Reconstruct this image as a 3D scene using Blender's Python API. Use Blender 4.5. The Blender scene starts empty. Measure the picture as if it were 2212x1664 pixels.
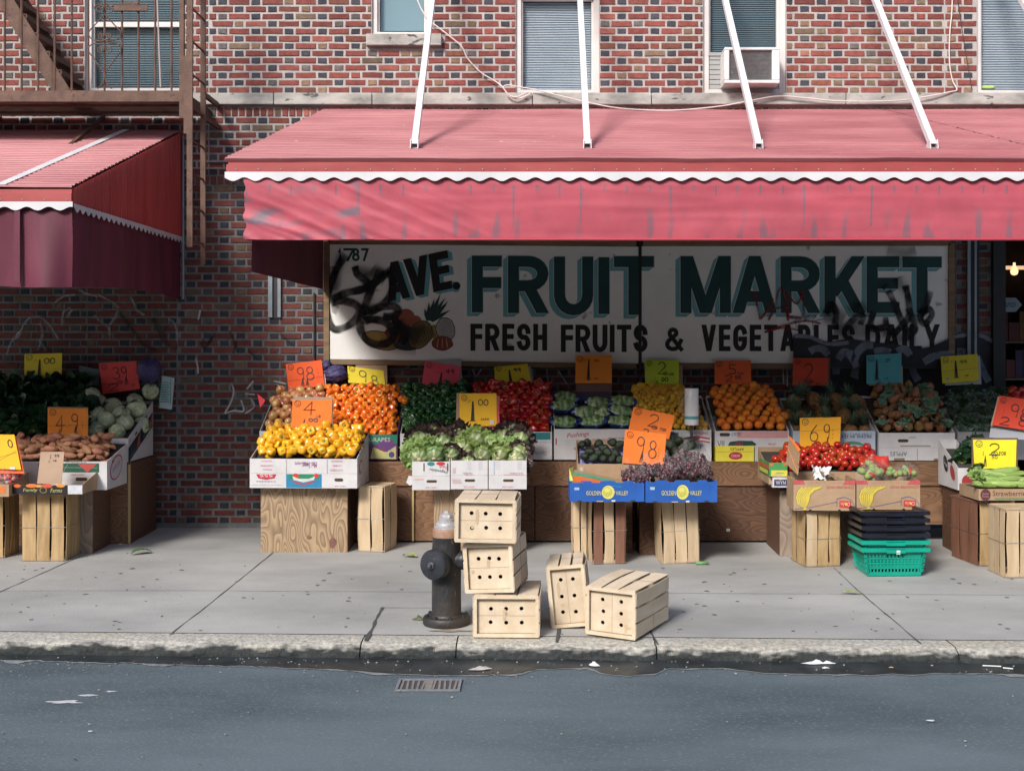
import bpy, math, random
from mathutils import Vector, Matrix, noise
R = random.Random(7)
PI = math.pi
SC = bpy.context.scene
COL = SC.collection
def rad(a): return math.radians(a)

# ------------------------------------------------------------------ camera
CAMZ = 1.68; CAMY = -11.43; FD = 2682.0; CX = 1150.0; CY = 745.0   # survey of the photograph (2211 x 1664 measure)
cam_d = bpy.data.cameras.new('camera'); cam = bpy.data.objects.new('camera', cam_d); COL.objects.link(cam)
cam.location = (0, CAMY, CAMZ); cam.rotation_euler = (PI/2, 0, 0)
cam_d.sensor_width = 36; cam_d.lens = 36*FD/2211
cam_d.shift_x = (1105.5-CX)/2211; cam_d.shift_y = -(832-CY)/2211
cam_d.clip_start = 0.1; cam_d.clip_end = 500
SC.camera = cam

def P(u, v, Y):
    d = Y-CAMY
    return Vector(((u-CX)*d/FD, Y, CAMZ+(CY-v)*d/FD))
def XU(u, Y): return (u-CX)*(Y-CAMY)/FD
def ZV(v, Y): return CAMZ+(CY-v)*(Y-CAMY)/FD
SL = 0.0233
def ZG(Y): return SL*Y
def GY(v):
    a = v-CY
    return (FD*CAMZ+FD*0-11.43*a)/(a+FD*SL)
STZ = -0.178
def YK(X): return -4.11-0.035*X

# ------------------------------------------------------------------ light
w = bpy.data.worlds.new('World'); SC.world = w; w.use_nodes = True
nt = w.node_tree; nt.nodes.clear()
wo = nt.nodes.new('ShaderNodeOutputWorld'); bg = nt.nodes.new('ShaderNodeBackground'); sky = nt.nodes.new('ShaderNodeTexSky')
sky.sky_type = 'NISHITA'; sky.sun_disc = False
SUNV = Vector((-0.53, -1.0, 0.84)).normalized()
elev = math.asin(SUNV.z); azi = math.atan2(SUNV.x, SUNV.y)
sky.sun_elevation = elev; sky.sun_rotation = azi
sky.dust_density = 2.5; sky.air_density = 1.0; sky.ozone_density = 1.0
bg.inputs['Strength'].default_value = 0.15
nt.links.new(sky.outputs[0], bg.inputs[0]); nt.links.new(bg.outputs[0], wo.inputs[0])
sl = bpy.data.lights.new('sun', 'SUN'); sl.energy = 3.1; sl.angle = rad(14); sl.color = (1.0, 0.96, 0.905)
so = bpy.data.objects.new('sun', sl); COL.objects.link(so); so.rotation_euler = SUNV.to_track_quat('Z', 'Y').to_euler(); so.location = (-8, -10, 12)
SC.view_settings.view_transform = 'Standard'; SC.view_settings.look = 'None'
SC.view_settings.exposure = 0.22; SC.view_settings.gamma = 1

# ------------------------------------------------------------------ materials
MATS = {}
def mat(name, c=(.5,.5,.5), rough=.6, c2=None, scale=8.0, stretch=(1,1,1), bump=0.0, bscale=None, metal=0.0,
        attr=False, rnd=0.0, hue=0.0, spec=0.5, alpha=1.0, trans=0.0, emit=None, detail=4.0, contrast=(.35,.65), coat=0.0, sss=0.0, speck=None, wave=None):
    if name in MATS: return MATS[name]
    m = bpy.data.materials.new(name); MATS[name] = m; m.use_nodes = True
    n = m.node_tree; N = n.nodes; L = n.links
    b = N['Principled BSDF']
    b.inputs['Roughness'].default_value = rough; b.inputs['Metallic'].default_value = metal
    b.inputs['Specular IOR Level'].default_value = spec
    b.inputs['Coat Weight'].default_value = coat
    if sss: b.inputs['Subsurface Weight'].default_value = sss; b.inputs['Subsurface Scale'].default_value = 0.01
    if alpha < 1: b.inputs['Alpha'].default_value = alpha
    if trans: b.inputs['Transmission Weight'].default_value = trans
    tc = N.new('ShaderNodeTexCoord'); mp = N.new('ShaderNodeMapping'); L.new(tc.outputs['Object'], mp.inputs['Vector'])
    mp.inputs['Scale'].default_value = stretch
    if rnd or hue:
        oi = N.new('ShaderNodeObjectInfo')
        va = N.new('ShaderNodeVectorMath'); va.operation = 'ADD'
        vm = N.new('ShaderNodeVectorMath'); vm.operation = 'SCALE'; vm.inputs[0].default_value = (13, 7, 5)
        L.new(oi.outputs['Random'], vm.inputs['Scale']); L.new(mp.outputs[0], va.inputs[0]); L.new(vm.outputs[0], va.inputs[1])
        vec = va.outputs[0]
    else: vec = mp.outputs[0]
    cur = None
    if attr:
        at = N.new('ShaderNodeAttribute'); at.attribute_name = 'col'; cur = at.outputs['Color']
    nz = N.new('ShaderNodeTexNoise'); nz.inputs['Scale'].default_value = scale; nz.inputs['Detail'].default_value = detail; nz.inputs['Roughness'].default_value = .6
    L.new(vec, nz.inputs['Vector'])
    if c2 is not None:
        cr = N.new('ShaderNodeValToRGB'); cr.color_ramp.elements[0].position = contrast[0]; cr.color_ramp.elements[1].position = contrast[1]
        cr.color_ramp.elements[0].color = (*c, 1); cr.color_ramp.elements[1].color = (*c2, 1)
        if wave and wave.get('type') == 'CONTOUR':
            nc = N.new('ShaderNodeTexNoise'); nc.inputs['Scale'].default_value = wave['scale']; nc.inputs['Detail'].default_value = 1.2; nc.inputs['Roughness'].default_value = .4
            L.new(vec, nc.inputs['Vector']); q1 = N.new('ShaderNodeMath'); q1.operation = 'MULTIPLY'; q1.inputs[1].default_value = wave['n']; L.new(nc.outputs['Fac'], q1.inputs[0])
            q2 = N.new('ShaderNodeMath'); q2.operation = 'FRACT'; L.new(q1.outputs[0], q2.inputs[0])
            q3 = N.new('ShaderNodeMath'); q3.operation = 'ADD'; L.new(q2.outputs[0], q3.inputs[0]); q4 = N.new('ShaderNodeMath'); q4.operation = 'MULTIPLY'; q4.inputs[1].default_value = .35; L.new(nz.outputs['Fac'], q4.inputs[0]); L.new(q4.outputs[0], q3.inputs[1])
            L.new(q3.outputs[0], cr.inputs[0])
        elif wave:
            wv = N.new('ShaderNodeTexWave'); wv.wave_type = wave.get('type', 'BANDS'); wv.bands_direction = wave.get('dir', 'Z')
            wv.inputs['Scale'].default_value = wave.get('scale', 5); wv.inputs['Distortion'].default_value = wave.get('dist', 5)
            wv.inputs['Detail'].default_value = 3; wv.inputs['Detail Scale'].default_value = wave.get('ds', 1.0)
            L.new(vec, wv.inputs['Vector']); L.new(wv.outputs['Fac'], cr.inputs[0])
        else: L.new(nz.outputs['Fac'], cr.inputs[0])
        if cur is not None:
            mx = N.new('ShaderNodeMix'); mx.data_type = 'RGBA'; mx.blend_type = 'MULTIPLY'; mx.inputs['Factor'].default_value = 1
            L.new(cur, mx.inputs['A']); L.new(cr.outputs[0], mx.inputs['B']); cur = mx.outputs['Result']
        else: cur = cr.outputs[0]
    if speck:      # (scale, threshold, colour)
        ns = N.new('ShaderNodeTexNoise'); ns.inputs['Scale'].default_value = speck[0]; ns.inputs['Detail'].default_value = 2
        L.new(mp.outputs[0], ns.inputs['Vector'])
        r2 = N.new('ShaderNodeValToRGB'); r2.color_ramp.elements[0].position = speck[1]; r2.color_ramp.elements[1].position = speck[1]+.05
        r2.color_ramp.elements[0].color = (0,0,0,1); r2.color_ramp.elements[1].color = (1,1,1,1)
        L.new(ns.outputs['Fac'], r2.inputs[0])
        mx = N.new('ShaderNodeMix'); mx.data_type = 'RGBA'
        if cur is not None: L.new(cur, mx.inputs['A'])
        else: mx.inputs['A'].default_value = (*c, 1)
        mx.inputs['B'].default_value = (*speck[2], 1); L.new(r2.outputs[0], mx.inputs['Factor']); cur = mx.outputs['Result']
    if rnd or hue:
        hs = N.new('ShaderNodeHueSaturation')
        if cur is not None: L.new(cur, hs.inputs['Color'])
        else: hs.inputs['Color'].default_value = (*c, 1)
        m1 = N.new('ShaderNodeMapRange'); m1.inputs['To Min'].default_value = 1-rnd; m1.inputs['To Max'].default_value = 1+rnd*.6
        wn = N.new('ShaderNodeTexWhiteNoise'); wn.noise_dimensions = '1D'; L.new(oi.outputs['Random'], wn.inputs['W'])
        L.new(oi.outputs['Random'], m1.inputs['Value']); L.new(m1.outputs[0], hs.inputs['Value'])
        m2 = N.new('ShaderNodeMapRange'); m2.inputs['To Min'].default_value = .5-hue; m2.inputs['To Max'].default_value = .5+hue
        L.new(wn.outputs['Value'], m2.inputs['Value']); L.new(m2.outputs[0], hs.inputs['Hue'])
        cur = hs.outputs[0]
    if cur is not None: L.new(cur, b.inputs['Base Color'])
    else: b.inputs['Base Color'].default_value = (*c, 1)
    if bump:
        nb = N.new('ShaderNodeTexNoise'); nb.inputs['Scale'].default_value = bscale or scale*3; nb.inputs['Detail'].default_value = 5
        L.new(vec, nb.inputs['Vector'])
        bp = N.new('ShaderNodeBump'); bp.inputs['Strength'].default_value = bump; bp.inputs['Distance'].default_value = .01
        L.new(nb.outputs['Fac'], bp.inputs['Height']); L.new(bp.outputs[0], b.inputs['Normal'])
    if emit: b.inputs['Emission Color'].default_value = (*emit[0], 1); b.inputs['Emission Strength'].default_value = emit[1]
    return m

def hexc(s):
    s = s.lstrip('#'); v = [int(s[i:i+2], 16)/255 for i in (0,2,4)]
    return tuple(x/12.92 if x < .04045 else ((x+.055)/1.055)**2.4 for x in v)

# ------------------------------------------------------------------ mesh builder
class MB:
    def __init__(s): s.v = []; s.f = []; s.c = []; s.m = []; s.uv = None; s.col = (1,1,1); s.mi = 0
    def vert(s, p): s.v.append(tuple(p)); return len(s.v)-1
    def face(s, idx, col=None, mi=None):
        s.f.append(tuple(idx)); s.c.append(col or s.col); s.m.append(s.mi if mi is None else mi)
    def poly(s, pts, col=None, mi=None):
        s.face([s.vert(p) for p in pts], col, mi)
    def box(s, c, sz, rot=None, col=None, mi=None, taper=1.0):
        hx, hy, hz = sz[0]/2, sz[1]/2, sz[2]/2
        pts = []
        for z in (-hz, hz):
            k = taper if z > 0 else 1
            for x, y in ((-hx,-hy),(hx,-hy),(hx,hy),(-hx,hy)): pts.append(Vector((x*k, y*k, z)))
        if rot is not None:
            rm = rot if isinstance(rot, Matrix) else Matrix.Rotation(rot, 3, 'Z')
            pts = [rm @ p for p in pts]
        c = Vector(c); i = [s.vert(p+c) for p in pts]
        for q in ((0,3,2,1),(4,5,6,7),(0,1,5,4),(1,2,6,5),(2,3,7,6),(3,0,4,7)): s.face([i[k] for k in q], col, mi)
    def bx(s, x0, x1, y0, y1, z0, z1, **k): s.box(((x0+x1)/2,(y0+y1)/2,(z0+z1)/2), (abs(x1-x0),abs(y1-y0),abs(z1-z0)), **k)
    def slab(s, pts, th, col=None, mi=None):      # planar polygon pts given thickness along its normal
        pts = [Vector(p) for p in pts]
        n = (pts[1]-pts[0]).cross(pts[2]-pts[0]).normalized()*th
        a = [s.vert(p) for p in pts]; b = [s.vert(p-n) for p in pts]
        s.face(a, col, mi); s.face(b[::-1], col, mi)
        for i in range(len(pts)):
            j = (i+1) % len(pts); s.face((a[j], a[i], b[i], b[j]), col, mi)
    def tube(s, path, r, seg=8, col=None, mi=None, caps=True):
        path = [Vector(p) for p in path]; rings = []
        rs = r if isinstance(r, (list, tuple)) else [r]*len(path)
        up = None
        for i, p in enumerate(path):
            t = (path[min(i+1, len(path)-1)]-path[max(i-1, 0)]).normalized()
            if up is None: up = Vector((0,0,1)) if abs(t.z) < .9 else Vector((1,0,0))
            a = t.cross(up)
            if a.length < 1e-4: a = t.orthogonal()
            a.normalize(); b = a.cross(t).normalized(); up = b
            rings.append([s.vert(p+(a*math.cos(k*2*PI/seg)+b*math.sin(k*2*PI/seg))*rs[i]) for k in range(seg)])
        for i in range(len(rings)-1):
            for k in range(seg):
                j = (k+1) % seg; s.face((rings[i][k], rings[i][j], rings[i+1][j], rings[i+1][k]), col, mi)
        if caps: s.face(rings[0][::-1], col, mi); s.face(rings[-1], col, mi)
    def lathe(s, prof, seg=24, M4=None, col=None, mi=None, fn=None):
        rings = []
        for (r, z) in prof:
            ring = []
            for k in range(seg):
                a = k*2*PI/seg; rr = r*(fn(a, z) if fn else 1)
                p = Vector((rr*math.cos(a), rr*math.sin(a), z))
                ring.append(s.vert(M4 @ p if M4 else p))
            rings.append(ring)
        for i in range(len(rings)-1):
            for k in range(seg):
                j = (k+1) % seg; s.face((rings[i][k], rings[i][j], rings[i+1][j], rings[i+1][k]), col, mi)
        s.face(rings[0][::-1], col, mi); s.face(rings[-1], col, mi)
    def grid(s, fn, nu, nv, col=None, mi=None, cf=None):
        ids = [[s.vert(fn(i/nu, j/nv)) for i in range(nu+1)] for j in range(nv+1)]
        for j in range(nv):
            for i in range(nu):
                s.face((ids[j][i], ids[j][i+1], ids[j+1][i+1], ids[j+1][i]), cf((i+.5)/nu, (j+.5)/nv) if cf else col, mi)
        return ids
    def build(s, name, mats, parent=None, smooth=False, loc=None, rot=None, autos=None):
        me = bpy.data.meshes.new(name); me.from_pydata(s.v, [], s.f)
        if not isinstance(mats, (list, tuple)): mats = [mats]
        for m in mats: me.materials.append(m)
        if len(mats) > 1: me.polygons.foreach_set('material_index', s.m)
        if any(c != (1,1,1) for c in s.c):
            ca = me.color_attributes.new('col', 'FLOAT_COLOR', 'CORNER'); buf = []
            for c, f in zip(s.c, s.f): buf += [c[0], c[1], c[2], 1.0]*len(f)
            ca.data.foreach_set('color', buf)
        if s.uv:
            ul = me.uv_layers.new(name='uv'); b = []
            for f in s.f:
                for i in f: b += list(s.uv[i])
            ul.data.foreach_set('uv', b)
        if smooth: me.shade_smooth()
        if autos is not None:
            me.shade_smooth(); me.set_sharp_from_angle(angle=rad(autos))
        me.update()
        o = bpy.data.objects.new(name, me); COL.objects.link(o)
        if parent is not None: o.parent = parent
        if loc is not None: o.location = loc
        if rot is not None: o.rotation_euler = rot
        return o

def thing(name, label, cat, loc=(0,0,0), rot=(0,0,0), group=None):
    o = bpy.data.objects.new(name, None); COL.objects.link(o); o.empty_display_size = .1
    o.location = loc; o.rotation_euler = rot if isinstance(rot, (tuple, list)) else (0,0,rot)
    o['label'] = label; o['category'] = cat
    if group: o['group'] = group
    return o
def tag(o, label, cat, group=None):
    o['label'] = label; o['category'] = cat
    if group: o['group'] = group
    return o
def struct(o): o['kind'] = 'structure'; return o
KIDS = {}
def dup(root, loc, rot, scale=1.0, label=None, group=None, kids=None):
    r = root.copy(); COL.objects.link(r); r.location = loc; r.rotation_euler = rot
    r.scale = (scale,)*3 if not isinstance(scale, (tuple, list)) else scale
    if label: r['label'] = label
    if group: r['group'] = group
    for ch in (kids if kids is not None else list(root.children)):
        c = ch.copy(); COL.objects.link(c); c.parent = r
    return r

# ------------------------------------------------------------------ stroke lettering
def arc(cx, cy, rx, ry, a0, a1, n=10):
    return [(cx+rx*math.cos(rad(a0+(a1-a0)*i/n)), cy+ry*math.sin(rad(a0+(a1-a0)*i/n))) for i in range(n+1)]
Pq = 'P'; Dq = 'D'
GL = {
 'F': (.55, [(Pq,[(0,0),(0,1),(1,1)]), (Pq,[(0,.53),(.97,.53)])]),
 'R': (.66, [(Pq,[(0,0),(0,1),(.5,1)]+arc(.5,.735,.5,.265,90,-90)+[(0,.47)]), (Dq,[(.48,.5),(1,0)])]),
 'U': (.66, [(Pq,[(0,1),(0,.32)]+arc(.5,.32,.5,.32,180,360)+[(1,1)])]),
 'I': (.16, [(Pq,[(.5,0),(.5,1)])]),
 'T': (.64, [(Pq,[(0,1),(1,1)]), (Pq,[(.5,0),(.5,1)])]),
 'M': (.82, [(Pq,[(0,0),(0,1)]), (Pq,[(1,0),(1,1)]), (Dq,[(0.03,1),(.5,0)]), (Dq,[(.97,1),(.5,0)])]),
 'A': (.72, [(Dq,[(0,0),(.5,1)]), (Dq,[(1,0),(.5,1)]), (Pq,[(.25,.24),(.75,.24)])]),
 'K': (.68, [(Pq,[(0,0),(0,1)]), (Dq,[(.05,.3),(.95,1)]), (Dq,[(.36,.62),(1,0)])]),
 'E': (.55, [(Pq,[(1,0),(0,0),(0,1),(1,1)]), (Pq,[(0,.53),(.93,.53)])]),
 'V': (.70, [(Dq,[(0,1),(.5,0)]), (Dq,[(1,1),(.5,0)])]),
 'S': (.62, [(Pq,[(1,.76)]+arc(.5,.745,.5,.255,10,250,12)+arc(.5,.26,.5,.26,65,-170,12))]),
 'H': (.64, [(Pq,[(0,0),(0,1)]), (Pq,[(1,0),(1,1)]), (Pq,[(0,.5),(1,.5)])]),
 'G': (.66, [(Pq,arc(.5,.7,.5,.3,15,180,10)+arc(.5,.3,.5,.3,180,360,10)+[(1,.45),(.6,.45)])]),
 'B': (.62, [(Pq,[(0,0),(0,1),(.5,1)]+arc(.5,.76,.42,.24,90,-90)+[(0,.52)]), (Pq,[(.5,.52)]+arc(.5,.26,.5,.26,90,-90)+[(0,0)])]),
 'L': (.52, [(Pq,[(0,1),(0,0),(1,0)])]),
 'D': (.64, [(Pq,[(0,0),(0,1),(.45,1)]+arc(.45,.5,.55,.5,90,-90,14)+[(0,0)])]),
 'Y': (.66, [(Dq,[(0,1),(.5,.4)]), (Dq,[(1,1),(.5,.4)]), (Pq,[(.5,0),(.5,.45)])]),
 'O': (.64, [(Pq,arc(.5,.7,.5,.3,0,180,10)+arc(.5,.3,.5,.3,180,360,10)+[(1,.7)])]),
 'N': (.66, [(Pq,[(0,0),(0,1)]), (Pq,[(1,0),(1,1)]), (Dq,[(.03,1),(.97,0)])]),
 'P': (.62, [(Pq,[(0,0),(0,1),(.5,1)]+arc(.5,.735,.5,.265,90,-90)+[(0,.47)])]),
 'C': (.62, [(Pq,arc(.5,.7,.5,.3,0,180,10)+arc(.5,.3,.5,.3,180,360,10))]),
 'X': (.64, [(Dq,[(0,0),(1,1)]), (Dq,[(0,1),(1,0)])]),
 '&': (.72, [(Pq,[(1,0),(.2,.72)]+arc(.42,.82,.24,.18,190,-20,10)+[(.1,.42)]+arc(.42,.24,.42,.24,150,330,10)+[(.98,.42)])]),
 '.': (.2, [(Pq,arc(.5,.04,.25,.02,0,360,8))]),
 '0': (.6, [(Pq,arc(.5,.5,.5,.5,90,450,20))]),
 '1': (.2, [(Pq,[(0,.8),(.5,1),(.5,0)])]),
 '2': (.6, [(Pq,arc(.5,.72,.45,.28,160,-30,10)+[(0,0),(1,0)])]),
 '3': (.6, [(Pq,arc(.45,.76,.45,.24,150,-90,10)+arc(.45,.26,.55,.26,90,-150,10))]),
 '4': (.6, [(Pq,[(.65,0),(.7,1),(0,.35),(1,.38)])]),
 '5': (.6, [(Pq,[(.9,1),(.15,1),(.1,.58)]+arc(.45,.3,.5,.3,110,-140,12))]),
 '6': (.6, [(Pq,[(.8,1),(.2,.6)]+arc(.5,.28,.48,.28,160,520,20))]),
 '7': (.58, [(Pq,[(0,1),(1,1),(.35,0)])]),
 '8': (.6, [(Pq,arc(.5,.76,.4,.24,-90,270,16)+arc(.5,.26,.5,.26,90,-270,16))]),
 '9': (.6, [(Pq,arc(.45,.72,.42,.28,-10,350,18)+[(.85,.72),(.75,0)])]),
 ' ': (.4, []),
}
def ribbon(pts, t, cap=True):
    """closed quads along a polyline in 2-D with mitred joints"""
    q = [Vector((p[0], p[1])) for p in pts]
    o = [q[0]]
    for p in q[1:]:
        if (p-o[-1]).length > 1e-5: o.append(p)
    q = o
    if len(q) < 2: return []
    if cap:
        q[0] = q[0]-(q[1]-q[0]).normalized()*t/2; q[-1] = q[-1]+(q[-1]-q[-2]).normalized()*t/2
    L, Rr = [], []
    for i, p in enumerate(q):
        a = (q[i]-q[i-1]).normalized() if i else None
        b = (q[i+1]-q[i]).normalized() if i < len(q)-1 else None
        if a is None: a = b
        if b is None: b = a
        n1 = Vector((-a.y, a.x)); n2 = Vector((-b.y, b.x)); m = n1+n2
        if m.length < .3: m = n1.copy()
        else:
            m.normalize(); m = m/max(.5, m.dot(n1))
        L.append(p+m*t/2); Rr.append(p-m*t/2)
    return [(L[i], Rr[i], Rr[i+1], L[i+1]) for i in range(len(q)-1)]
def glyph_quads(ch, x, y, w, h, t):
    out = []
    if ch not in GL: return out
    for kind, pts in GL[ch][1]:
        if kind == 'P':
            mp = [(x+t/2+p[0]*(w-t), y+t/2+p[1]*(h-t)) for p in pts]
            out.append(ribbon(mp, t, True))
        else:
            (x0, y0), (x1, y1) = pts
            px0, px1 = x+t/2+x0*(w-t), x+t/2+x1*(w-t); py0, py1 = y+y0*h, y+y1*h
            ln = math.hypot(px1-px0, py1-py0); hw = min(t*.5*ln/abs(py1-py0), t*.95)
            out.append([(Vector((px0-hw, py0)), Vector((px0+hw, py0)), Vector((px1+hw, py1)), Vector((px1-hw, py1)))])
    return out
def text_quads(txt, x, y, w, h, t, gap=None):
    """text fitted into width w, returns list of strokes (each a list of quads)"""
    gap = t*.45 if gap is None else gap
    tot = sum(GL.get(c, (.5,))[0] if c != 'I' else 0 for c in txt); nI = txt.count('I')
    avail = w-gap*(len(txt)-1)-nI*t
    k = avail/max(tot, .01); cx = x; out = []
    for c in txt:
        cw = t if c == 'I' else GL.get(c, (.5,))[0]*k
        out += glyph_quads(c, cx, y, cw, h, t); cx += cw+gap
    return out
def lay(mb, strokes, base, dx=0, dy=0, step=0.0004, T=None, col=None, mi=None, start=0.0):
    """put 2-D strokes on an upright XZ face facing -Y; T maps (x,y,off)->world"""
    for i, st in enumerate(strokes):
        for j_, q in enumerate(st):
            off = start+step*(i % 7)+.000012*j_
            pts = [T(p[0]+dx, p[1]+dy, off) if T else (base[0]+p[0]+dx, base[1]-off, base[2]+p[1]+dy) for p in q]
            n = (Vector(pts[1])-Vector(pts[0])).cross(Vector(pts[2])-Vector(pts[0]))
            mb.poly(pts, col, mi)
_fc = {}
def font_mesh(txt, size=1.0, shear=0.0, bold=0.0):
    key = (txt, size, shear, bold)
    if key in _fc: return _fc[key]
    cu = bpy.data.curves.new('lettering', 'FONT'); cu.body = txt; cu.size = size; cu.shear = shear; cu.offset = bold; cu.align_x = 'CENTER'; cu.align_y = 'CENTER'
    cu.resolution_u = 2
    ob = bpy.data.objects.new('lettering', cu); COL.objects.link(ob)
    dg = bpy.context.evaluated_depsgraph_get(); dg.update()
    me = bpy.data.meshes.new_from_object(ob.evaluated_get(dg))
    bpy.data.objects.remove(ob)
    vs = [tuple(v.co) for v in me.vertices]; fs = [tuple(p.vertices) for p in me.polygons]
    _fc[key] = (vs, fs); return vs, fs
def print_text(mb, txt, T, x, y, w, h, rot=0, shear=0.0, bold=0.0, col=None, mi=None, off=.0015, mirror=False):
    """printed lettering fitted in w x h centred at x,y of the face mapped by T(x,y,off)"""
    vs, fs = font_mesh(txt, 1.0, shear, bold)
    if not vs: return
    x0 = min(v[0] for v in vs); x1 = max(v[0] for v in vs); y0 = min(v[1] for v in vs); y1 = max(v[1] for v in vs)
    sx = w/max(x1-x0, .01); sy = h/max(y1-y0, .01); mx = (x0+x1)/2; my = (y0+y1)/2
    c, s_ = math.cos(rad(rot)), math.sin(rad(rot)); base = len(mb.v)
    for v in vs:
        a = (v[0]-mx)*sx*(-1 if mirror else 1); b = (v[1]-my)*sy
        mb.vert(T(x+a*c-b*s_, y+a*s_+b*c, off))
    for f in fs: mb.face([base+i for i in f], col, mi)
# ================================================================== GROUND
m_walk = mat('concrete', (.275,.278,.272), .88, (.42,.42,.41), .9, stretch=(.6,1,1), bump=.3, bscale=90, speck=(150,.69,(.17,.17,.17)), detail=12, contrast=(.36,.64))
m_joint = mat('joint', (.07,.07,.07), .95)
m_asph = mat('asphalt', (.060,.084,.099), .85, (.118,.155,.178), 1.0, stretch=(.4,1,1), bump=.6, bscale=140, speck=(95,.60,(.155,.19,.21)), detail=12, contrast=(.38,.64))
m_wet = mat('wet_asphalt', (.014,.019,.022), .42, (.036,.045,.05), 6, bump=.25, bscale=60, spec=.5)
m_rim = mat('dried_edge', (.14,.165,.18), .9, (.27,.28,.285), 14)
m_kerb = mat('kerb_stone', (.55,.56,.55), .9, (1.1,1.09,1.04), 42, attr=True, bump=.9, bscale=45)

mb = MB(); L0 = 30
def walk_front(X): return YK(X)+.25
xs = [-L0]+[-8+.5*i for i in range(33)]+[L0]
for a, b in zip(xs, xs[1:]):
    ys = lambda X: [0.3, -1.3, -2.6, walk_front(X)]
    for j in range(3):
        pa, pb = ys(a), ys(b)
        mb.poly([(a,pa[j+1],ZG(pa[j+1])),(b,pb[j+1],ZG(pb[j+1])),(b,pb[j],ZG(pb[j])),(a,pa[j],ZG(pa[j]))])
struct(mb.build('sidewalk', m_walk))
mb = MB()
def joint(pts, w=.008):
    for (u0,v0),(u1,v1) in zip(pts, pts[1:]):
        Y0, Y1 = GY(v0), GY(v1); a = P(u0,v0,Y0); b = P(u1,v1,Y1); n = 14; prev = None
        for i in range(n+1):
            p = a.lerp(b, i/n); ww = w*(.6+.8*noise.noise(p*7)+.3)
            jx = noise.noise(p*5+Vector((3,1,0)))*.006
            t = (b-a).normalized(); nn = Vector((-t.y, t.x, 0))
            q = (p+nn*(jx-ww/2)+Vector((0,0,.003)), p+nn*(jx+ww/2)+Vector((0,0,.003)))
            if prev: mb.poly([prev[0], q[0], q[1], prev[1]][::1])
            prev = q
joint([(-60,1303),(0,1278),(155,1209),(250,1168)])
joint([(367,1370),(470,1290),(588,1194),(640,1155)])
joint([(790,1383),(807,1350),(826,1311)], .022)
joint([(1418,1388),(1400,1352)], .02)
joint([(826,1312),(930,1312),(1060,1312),(1160,1314)], .007)
joint([(-100,1276),(400,1275),(900,1278),(1500,1281),(2300,1285)], .005)
joint([(1800,1226),(1870,1290),(1990,1390)], .008)
joint([(1213,1320),(1202,1386)], .02)
mb2 = mb
struct(mb.build('sidewalk_joint', m_joint))
# kerb: worn stone lengths with broken edges
breaks = [XU(-700,-4.1), XU(-150,-4.1), XU(775,-4.1), XU(985,-4.05), XU(1418,-4.1), XU(2062,-4.1), XU(2700,-4.1)]
breaks = [-30]+breaks+[30]
for k, (a, b) in enumerate(zip(breaks, breaks[1:])):
    mb = MB(); n = max(4, int((b-a)/.011)) if b-a < 8 else 60
    prof = [(.255,0.0),(.14,0.0),(.075,-.003),(.045,-.01),(.022,-.022),(.008,-.04),(0,-.058),(-.004,-.09),(-.004,-.14)]
    def fk(s, t, a=a, b=b):
        X = a+.004+(b-a-.008)*s; j = t*(len(prof)-1); i0 = min(int(j), len(prof)-2); fr = j-i0
        dy = prof[i0][0]*(1-fr)+prof[i0+1][0]*fr; dz = prof[i0][1]*(1-fr)+prof[i0+1][1]*fr; Y = YK(X)+dy; z = ZG(YK(X))+dz+.001
        e = min(X-a, b-X)
        if 1 < j < 7.9:
            q = Vector((X*3, dy*8, dz*8)); nn = noise.noise(q)*.022+noise.noise(q*3.7)*.012
            Y += nn+max(0, .03-e)*.8*(noise.noise(Vector((X*9, k, 1)))+.6); z += min(0, noise.noise(q*2+Vector((9,0,0)))*.018)
        return Vector((X, Y, z))
    def ck(s, t, a=a, b=b):
        X = a+(b-a)*s; q = Vector((X*1.6, t*1.1, 3)); h = t*8+noise.noise(Vector((X*4, 0, 5)))*1.3+noise.noise(Vector((X*14, t*6, 2)))*1.1
        g = max(0, min(1, (h-3.0)/1.9+.5*noise.noise(Vector((X*22, t*9, 6))))); ye = max(0, noise.noise(Vector((X*1.7, 8, t*2))))*.5
        lt = (.62,.60-.05*ye,.56-.18*ye); dk = (.045,.052,.054)
        sp = .8+.16*noise.noise(Vector((X*30, t*20, 1)))
        return tuple(max(.03,(lt[i]*(1-g)+dk[i]*g)*sp) for i in range(3))
    mb.grid(fk, n, 24, cf=ck)
    struct(mb.build('kerb', m_kerb, smooth=True))
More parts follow.
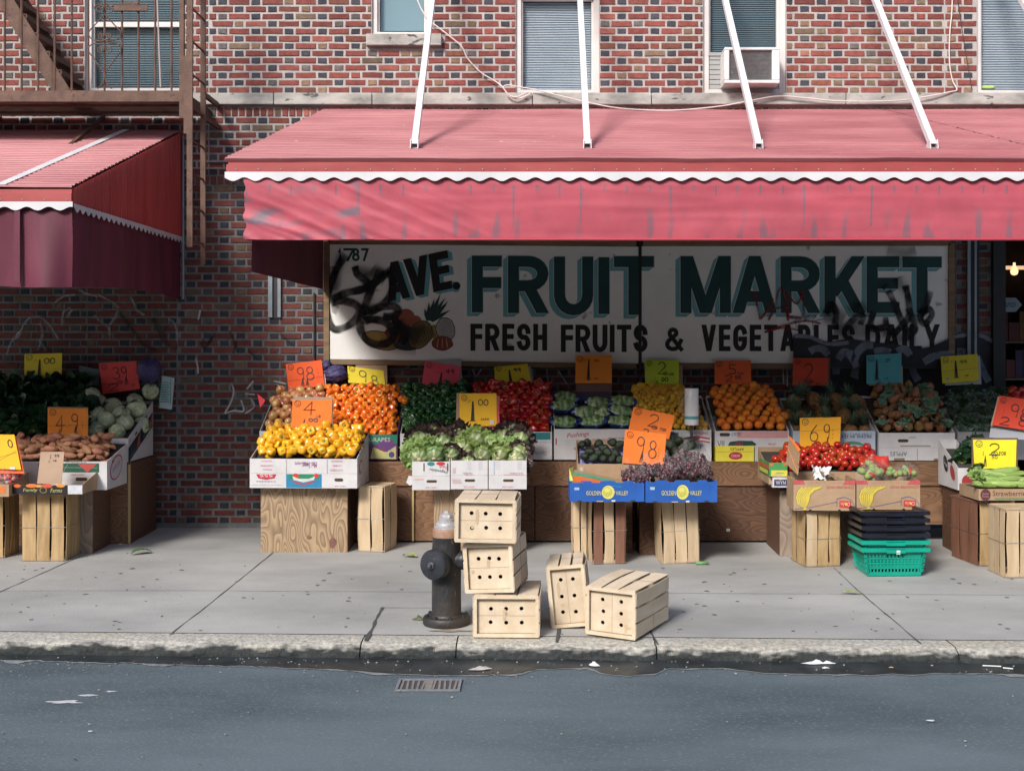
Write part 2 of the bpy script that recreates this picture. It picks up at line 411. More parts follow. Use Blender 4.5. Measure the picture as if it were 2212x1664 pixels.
# street
mb = MB()
for a, b in zip(xs, xs[1:]):
    mb.poly([(a,-60,STZ),(b,-60,STZ),(b,YK(b)+.1,STZ),(a,YK(a)+.1,STZ)])
struct(mb.build('street', m_asph))
ed = [(-700,1424),(-100,1424),(0,1425),(250,1433),(500,1441),(700,1449),(850,1462),(960,1466),(1100,1464),(1160,1450),(1270,1446),(1300,1461),(1350,1468),(1410,1462),(1440,1448),(1560,1447),(1650,1460),(1800,1464),(1950,1464),(2050,1460),(2211,1463),(2900,1463)]
def edgeY(u):
    for (a,va),(b,vb) in zip(ed, ed[1:]):
        if a <= u <= b:
            s = (u-a)/(b-a); v = 1425+(va+(vb-va)*s-1425)*.82; break
    else: v = 1455
    v += noise.noise(Vector((u*.02,3,0)))*3+noise.noise(Vector((u*.09,7,0)))*1.6
    return v
def strip(off_in, off_out, z, name, m, kind, nz=0):
    mb = MB(); pr = None
    for i in range(-700, 2900, 6):
        v = edgeY(i); d = (CAMZ-STZ)*FD/(v-CY); X = (i-CX)*d/FD; Y = d+CAMY
        o = off_out+(max(0,noise.noise(Vector((i*.013,1,4))))*nz)
        q = ((X, YK(X)+off_in, z), (X, Y-o, z))
        if pr: mb.poly([pr[1], q[1], q[0], pr[0]])
        pr = q
    ob = mb.build(name, m); ob['kind'] = kind; return ob
strip(.02, .012, STZ+.004, 'dried_water_edge', m_rim, 'structure', .09)
strip(.02, 0, STZ+.008, 'gutter_water', m_wet, 'structure')
# damp patches and chalky marks on the asphalt
m_damp = mat('damp_patch', (.07,.092,.118), .75, (.095,.122,.152), 20, bump=.4, bscale=150)
def blob(u, v, w, h, name, m, label, cat, seed=0, zz=.004, group=None, Yz=None, soft=False):
    mb = MB(); n = 26; onst = v > 1440
    if onst: d = (CAMZ-STZ)*FD/(v-CY); Y = d+CAMY; z = STZ+zz; c = P(u, v, Y); hy = h*d*d/(FD*(CAMZ-STZ))/2
    else: Y = GY(v); d = Y-CAMY; c = P(u, v, Y); hy = h*d*d/(FD*CAMZ)/2
    wx = w*d/FD/2; pts = []
    for k in range(n):
        a = k*2*PI/n; r = .72+.5*noise.noise(Vector((math.cos(a)*1.6+seed*3.1, math.sin(a)*1.6, seed)))+.2*noise.noise(Vector((math.cos(a)*6, math.sin(a)*6, seed)))
        X = c.x+math.cos(a)*wx*r; Yp = Y+math.sin(a)*hy*r
        pts.append((X-c.x, Yp-Y, (0 if onst else ZG(Yp)-ZG(Y))))
    mb.poly(pts)
    zc = (STZ if onst else ZG(Y))+zz
    ob = mb.build(name, m, loc=(c.x, Y, zc))
    if label is None: ob['kind'] = 'structure'
    else: tag(ob, label, cat, group)
    return ob

# ================================================================== BUILDING
b_root = thing('brick_building', 'red and dark blue brick building wall with stone ledge above the fruit market', 'building', (0,0,0))
m_brick = mat('brick', (.75,.72,.7), .88, (1.12,1.08,1.05), 22, attr=True, bump=.5, bscale=110)
m_mort = mat('mortar', (.38,.345,.335), .95, (.50,.46,.445), 9, bump=.4, bscale=70)
m_mortl = mat('grey_mortar', (.125,.13,.138), .95, (.19,.195,.20), 9, bump=.4, bscale=70)  # greyer mortar low down, darkened further with awning shade in its colour
m_stone = mat('ledge_stone', (.24,.24,.225), .9, (.5,.475,.44), 3.2, stretch=(1,1,2.2), bump=.5, bscale=50, contrast=(.3,.6), speck=(9,.66,(.1,.1,.1)))
holes = [(-4.12,-3.2,4.01,7),(-1.48,-.94,4.42,7),(-1.53,-.84,4.42,4.53),(-.157,.612,3.99,7),(1.57,2.33,3.99,7),(4.09,4.9,3.99,7),(4.22,6.4,-1,2.95)]
def clipx(x0, x1, z0, z1):
    segs = [(x0, x1)]
    for (a, b, c, d) in holes:
        if z1 > c+.01 and z0 < d-.01:
            ns = []
            for (p, q) in segs:
                if q <= a or p >= b: ns.append((p, q)); continue
                if p < a: ns.append((p, a-.006))
                if q > b: ns.append((b+.006, q))
            segs = ns
    return [(p, q) for p, q in segs if q-p > .02]
RB = random.Random(3)
def brickcol(header, X, Z):   # lower wall darker: grime, plus awning shade put into the colour
    r = RB.random()
    if header:
        if r < .62: c = (.062,.066,.085)
        elif r < .78: c = (.14,.13,.125)
        elif r < .9: c = (.26,.17,.11)
        else: c = (.28,.08,.06)
        if X > 1.6 and RB.random() < .5: c = RB.choice([(.30,.19,.12),(.36,.16,.11),(.22,.18,.12)])
    else:
        if r < .80: c = (.255,.072,.06)
        elif r < .90: c = (.23,.085,.06)
        elif r < .96: c = (.2,.14,.095)
        else: c = (.34,.11,.085)
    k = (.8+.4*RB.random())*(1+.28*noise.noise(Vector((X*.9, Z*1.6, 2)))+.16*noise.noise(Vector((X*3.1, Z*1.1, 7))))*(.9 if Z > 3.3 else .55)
    return tuple(x*k for x in c)
def brick(mb, x0, x1, z0, z1, header, y=0.0, out=.007):
    for (a, b) in clipx(x0, x1, z0, z1):
        j = lambda s=.0025: RB.uniform(-s, s)
        c = brickcol(header, a, z0); o = out+RB.uniform(-.002, .003); e = .003
        zt = noise.noise(Vector((a*1.5, z0*3, 0)))*.004
        fr = [(a+e+j(), y-o, z0+e+zt+j()), ((a+b)/2, y-o-RB.random()*.001, z0+e+zt+j()), (b-e+j(), y-o, z0+e+zt+j()), (b-e+j(), y-o, z1-e+zt+j()), ((a+b)/2, y-o, z1-e+zt+j()), (a+e+j(), y-o, z1-e+zt+j())]
        bk = [(p[0]+(-e if i in (0,5) else e if i in (2,3) else 0), y+.004, p[2]+(-e if i < 3 else e)) for i, p in enumerate(fr)]
        f = [mb.vert(p) for p in fr]; k = [mb.vert(p) for p in bk]
        mb.face(f, c)
        for i in range(6): mb.face((f[(i+1) % 6], f[i], k[i], k[(i+1) % 6]), c)
CR = .0677
def courses(mb, xa, xb, za, zb, ph=0.0, y=0.0):
    k = 0; z = za
    while z+CR*.9 <= zb:
        x = xa-.306+((k % 2)*.153+ph) % .306
        while x < xb:
            for (l, hd) in ((.187, False), (.081, True)):
                p, q = max(x, xa), min(x+l, xb)
                if q-p > .03: brick(mb, p, q, z+.0085, z+CR-.0085, hd or (q-p) < .1 and RB.random() < .5, y)
                x += l+.019
        z += CR; k += 1
def rowlock(mb, xa, xb, z0, h=.085, y=0.0):
    x = xa
    while x < xb-.05:
        brick(mb, x+.005, x+.058, z0+.005, z0+h-.005, RB.random() < .25, y); x += .066
mb = MB(); XL, XR = -6.6, 6.6
SE = [XL, -3.26, 2.5-.0, 4.0, XR]
def band(za, zb, seams):
    for i, (a, b) in enumerate(zip(seams, seams[1:])): courses(mb, a+(.006 if i else 0), b-.006, za, zb, i*.09)
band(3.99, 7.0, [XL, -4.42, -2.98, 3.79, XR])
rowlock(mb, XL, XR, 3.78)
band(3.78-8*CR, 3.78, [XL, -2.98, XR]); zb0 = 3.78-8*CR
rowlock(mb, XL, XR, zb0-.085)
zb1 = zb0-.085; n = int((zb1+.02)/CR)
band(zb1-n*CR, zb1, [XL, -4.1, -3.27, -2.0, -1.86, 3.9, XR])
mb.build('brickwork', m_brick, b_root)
# mortar sheet behind the bricks, with real openings
mb = MB(); gx = sorted(set([XL-8, XR+8]+[h[0] for h in holes]+[h[1] for h in holes])); gz = sorted(set([-.4, 3.3, 3.99, 9.0]+[max(-.4,h[2]) for h in holes]+[min(9.0,h[3]+(2 if h[3]==7 else 0)) for h in holes]))
for a, b in zip(gx, gx[1:]):
    for c, d in zip(gz, gz[1:]):
        mx_, mz_ = (a+b)/2, (c+d)/2
        if any(h[0] < mx_ < h[1] and h[2] < mz_ < h[3]+(2 if h[3]==7 else 0) for h in holes): continue
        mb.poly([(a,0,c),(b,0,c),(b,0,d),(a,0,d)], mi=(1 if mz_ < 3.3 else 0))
for h in holes:      # reveals
    t = h[3]+(2 if h[3]==7 else 0)
    for X in (h[0], h[1]): mb.poly([(X,0,max(-.4,h[2])),(X,.22,max(-.4,h[2])),(X,.22,t),(X,0,t)])
    mb.poly([(h[0],0,t),(h[1],0,t),(h[1],.22,t),(h[0],.22,t)])
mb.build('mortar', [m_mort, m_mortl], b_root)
# long stone ledge in lengths
mb = MB(); cuts = [XL-2, -5.0, -2.37, -1.47, -.0, 1.09, 1.99, 2.87, 3.5, 4.9, XR+2]
for a, b in zip(cuts, cuts[1:]):
    mb.slab([(a+.003,-.055,3.885),(b-.003,-.055,3.885),(b-.003,-.055,3.985),(a+.003,-.055,3.985)], -.06)
mb2 = MB()
for a, b in zip(cuts, cuts[1:]):
    mb2.box(((a+b)/2, -.028, 3.935), (b-a-.006, .07, .106+.004*RB.random()))
ledge = mb2.build('stone_ledge', m_stone, b_root)
bev = ledge.modifiers.new('bevel', 'BEVEL'); bev.width = .008; bev.segments = 2
m_frame = mat('window_frame_paint', (.62,.58,.56), .5, (.72,.68,.66), 5)
m_glass = mat('window_glass', (.16,.21,.24), .06, spec=.6, alpha=.14)
m_blind = mat('blind_slats', (.09,.15,.185), .6, (.13,.20,.24), 3)
m_blind_lt = mat('pale_blind_slats', (.58,.68,.78), .6, (.68,.76,.84), 3)
m_room = mat('dark_room', (.02,.04,.05), .9)
m_shade = mat('roller_shade', (.17,.29,.35), .8, (.20,.33,.39), 2)
def window(x0, x1, z0, z1, fw, blind, pitch, parent, zb=None, shade=False, rail=None):
    mb = MB(); y0, y1 = .03, .10
    mb.bx(x0, x0+fw, y0, y1, z0, z1); mb.bx(x1-fw, x1, y0, y1, z0, z1); mb.bx(x0+fw, x1-fw, y0+.002, y1, z0, z0+fw*.8)
    mb.bx(x0+fw, x0+fw+.018, y0+.03, y1+.01, z0+fw*.8, z1); mb.bx(x1-fw-.018, x1-fw, y0+.03, y1+.01, z0+fw*.8, z1)
    if rail: mb.bx(x0+fw+.018, x1-fw-.018, y0+.025, y1, rail, rail+.045)
    f = mb.build('window', m_frame, parent)
    g = MB(); g.poly([(x0+fw+.018,y0+.055,z0+fw*.8),(x1-fw-.018,y0+.055,z0+fw*.8),(x1-fw-.018,y0+.055,z1),(x0+fw+.018,y0+.055,z1)]); g.build('pane', m_glass, f)
    bl = MB(); zz = (zb or z0+fw*.8+.01); xa, xb = x0+fw+.02, x1-fw-.02
    if shade: bl.poly([(xa,.13,zz),(xb,.13,zz),(xb,.13,z1),(xa,.13,z1)])
    else:
        k = 0
        while zz < z1:
            sg = .004*math.sin(k*.31)+.006*noise.noise(Vector((k*.2, x0, 0)))
            bl.poly([(xa,.120,zz),(xb,.120,zz+sg),(xb,.136,zz+sg+pitch*.82),(xa,.136,zz+pitch*.82)]); zz += pitch; k += 1
    bl.build('blind', blind, f)
    r = MB(); r.poly([(x0,.2,z0),(x1,.2,z0),(x1,.2,z1),(x0,.2,z1)]); r.build('dark_interior', m_room, f)
    return f
window(-4.12,-3.2,4.01,7,.05,m_blind,.022,b_root, rail=4.62)
window(-1.48,-.94,4.53,7,.045,m_shade,.02,b_root, shade=True, zb=4.60)
window(-.157,.612,3.995,4.86,.05,m_blind_lt,.0155,b_root)
window(-.157,.612,4.865,7,.05,m_blind_lt,.0155,b_root)
window(1.57,2.33,3.995,7,.055,m_blind,.02,b_root, zb=4.33)
window(4.09,4.95,3.995,7,.045,m_blind_lt,.0155,b_root)
sm = MB(); sm.box((-1.18,-.02,4.475),(.69,.10,.105)); o = sm.build('window_sill', m_stone, b_root); bv = o.modifiers.new('bevel','BEVEL'); bv.width=.006; bv.segments=2
# tape roll / green toy behind the right-hand pane
mb = MB(); mb.lathe([(.001,-.02),(.02,-.015),(.026,0),(.02,.015),(.001,.02)], 14); tag(mb.build('green_toy', mat('lime_plastic',(.55,.8,.2),.4), smooth=True, loc=(4.22,.108,4.075)), 'small lime green object lying on the sill behind the far right window pane', 'toy')
bpy.data.objects['green_toy'].scale = (3.0,.35,.8)
# air conditioner
ac = thing('air_conditioner', 'white window air conditioner with bird-spattered grille above the pink awning', 'air conditioner', (XU(1615,0), -.1, ZV(191,0)))
m_acw = mat('ac_plastic', (.74,.72,.70), .5, (.82,.8,.78), 6); m_grl = mat('ac_grille', (.36,.37,.38), .6, (.46,.47,.47), 30, speck=(24,.66,(.7,.68,.64)))
mb = MB(); W, H = .50, .325
mb.bx(-W/2, W/2, -.12, .3, 0, .03); mb.bx(-W/2, W/2, -.12, .3, H-.025, H); mb.bx(-W/2, -W/2+.045, -.12, .3, .03, H-.025); mb.bx(W/2-.07, W/2, -.12, .3, .03, H-.025)
o = mb.build('casing', m_acw, ac); bv = o.modifiers.new('bevel','BEVEL'); bv.width=.008; bv.segments=2
mb = MB()
for k in range(23): mb.poly([(-W/2+.045,-.085,.03+k*.0118),(W/2-.07,-.085,.03+k*.0118),(W/2-.07,-.10,.037+k*.0118),(-W/2+.045,-.10,.037+k*.0118)])
mb.bx(-W/2+.045, W/2-.07, -.084, -.07, .03, H-.025); mb.build('grille', m_grl, ac)
mb = MB()
for k in range(7): mb.bx(-W/2-.10+.0, -W/2-.002, .13+.002*(k%2), .145, .0+k*.045, .045+k*.045-.006)
mb.bx(W/2+.002, W/2+.02, .13, .145, 0, H-.04); mb.bx(-W/2-.11, W/2+.02, .12, .15, H-.02, H+.01); mb.build('side_curtain', mat('ac_curtain',(.33,.34,.34),.7), ac)

# shop doorway at the far right with its lit interior
m_black = mat('black_post', (.012,.014,.016), .5); m_int = mat('shop_wall', (.035,.022,.02), .9, (.055,.035,.03), 4)
mb = MB(); mb.bx(4.222, 4.335, -.05, .2, -.1, 2.95); mb.bx(4.0, 4.10, -.03, 0-.008, 1.2, 2.9); mb.bx(4.335,6.4,.02,.12,2.7,2.95); mb.build('door_frame', m_black, b_root)
mb = MB()
for q in ([(4.2,3.4,-.1),(6.6,3.4,-.1),(6.6,3.4,2.95),(4.2,3.4,2.95)], [(4.2,.2,-.1),(4.2,3.4,-.1),(4.2,3.4,2.95),(4.2,.2,2.95)], [(6.6,.2,-.1),(6.6,3.4,-.1),(6.6,3.4,2.95),(6.6,.2,2.95)], [(4.2,.2,2.95),(6.6,.2,2.95),(6.6,3.4,2.95),(4.2,3.4,2.95)], [(4.2,.2,0),(6.6,.2,0),(6.6,3.4,0),(4.2,3.4,0)]): mb.poly(q)
mb.build('shop_interior', m_int, b_root)
mb = MB(); mb.tube([(5.0,3.2,ZV(578,3.2)),(6.3,3.2,ZV(578,3.2))], .022, 8); tag(mb.build('fluorescent_tube', mat('tube_light',(1,.9,.75),.5,emit=((1,.62,.32),.8))), 'long lit fluorescent tube inside the shop doorway at the far right', 'lamp')
mb = MB(); mb.lathe([(.003,-.05),(.03,-.04),(.04,-.01),(.03,.025),(.014,.05),(.012,.08)], 12); q = P(2190,584,1.2); tag(mb.build('light_bulb', mat('bulb_light',(1,.9,.75),.5,emit=((1,.6,.3),1.4)), smooth=True, loc=q), 'round lit bulb hanging in the shop doorway at the far right', 'lamp')
sh = thing('store_shelf', 'shelf of colourful packets inside the shop doorway at the far right', 'shelf', (5.1,2.2,0))
mb = MB()
for z in (.5,.9,1.3,1.7): mb.bx(-.7,.9,-.15,.2,z,z+.02)
mb.build('shelf_board', mat('shelf_paint',(.16,.14,.12),.6), sh)
mb = MB(); pc = [(.16,.06,.02),(.05,.04,.12),(.12,.11,.12),(.2,.11,.03),(.04,.06,.13),(.14,.03,.04)]
for z in (.52,.92,1.32,1.72):
    x = -.68
    while x < .85:
        ww = R.uniform(.06,.14); mb.bx(x, x+ww-.008, -.12+R.random()*.02, .1, z, z+R.uniform(.18,.33), col=R.choice(pc)); x += ww
mb.build('packets', mat('packet',(.7,.7,.7),.5,(1,1,1),20,attr=True), sh)
# arrow sign seen from behind in the doorway
mb = MB(); q = P(2187,658,.9); mb.slab([(-.12,0,-.07),(.03,0,-.07),(.09,0,0),(.03,0,.07),(-.12,0,.07)], .006)
asg = tag(mb.build('arrow_sign', mat('dull_card',(.2,.26,.3),.6), loc=q), 'pale arrow-shaped card with blue letters hanging in the shop doorway', 'sign')
mb = MB(); print_text(mb, 'ONI', lambda x,y,o: (x,-.003-o,y), -.03, 0, .11, .05, mirror=True); mb.build('lettering', mat('blue_print',(.02,.05,.14),.6), asg)

# buildings on the far side of the street, behind the photographer: they close off the low sky
opp = thing('opposite_building', 'plain brick building on the far side of the street behind the camera', 'building', (0,-21,0))
mb = MB(); mb.bx(-26, 26, -8, 0, -.3, 8.6); mb.build('wall', mat('opposite_brick',(.13,.085,.07),.9,(.17,.11,.09),3), opp)
mb = MB()
for k in range(12):
    for z in (1.2,4.4,6.6): mb.bx(-24+4*k, -22.6+4*k, .002, .03, z, z+1.5)
mb.build('window_row', m_room, opp)
# wall fittings
m_zinc = mat('zinc', (.24,.29,.33), .5, (.33,.38,.42), 7, metal=.4)
def channel(u, v0, v1, w, label, wy=-.02):
    X = XU(u, wy); z0, z1 = ZV(v1, wy), ZV(v0, wy); t = thing('metal_channel', label, 'bracket', (X, 0, z0))
    mb = MB(); mb.bx(-w/2, -w/6, -.035, -.010, 0, z1-z0); mb.bx(w/4, w/2, -.035, -.010, 0, z1-z0); mb.build('flange', m_zinc, t)
    mb = MB(); mb.bx(-w/6+.002, w/4-.002, -.014, -.009, -.005, z1-z0); mb.build('slot', mat('dark_steel',(.05,.045,.05),.5), t)
channel(593, 520, 685, .115, 'grey metal channel bolted to the brick below the left end of the pink awning')
channel(2098, 518, 770, .085, 'dark metal channel on the wall between the sign and the shop doorway')
mb = MB(); mb.tube([P(678,632,-.02), P(678,815,-.02)], .009, 6); tag(mb.build('wall_conduit', mat('dark_steel')), 'thin dark vertical pipe on the brick left of the painted sign', 'pipe')
mb = MB(); mb.tube([P(2090,518,-.02), P(2090,835,-.02)], .008, 6); tag(mb.build('wall_conduit', mat('pale_pipe',(.22,.2,.19),.6)), 'thin pale vertical pipe on the wall right of the painted sign', 'pipe')
mb = MB(); mb.tube([P(450,352,-.03), P(520,352,-.03)], .008, 6); tag(mb.build('wall_cable', mat('dark_steel')), 'short dark cable crossing the brick between the two awnings', 'cable')

# loose white cable draped over the ledge
def smoothpath(pts, n=8):
    out = []; p = [Vector(q) for q in pts]; p = [p[0]]+p+[p[-1]]
    for i in range(1, len(p)-2):
        for k in range(n):
            t = k/n; a, b, c, d = p[i-1], p[i], p[i+1], p[i+2]
            out.append(.5*((2*b)+(c-a)*t+(2*a-5*b+4*c-d)*t*t+(3*b-a-3*c+d)*t**3))
    out.append(p[-2]); return out
m_cable = mat('white_cable', (.72,.62,.60), .5)
cz = [(893,-30,-.03),(905,10,-.03),(925,42,-.05),(960,70,-.05),(996,100,-.05),(1010,127,-.04),(1040,158,-.05),(1070,176,-.06),(1087,190,-.09),(1096,206,-.1),(1110,213,-.1),(1128,211,-.1),(1143,203,-.1),(1138,200,-.1),(1115,210,-.11),(1100,206,-.11),(1090,195,-.11),(1087,188,-.11),(1097,184,-.1),(1120,188,-.1),(1160,195,-.1),(1250,217,-.12),(1330,233,-.12),(1420,239,-.13),(1484,237,-.13),(1560,229,-.12),(1620,218,-.11),(1680,208,-.1),(1740,212,-.1),(1820,219,-.1),(1930,218,-.1),(2000,209,-.1),(2050,199,-.08),(2066,194,-.05),(2056,172,-.03),(2050,130,-.03),(2051,70,-.03),(2055,30,-.03),(2057,-20,-.03)]
mb = MB(); mb.tube(smoothpath([P(*q) for q in cz], 6), .0065, 6); tag(mb.build('loose_cable', m_cable, smooth=True), 'thin white cable looping down the bricks and draped along the stone ledge', 'cable')
mb = MB(); mb.tube([P(2065,-20,-.02), P(2078,70,-.02), P(2098,192,-.02)], .004, 5); tag(mb.build('thin_wire', mat('dark_steel')), 'thin dark wire slanting down the bricks left of the far right window', 'cable')

# ================================================================== AWNINGS
m_roof = mat('awning_metal', (.335,.105,.118), .55, (.47,.185,.195), 2.2, stretch=(.3,.8,1), bump=.12, bscale=20, speck=(70,.74,(.7,.45,.45)))
m_fascia = mat('awning_fascia', (.32,.05,.05), .5, (.40,.075,.075), 6, stretch=(.3,1,1))
m_white = mat('white_trim', (.60,.595,.62), .5, (.70,.69,.71), 3)
m_canvas = mat('pink_canvas', (.86,.86,.88), .5, (1.06,1.02,1.02), 3.5, attr=True, bump=.15, bscale=200)
m_maroon = mat('maroon_canvas', (.095,.012,.03), .6, (.15,.022,.05), 2.5, stretch=(2,2,.4), bump=.15, bscale=120)
m_side = mat('side_metal', (.45,.055,.045), .4, (.55,.08,.065), 8, stretch=(1,1,.15))
def scallop(p0, p1, zt, h, amp, per, name, parent, th=.004, sag=None, ph=0):
    p0, p1 = Vector(p0), Vector(p1); Ln = (p1-p0).length; n = int(Ln/per*14); mb = MB(); ax = (p1-p0)/Ln; nn = Vector((ax.y, -ax.x, 0))*th
    top = []; bot = []
    for i in range(n+1):
        s = Ln*i/n; p = p0+ax*s; z = zt+(sag(s) if sag else 0)
        zb = z-h-amp*(.5-.5*math.cos(s/per*2*PI+ph))
        wob = nn*(.6*noise.noise(Vector((s*3, zt, 0))))
        top.append((p+wob, z)); bot.append((p+wob*3, zb))
    for i in range(n):
        a, b, c, d = top[i], top[i+1], bot[i+1], bot[i]
        q = [Vector((a[0].x,a[0].y,a[1])), Vector((d[0].x,d[0].y,d[1])), Vector((c[0].x,c[0].y,c[1])), Vector((b[0].x,b[0].y,b[1]))]
        mb.poly(q); mb.poly([v-nn for v in q][::-1])
        mb.poly([q[1], q[1]-nn, q[2]-nn, q[2]])
    return mb.build(name, m_white, parent)
def roofmesh(xl_w, xl_f, xr_w, xr_f, zw, zf, yf, mb, pan=.086, yw=-.01, cols=60):
    Ls = math.hypot(zw-zf, yf-yw); npan = int(Ls/pan); nrm = Vector((0, -(zw-zf)/Ls, (yw-yf)/Ls)); 
    nrm = Vector((0, (zf-zw), (yw-yf))).normalized() if False else Vector((0, -(zw-zf), (yw-yf))).normalized()
    pr = []
    for k in range(npan):
        for (f, h) in ((0,-.002),(.07,.014),(.3,.012),(.36,.004),(.62,.004),(.68,.010),(.93,.014)): pr.append(((k+f)/npan, h))
    pr.append((1, 0))
    def f(a, b):
        t, h = pr[min(int(round(b*(len(pr)-1))), len(pr)-1)]
        X = (xl_w+(xl_f-xl_w)*t)*(1-a)+(xr_w+(xr_f-xr_w)*t)*a
        p = Vector((X, yw+(yf-yw)*t, zw+(zf-zw)*t))
        wv = .006*noise.noise(Vector((X*.8, t*6, 0)))+.004*noise.noise(Vector((X*3, t*30, 5)))
        return p+nrm*(h+wv)
    mb.grid(f, cols, len(pr)-1)
# ---- main awning
aw = thing('market_awning', 'wide faded pink metal awning with white scalloped trim over the sign', 'awning', (0,0,0))
YF = -2.83
mb = MB(); roofmesh(-1.92,-2.13,4.9,4.9,3.835,2.965,YF, mb); mb.build('roof_sheet', m_roof, aw, smooth=False)
mb = MB()   # underside boarding closes the sheet
mb.slab([(-1.90,-.02,3.80),(4.9,-.02,3.80),(4.9,YF+.03,2.935),(-2.10,YF+.03,2.935)], .012); mb.build('underside', mat('awning_underside',(.12,.03,.03),.8), aw)
mb = MB(); sg = lambda X: .006*noise.noise(Vector((X*1.3,0,0)))+.003*noise.noise(Vector((X*5,2,0)))
def lip(a, b):
    X = -2.135+7.03*a; z = 2.972+sg(X); return Vector((X, YF-.012+.02*b, z-.022*b))
mb.grid(lip, 160, 2); mb.build('roof_lip', m_roof, aw)
mb = MB(); mb.bx(-2.11,4.9,YF+.012,YF+.03,2.9,2.953); mb.bx(-2.12,4.9,YF-.006,YF+.012,2.876,2.93); mb.build('fascia', m_fascia, aw)
x = -2.05; mb = MB(); mb.lathe([(.006,0),(.005,.003),(.001,.005)], 8, Matrix.Rotation(PI/2,4,'X')); rv = None
while x < 4.8:
    if rv is None: rv = mb.build('rivet', m_zinc, aw); o = rv
    else: o = rv.copy(); COL.objects.link(o)
    o.location = (x,YF-.006,2.895); x += .155
scallop((-2.13,YF-.008,0),(4.9,YF-.008,0),2.878,.038,.026,.155,'scalloped_trim',aw, ph=.8)
def can(a, b):
    X = -2.0+6.9*a; z = 2.865-.45*b; y = YF+.018
    fx = max(0, 1-(X+2.0)/1.9)
    ph_ = X*.42+z; al = X-z*.42
    n1_ = noise.noise(Vector((ph_*9, al*1.1, 1))); n2_ = noise.noise(Vector((ph_*22+3, al*2.6, 4)))
    y += fx*(.034*abs(n1_)+.012*abs(n2_))*(.35+b)-.012*fx
    y += (1-fx)*.006*abs(noise.noise(Vector((X*.9, z*14, 3))))
    y -= .010*noise.noise(Vector((X*1.2, b*2, 4)))+.003*noise.noise(Vector((X*6, b*3, 9)))
    y += .05*b*b*(1-.6*fx) if b > 0 else 0
    z += .006*noise.noise(Vector((X*1.5, 3, 0)))*b
    if X < -1.985: X += .02*noise.noise(Vector((0, b*7, 0)))
    return Vector((X, y, z))
def cancol(a, b):
    X = -2.0+6.9*a; base = Vector((.50,.095,.13)); g = Vector((.15,.14,.18))
    sx = (X+2.06)/.155; fr = sx-math.floor(sx); cell = math.floor(sx)
    k = 0; hh = noise.noise(Vector((cell*7.3, 1, 0))); L_ = .17+.12*hh+(.45 if hh > .28 else 0)
    if .15 < b < .15+L_:
        wdt = .09*(1-.6*(b-.15)/L_)
        k = max(0, 1-abs(fr-.5+.08*hh)/wdt)*1.1
    n2 = noise.noise(Vector((X*14, b*1.3, 3))); n3 = noise.noise(Vector((X*1.5, b*2, 8)))
    if b > .5: k = max(k, min(.6, max(0, (n2-.18)*2.6)*(b-.45)*2.4*(1 if n3 > -.15 else .3)))
    if X < -1.2:
        n4 = noise.noise(Vector((X*5+b*3, b*6, 5))); k = max(k, max(0, n4-.12)*1.9)
    if b < .1: base = base*.85
    base = base*(1+.06*noise.noise(Vector((X*2, b*3, 0)))); fade = max(0, b-.5)*.25
    base = base.lerp(Vector((.64,.20,.25)), fade)
    c = base.lerp(g, min(.85, k)); return tuple(c)
mb = MB(); mb.grid(can, 560, 30, cf=cancol); mb.build('front_valance', m_canvas, aw, smooth=True)
mb = MB(); mb.tube([(-2.0,YF+.06,2.418),(1,YF+.062,2.416),(4.9,YF+.06,2.418)], .009, 8); mb.build('valance_hem', mat('hem_red',(.42,.04,.07),.6), aw)
mb = MB()
def sidec(a, b):
    y = -2.78+2.72*a; zt = 3.80+(2.93-3.80)*(-y/2.83)-.02; z = 2.19+(zt-2.19)*(1-b)
    X = -1.955+.035*a+.012*noise.noise(Vector((y*2, b*2, 0)))*(b); return Vector((X, y, z))
mb.grid(sidec, 40, 8); mb.build('side_curtain', m_maroon, aw, smooth=True)
mb = MB()
for x in (-1.93, .39, 1.64, 2.91): mb.tube([(x,-.03,3.76),(x,YF+.08,2.91)], .014, 6)
mb.tube([(-1.95,YF+.07,2.89),(4.9,YF+.07,2.89)], .016, 6); mb.tube([(-1.9,-.05,3.74),(4.9,-.05,3.74)], .016, 6); mb.build('frame_tube', m_zinc, aw)
# seam running down the roof at the right
mb = MB(); a = P(1900,240,-.02); A = Vector((3.2,-.05,3.83)); Bv = Vector((4.42,-2.3,3.155)); 
A = Vector((XU(1907,-.02),-.02,3.836)); yb = -2.2; Bv = Vector((XU(2211,yb), yb, 3.835+.3074*yb))
nS = 70
for i in range(nS):
    p = A.lerp(Bv, (i+.15)/nS); q = A.lerp(Bv, (i+.75)/nS); ww = .004+.006*R.random()
    up = Vector((0,-.29,.95))*.013; mb.poly([p+up+Vector((-ww,-.002,0)), p+up+Vector((ww,.002,0)), q+up+Vector((ww,0,0)), q+up+Vector((-ww,0,0))][::-1])
mb.build('roof_seam', mat('seam_dark',(.05,.03,.035),.8), aw)
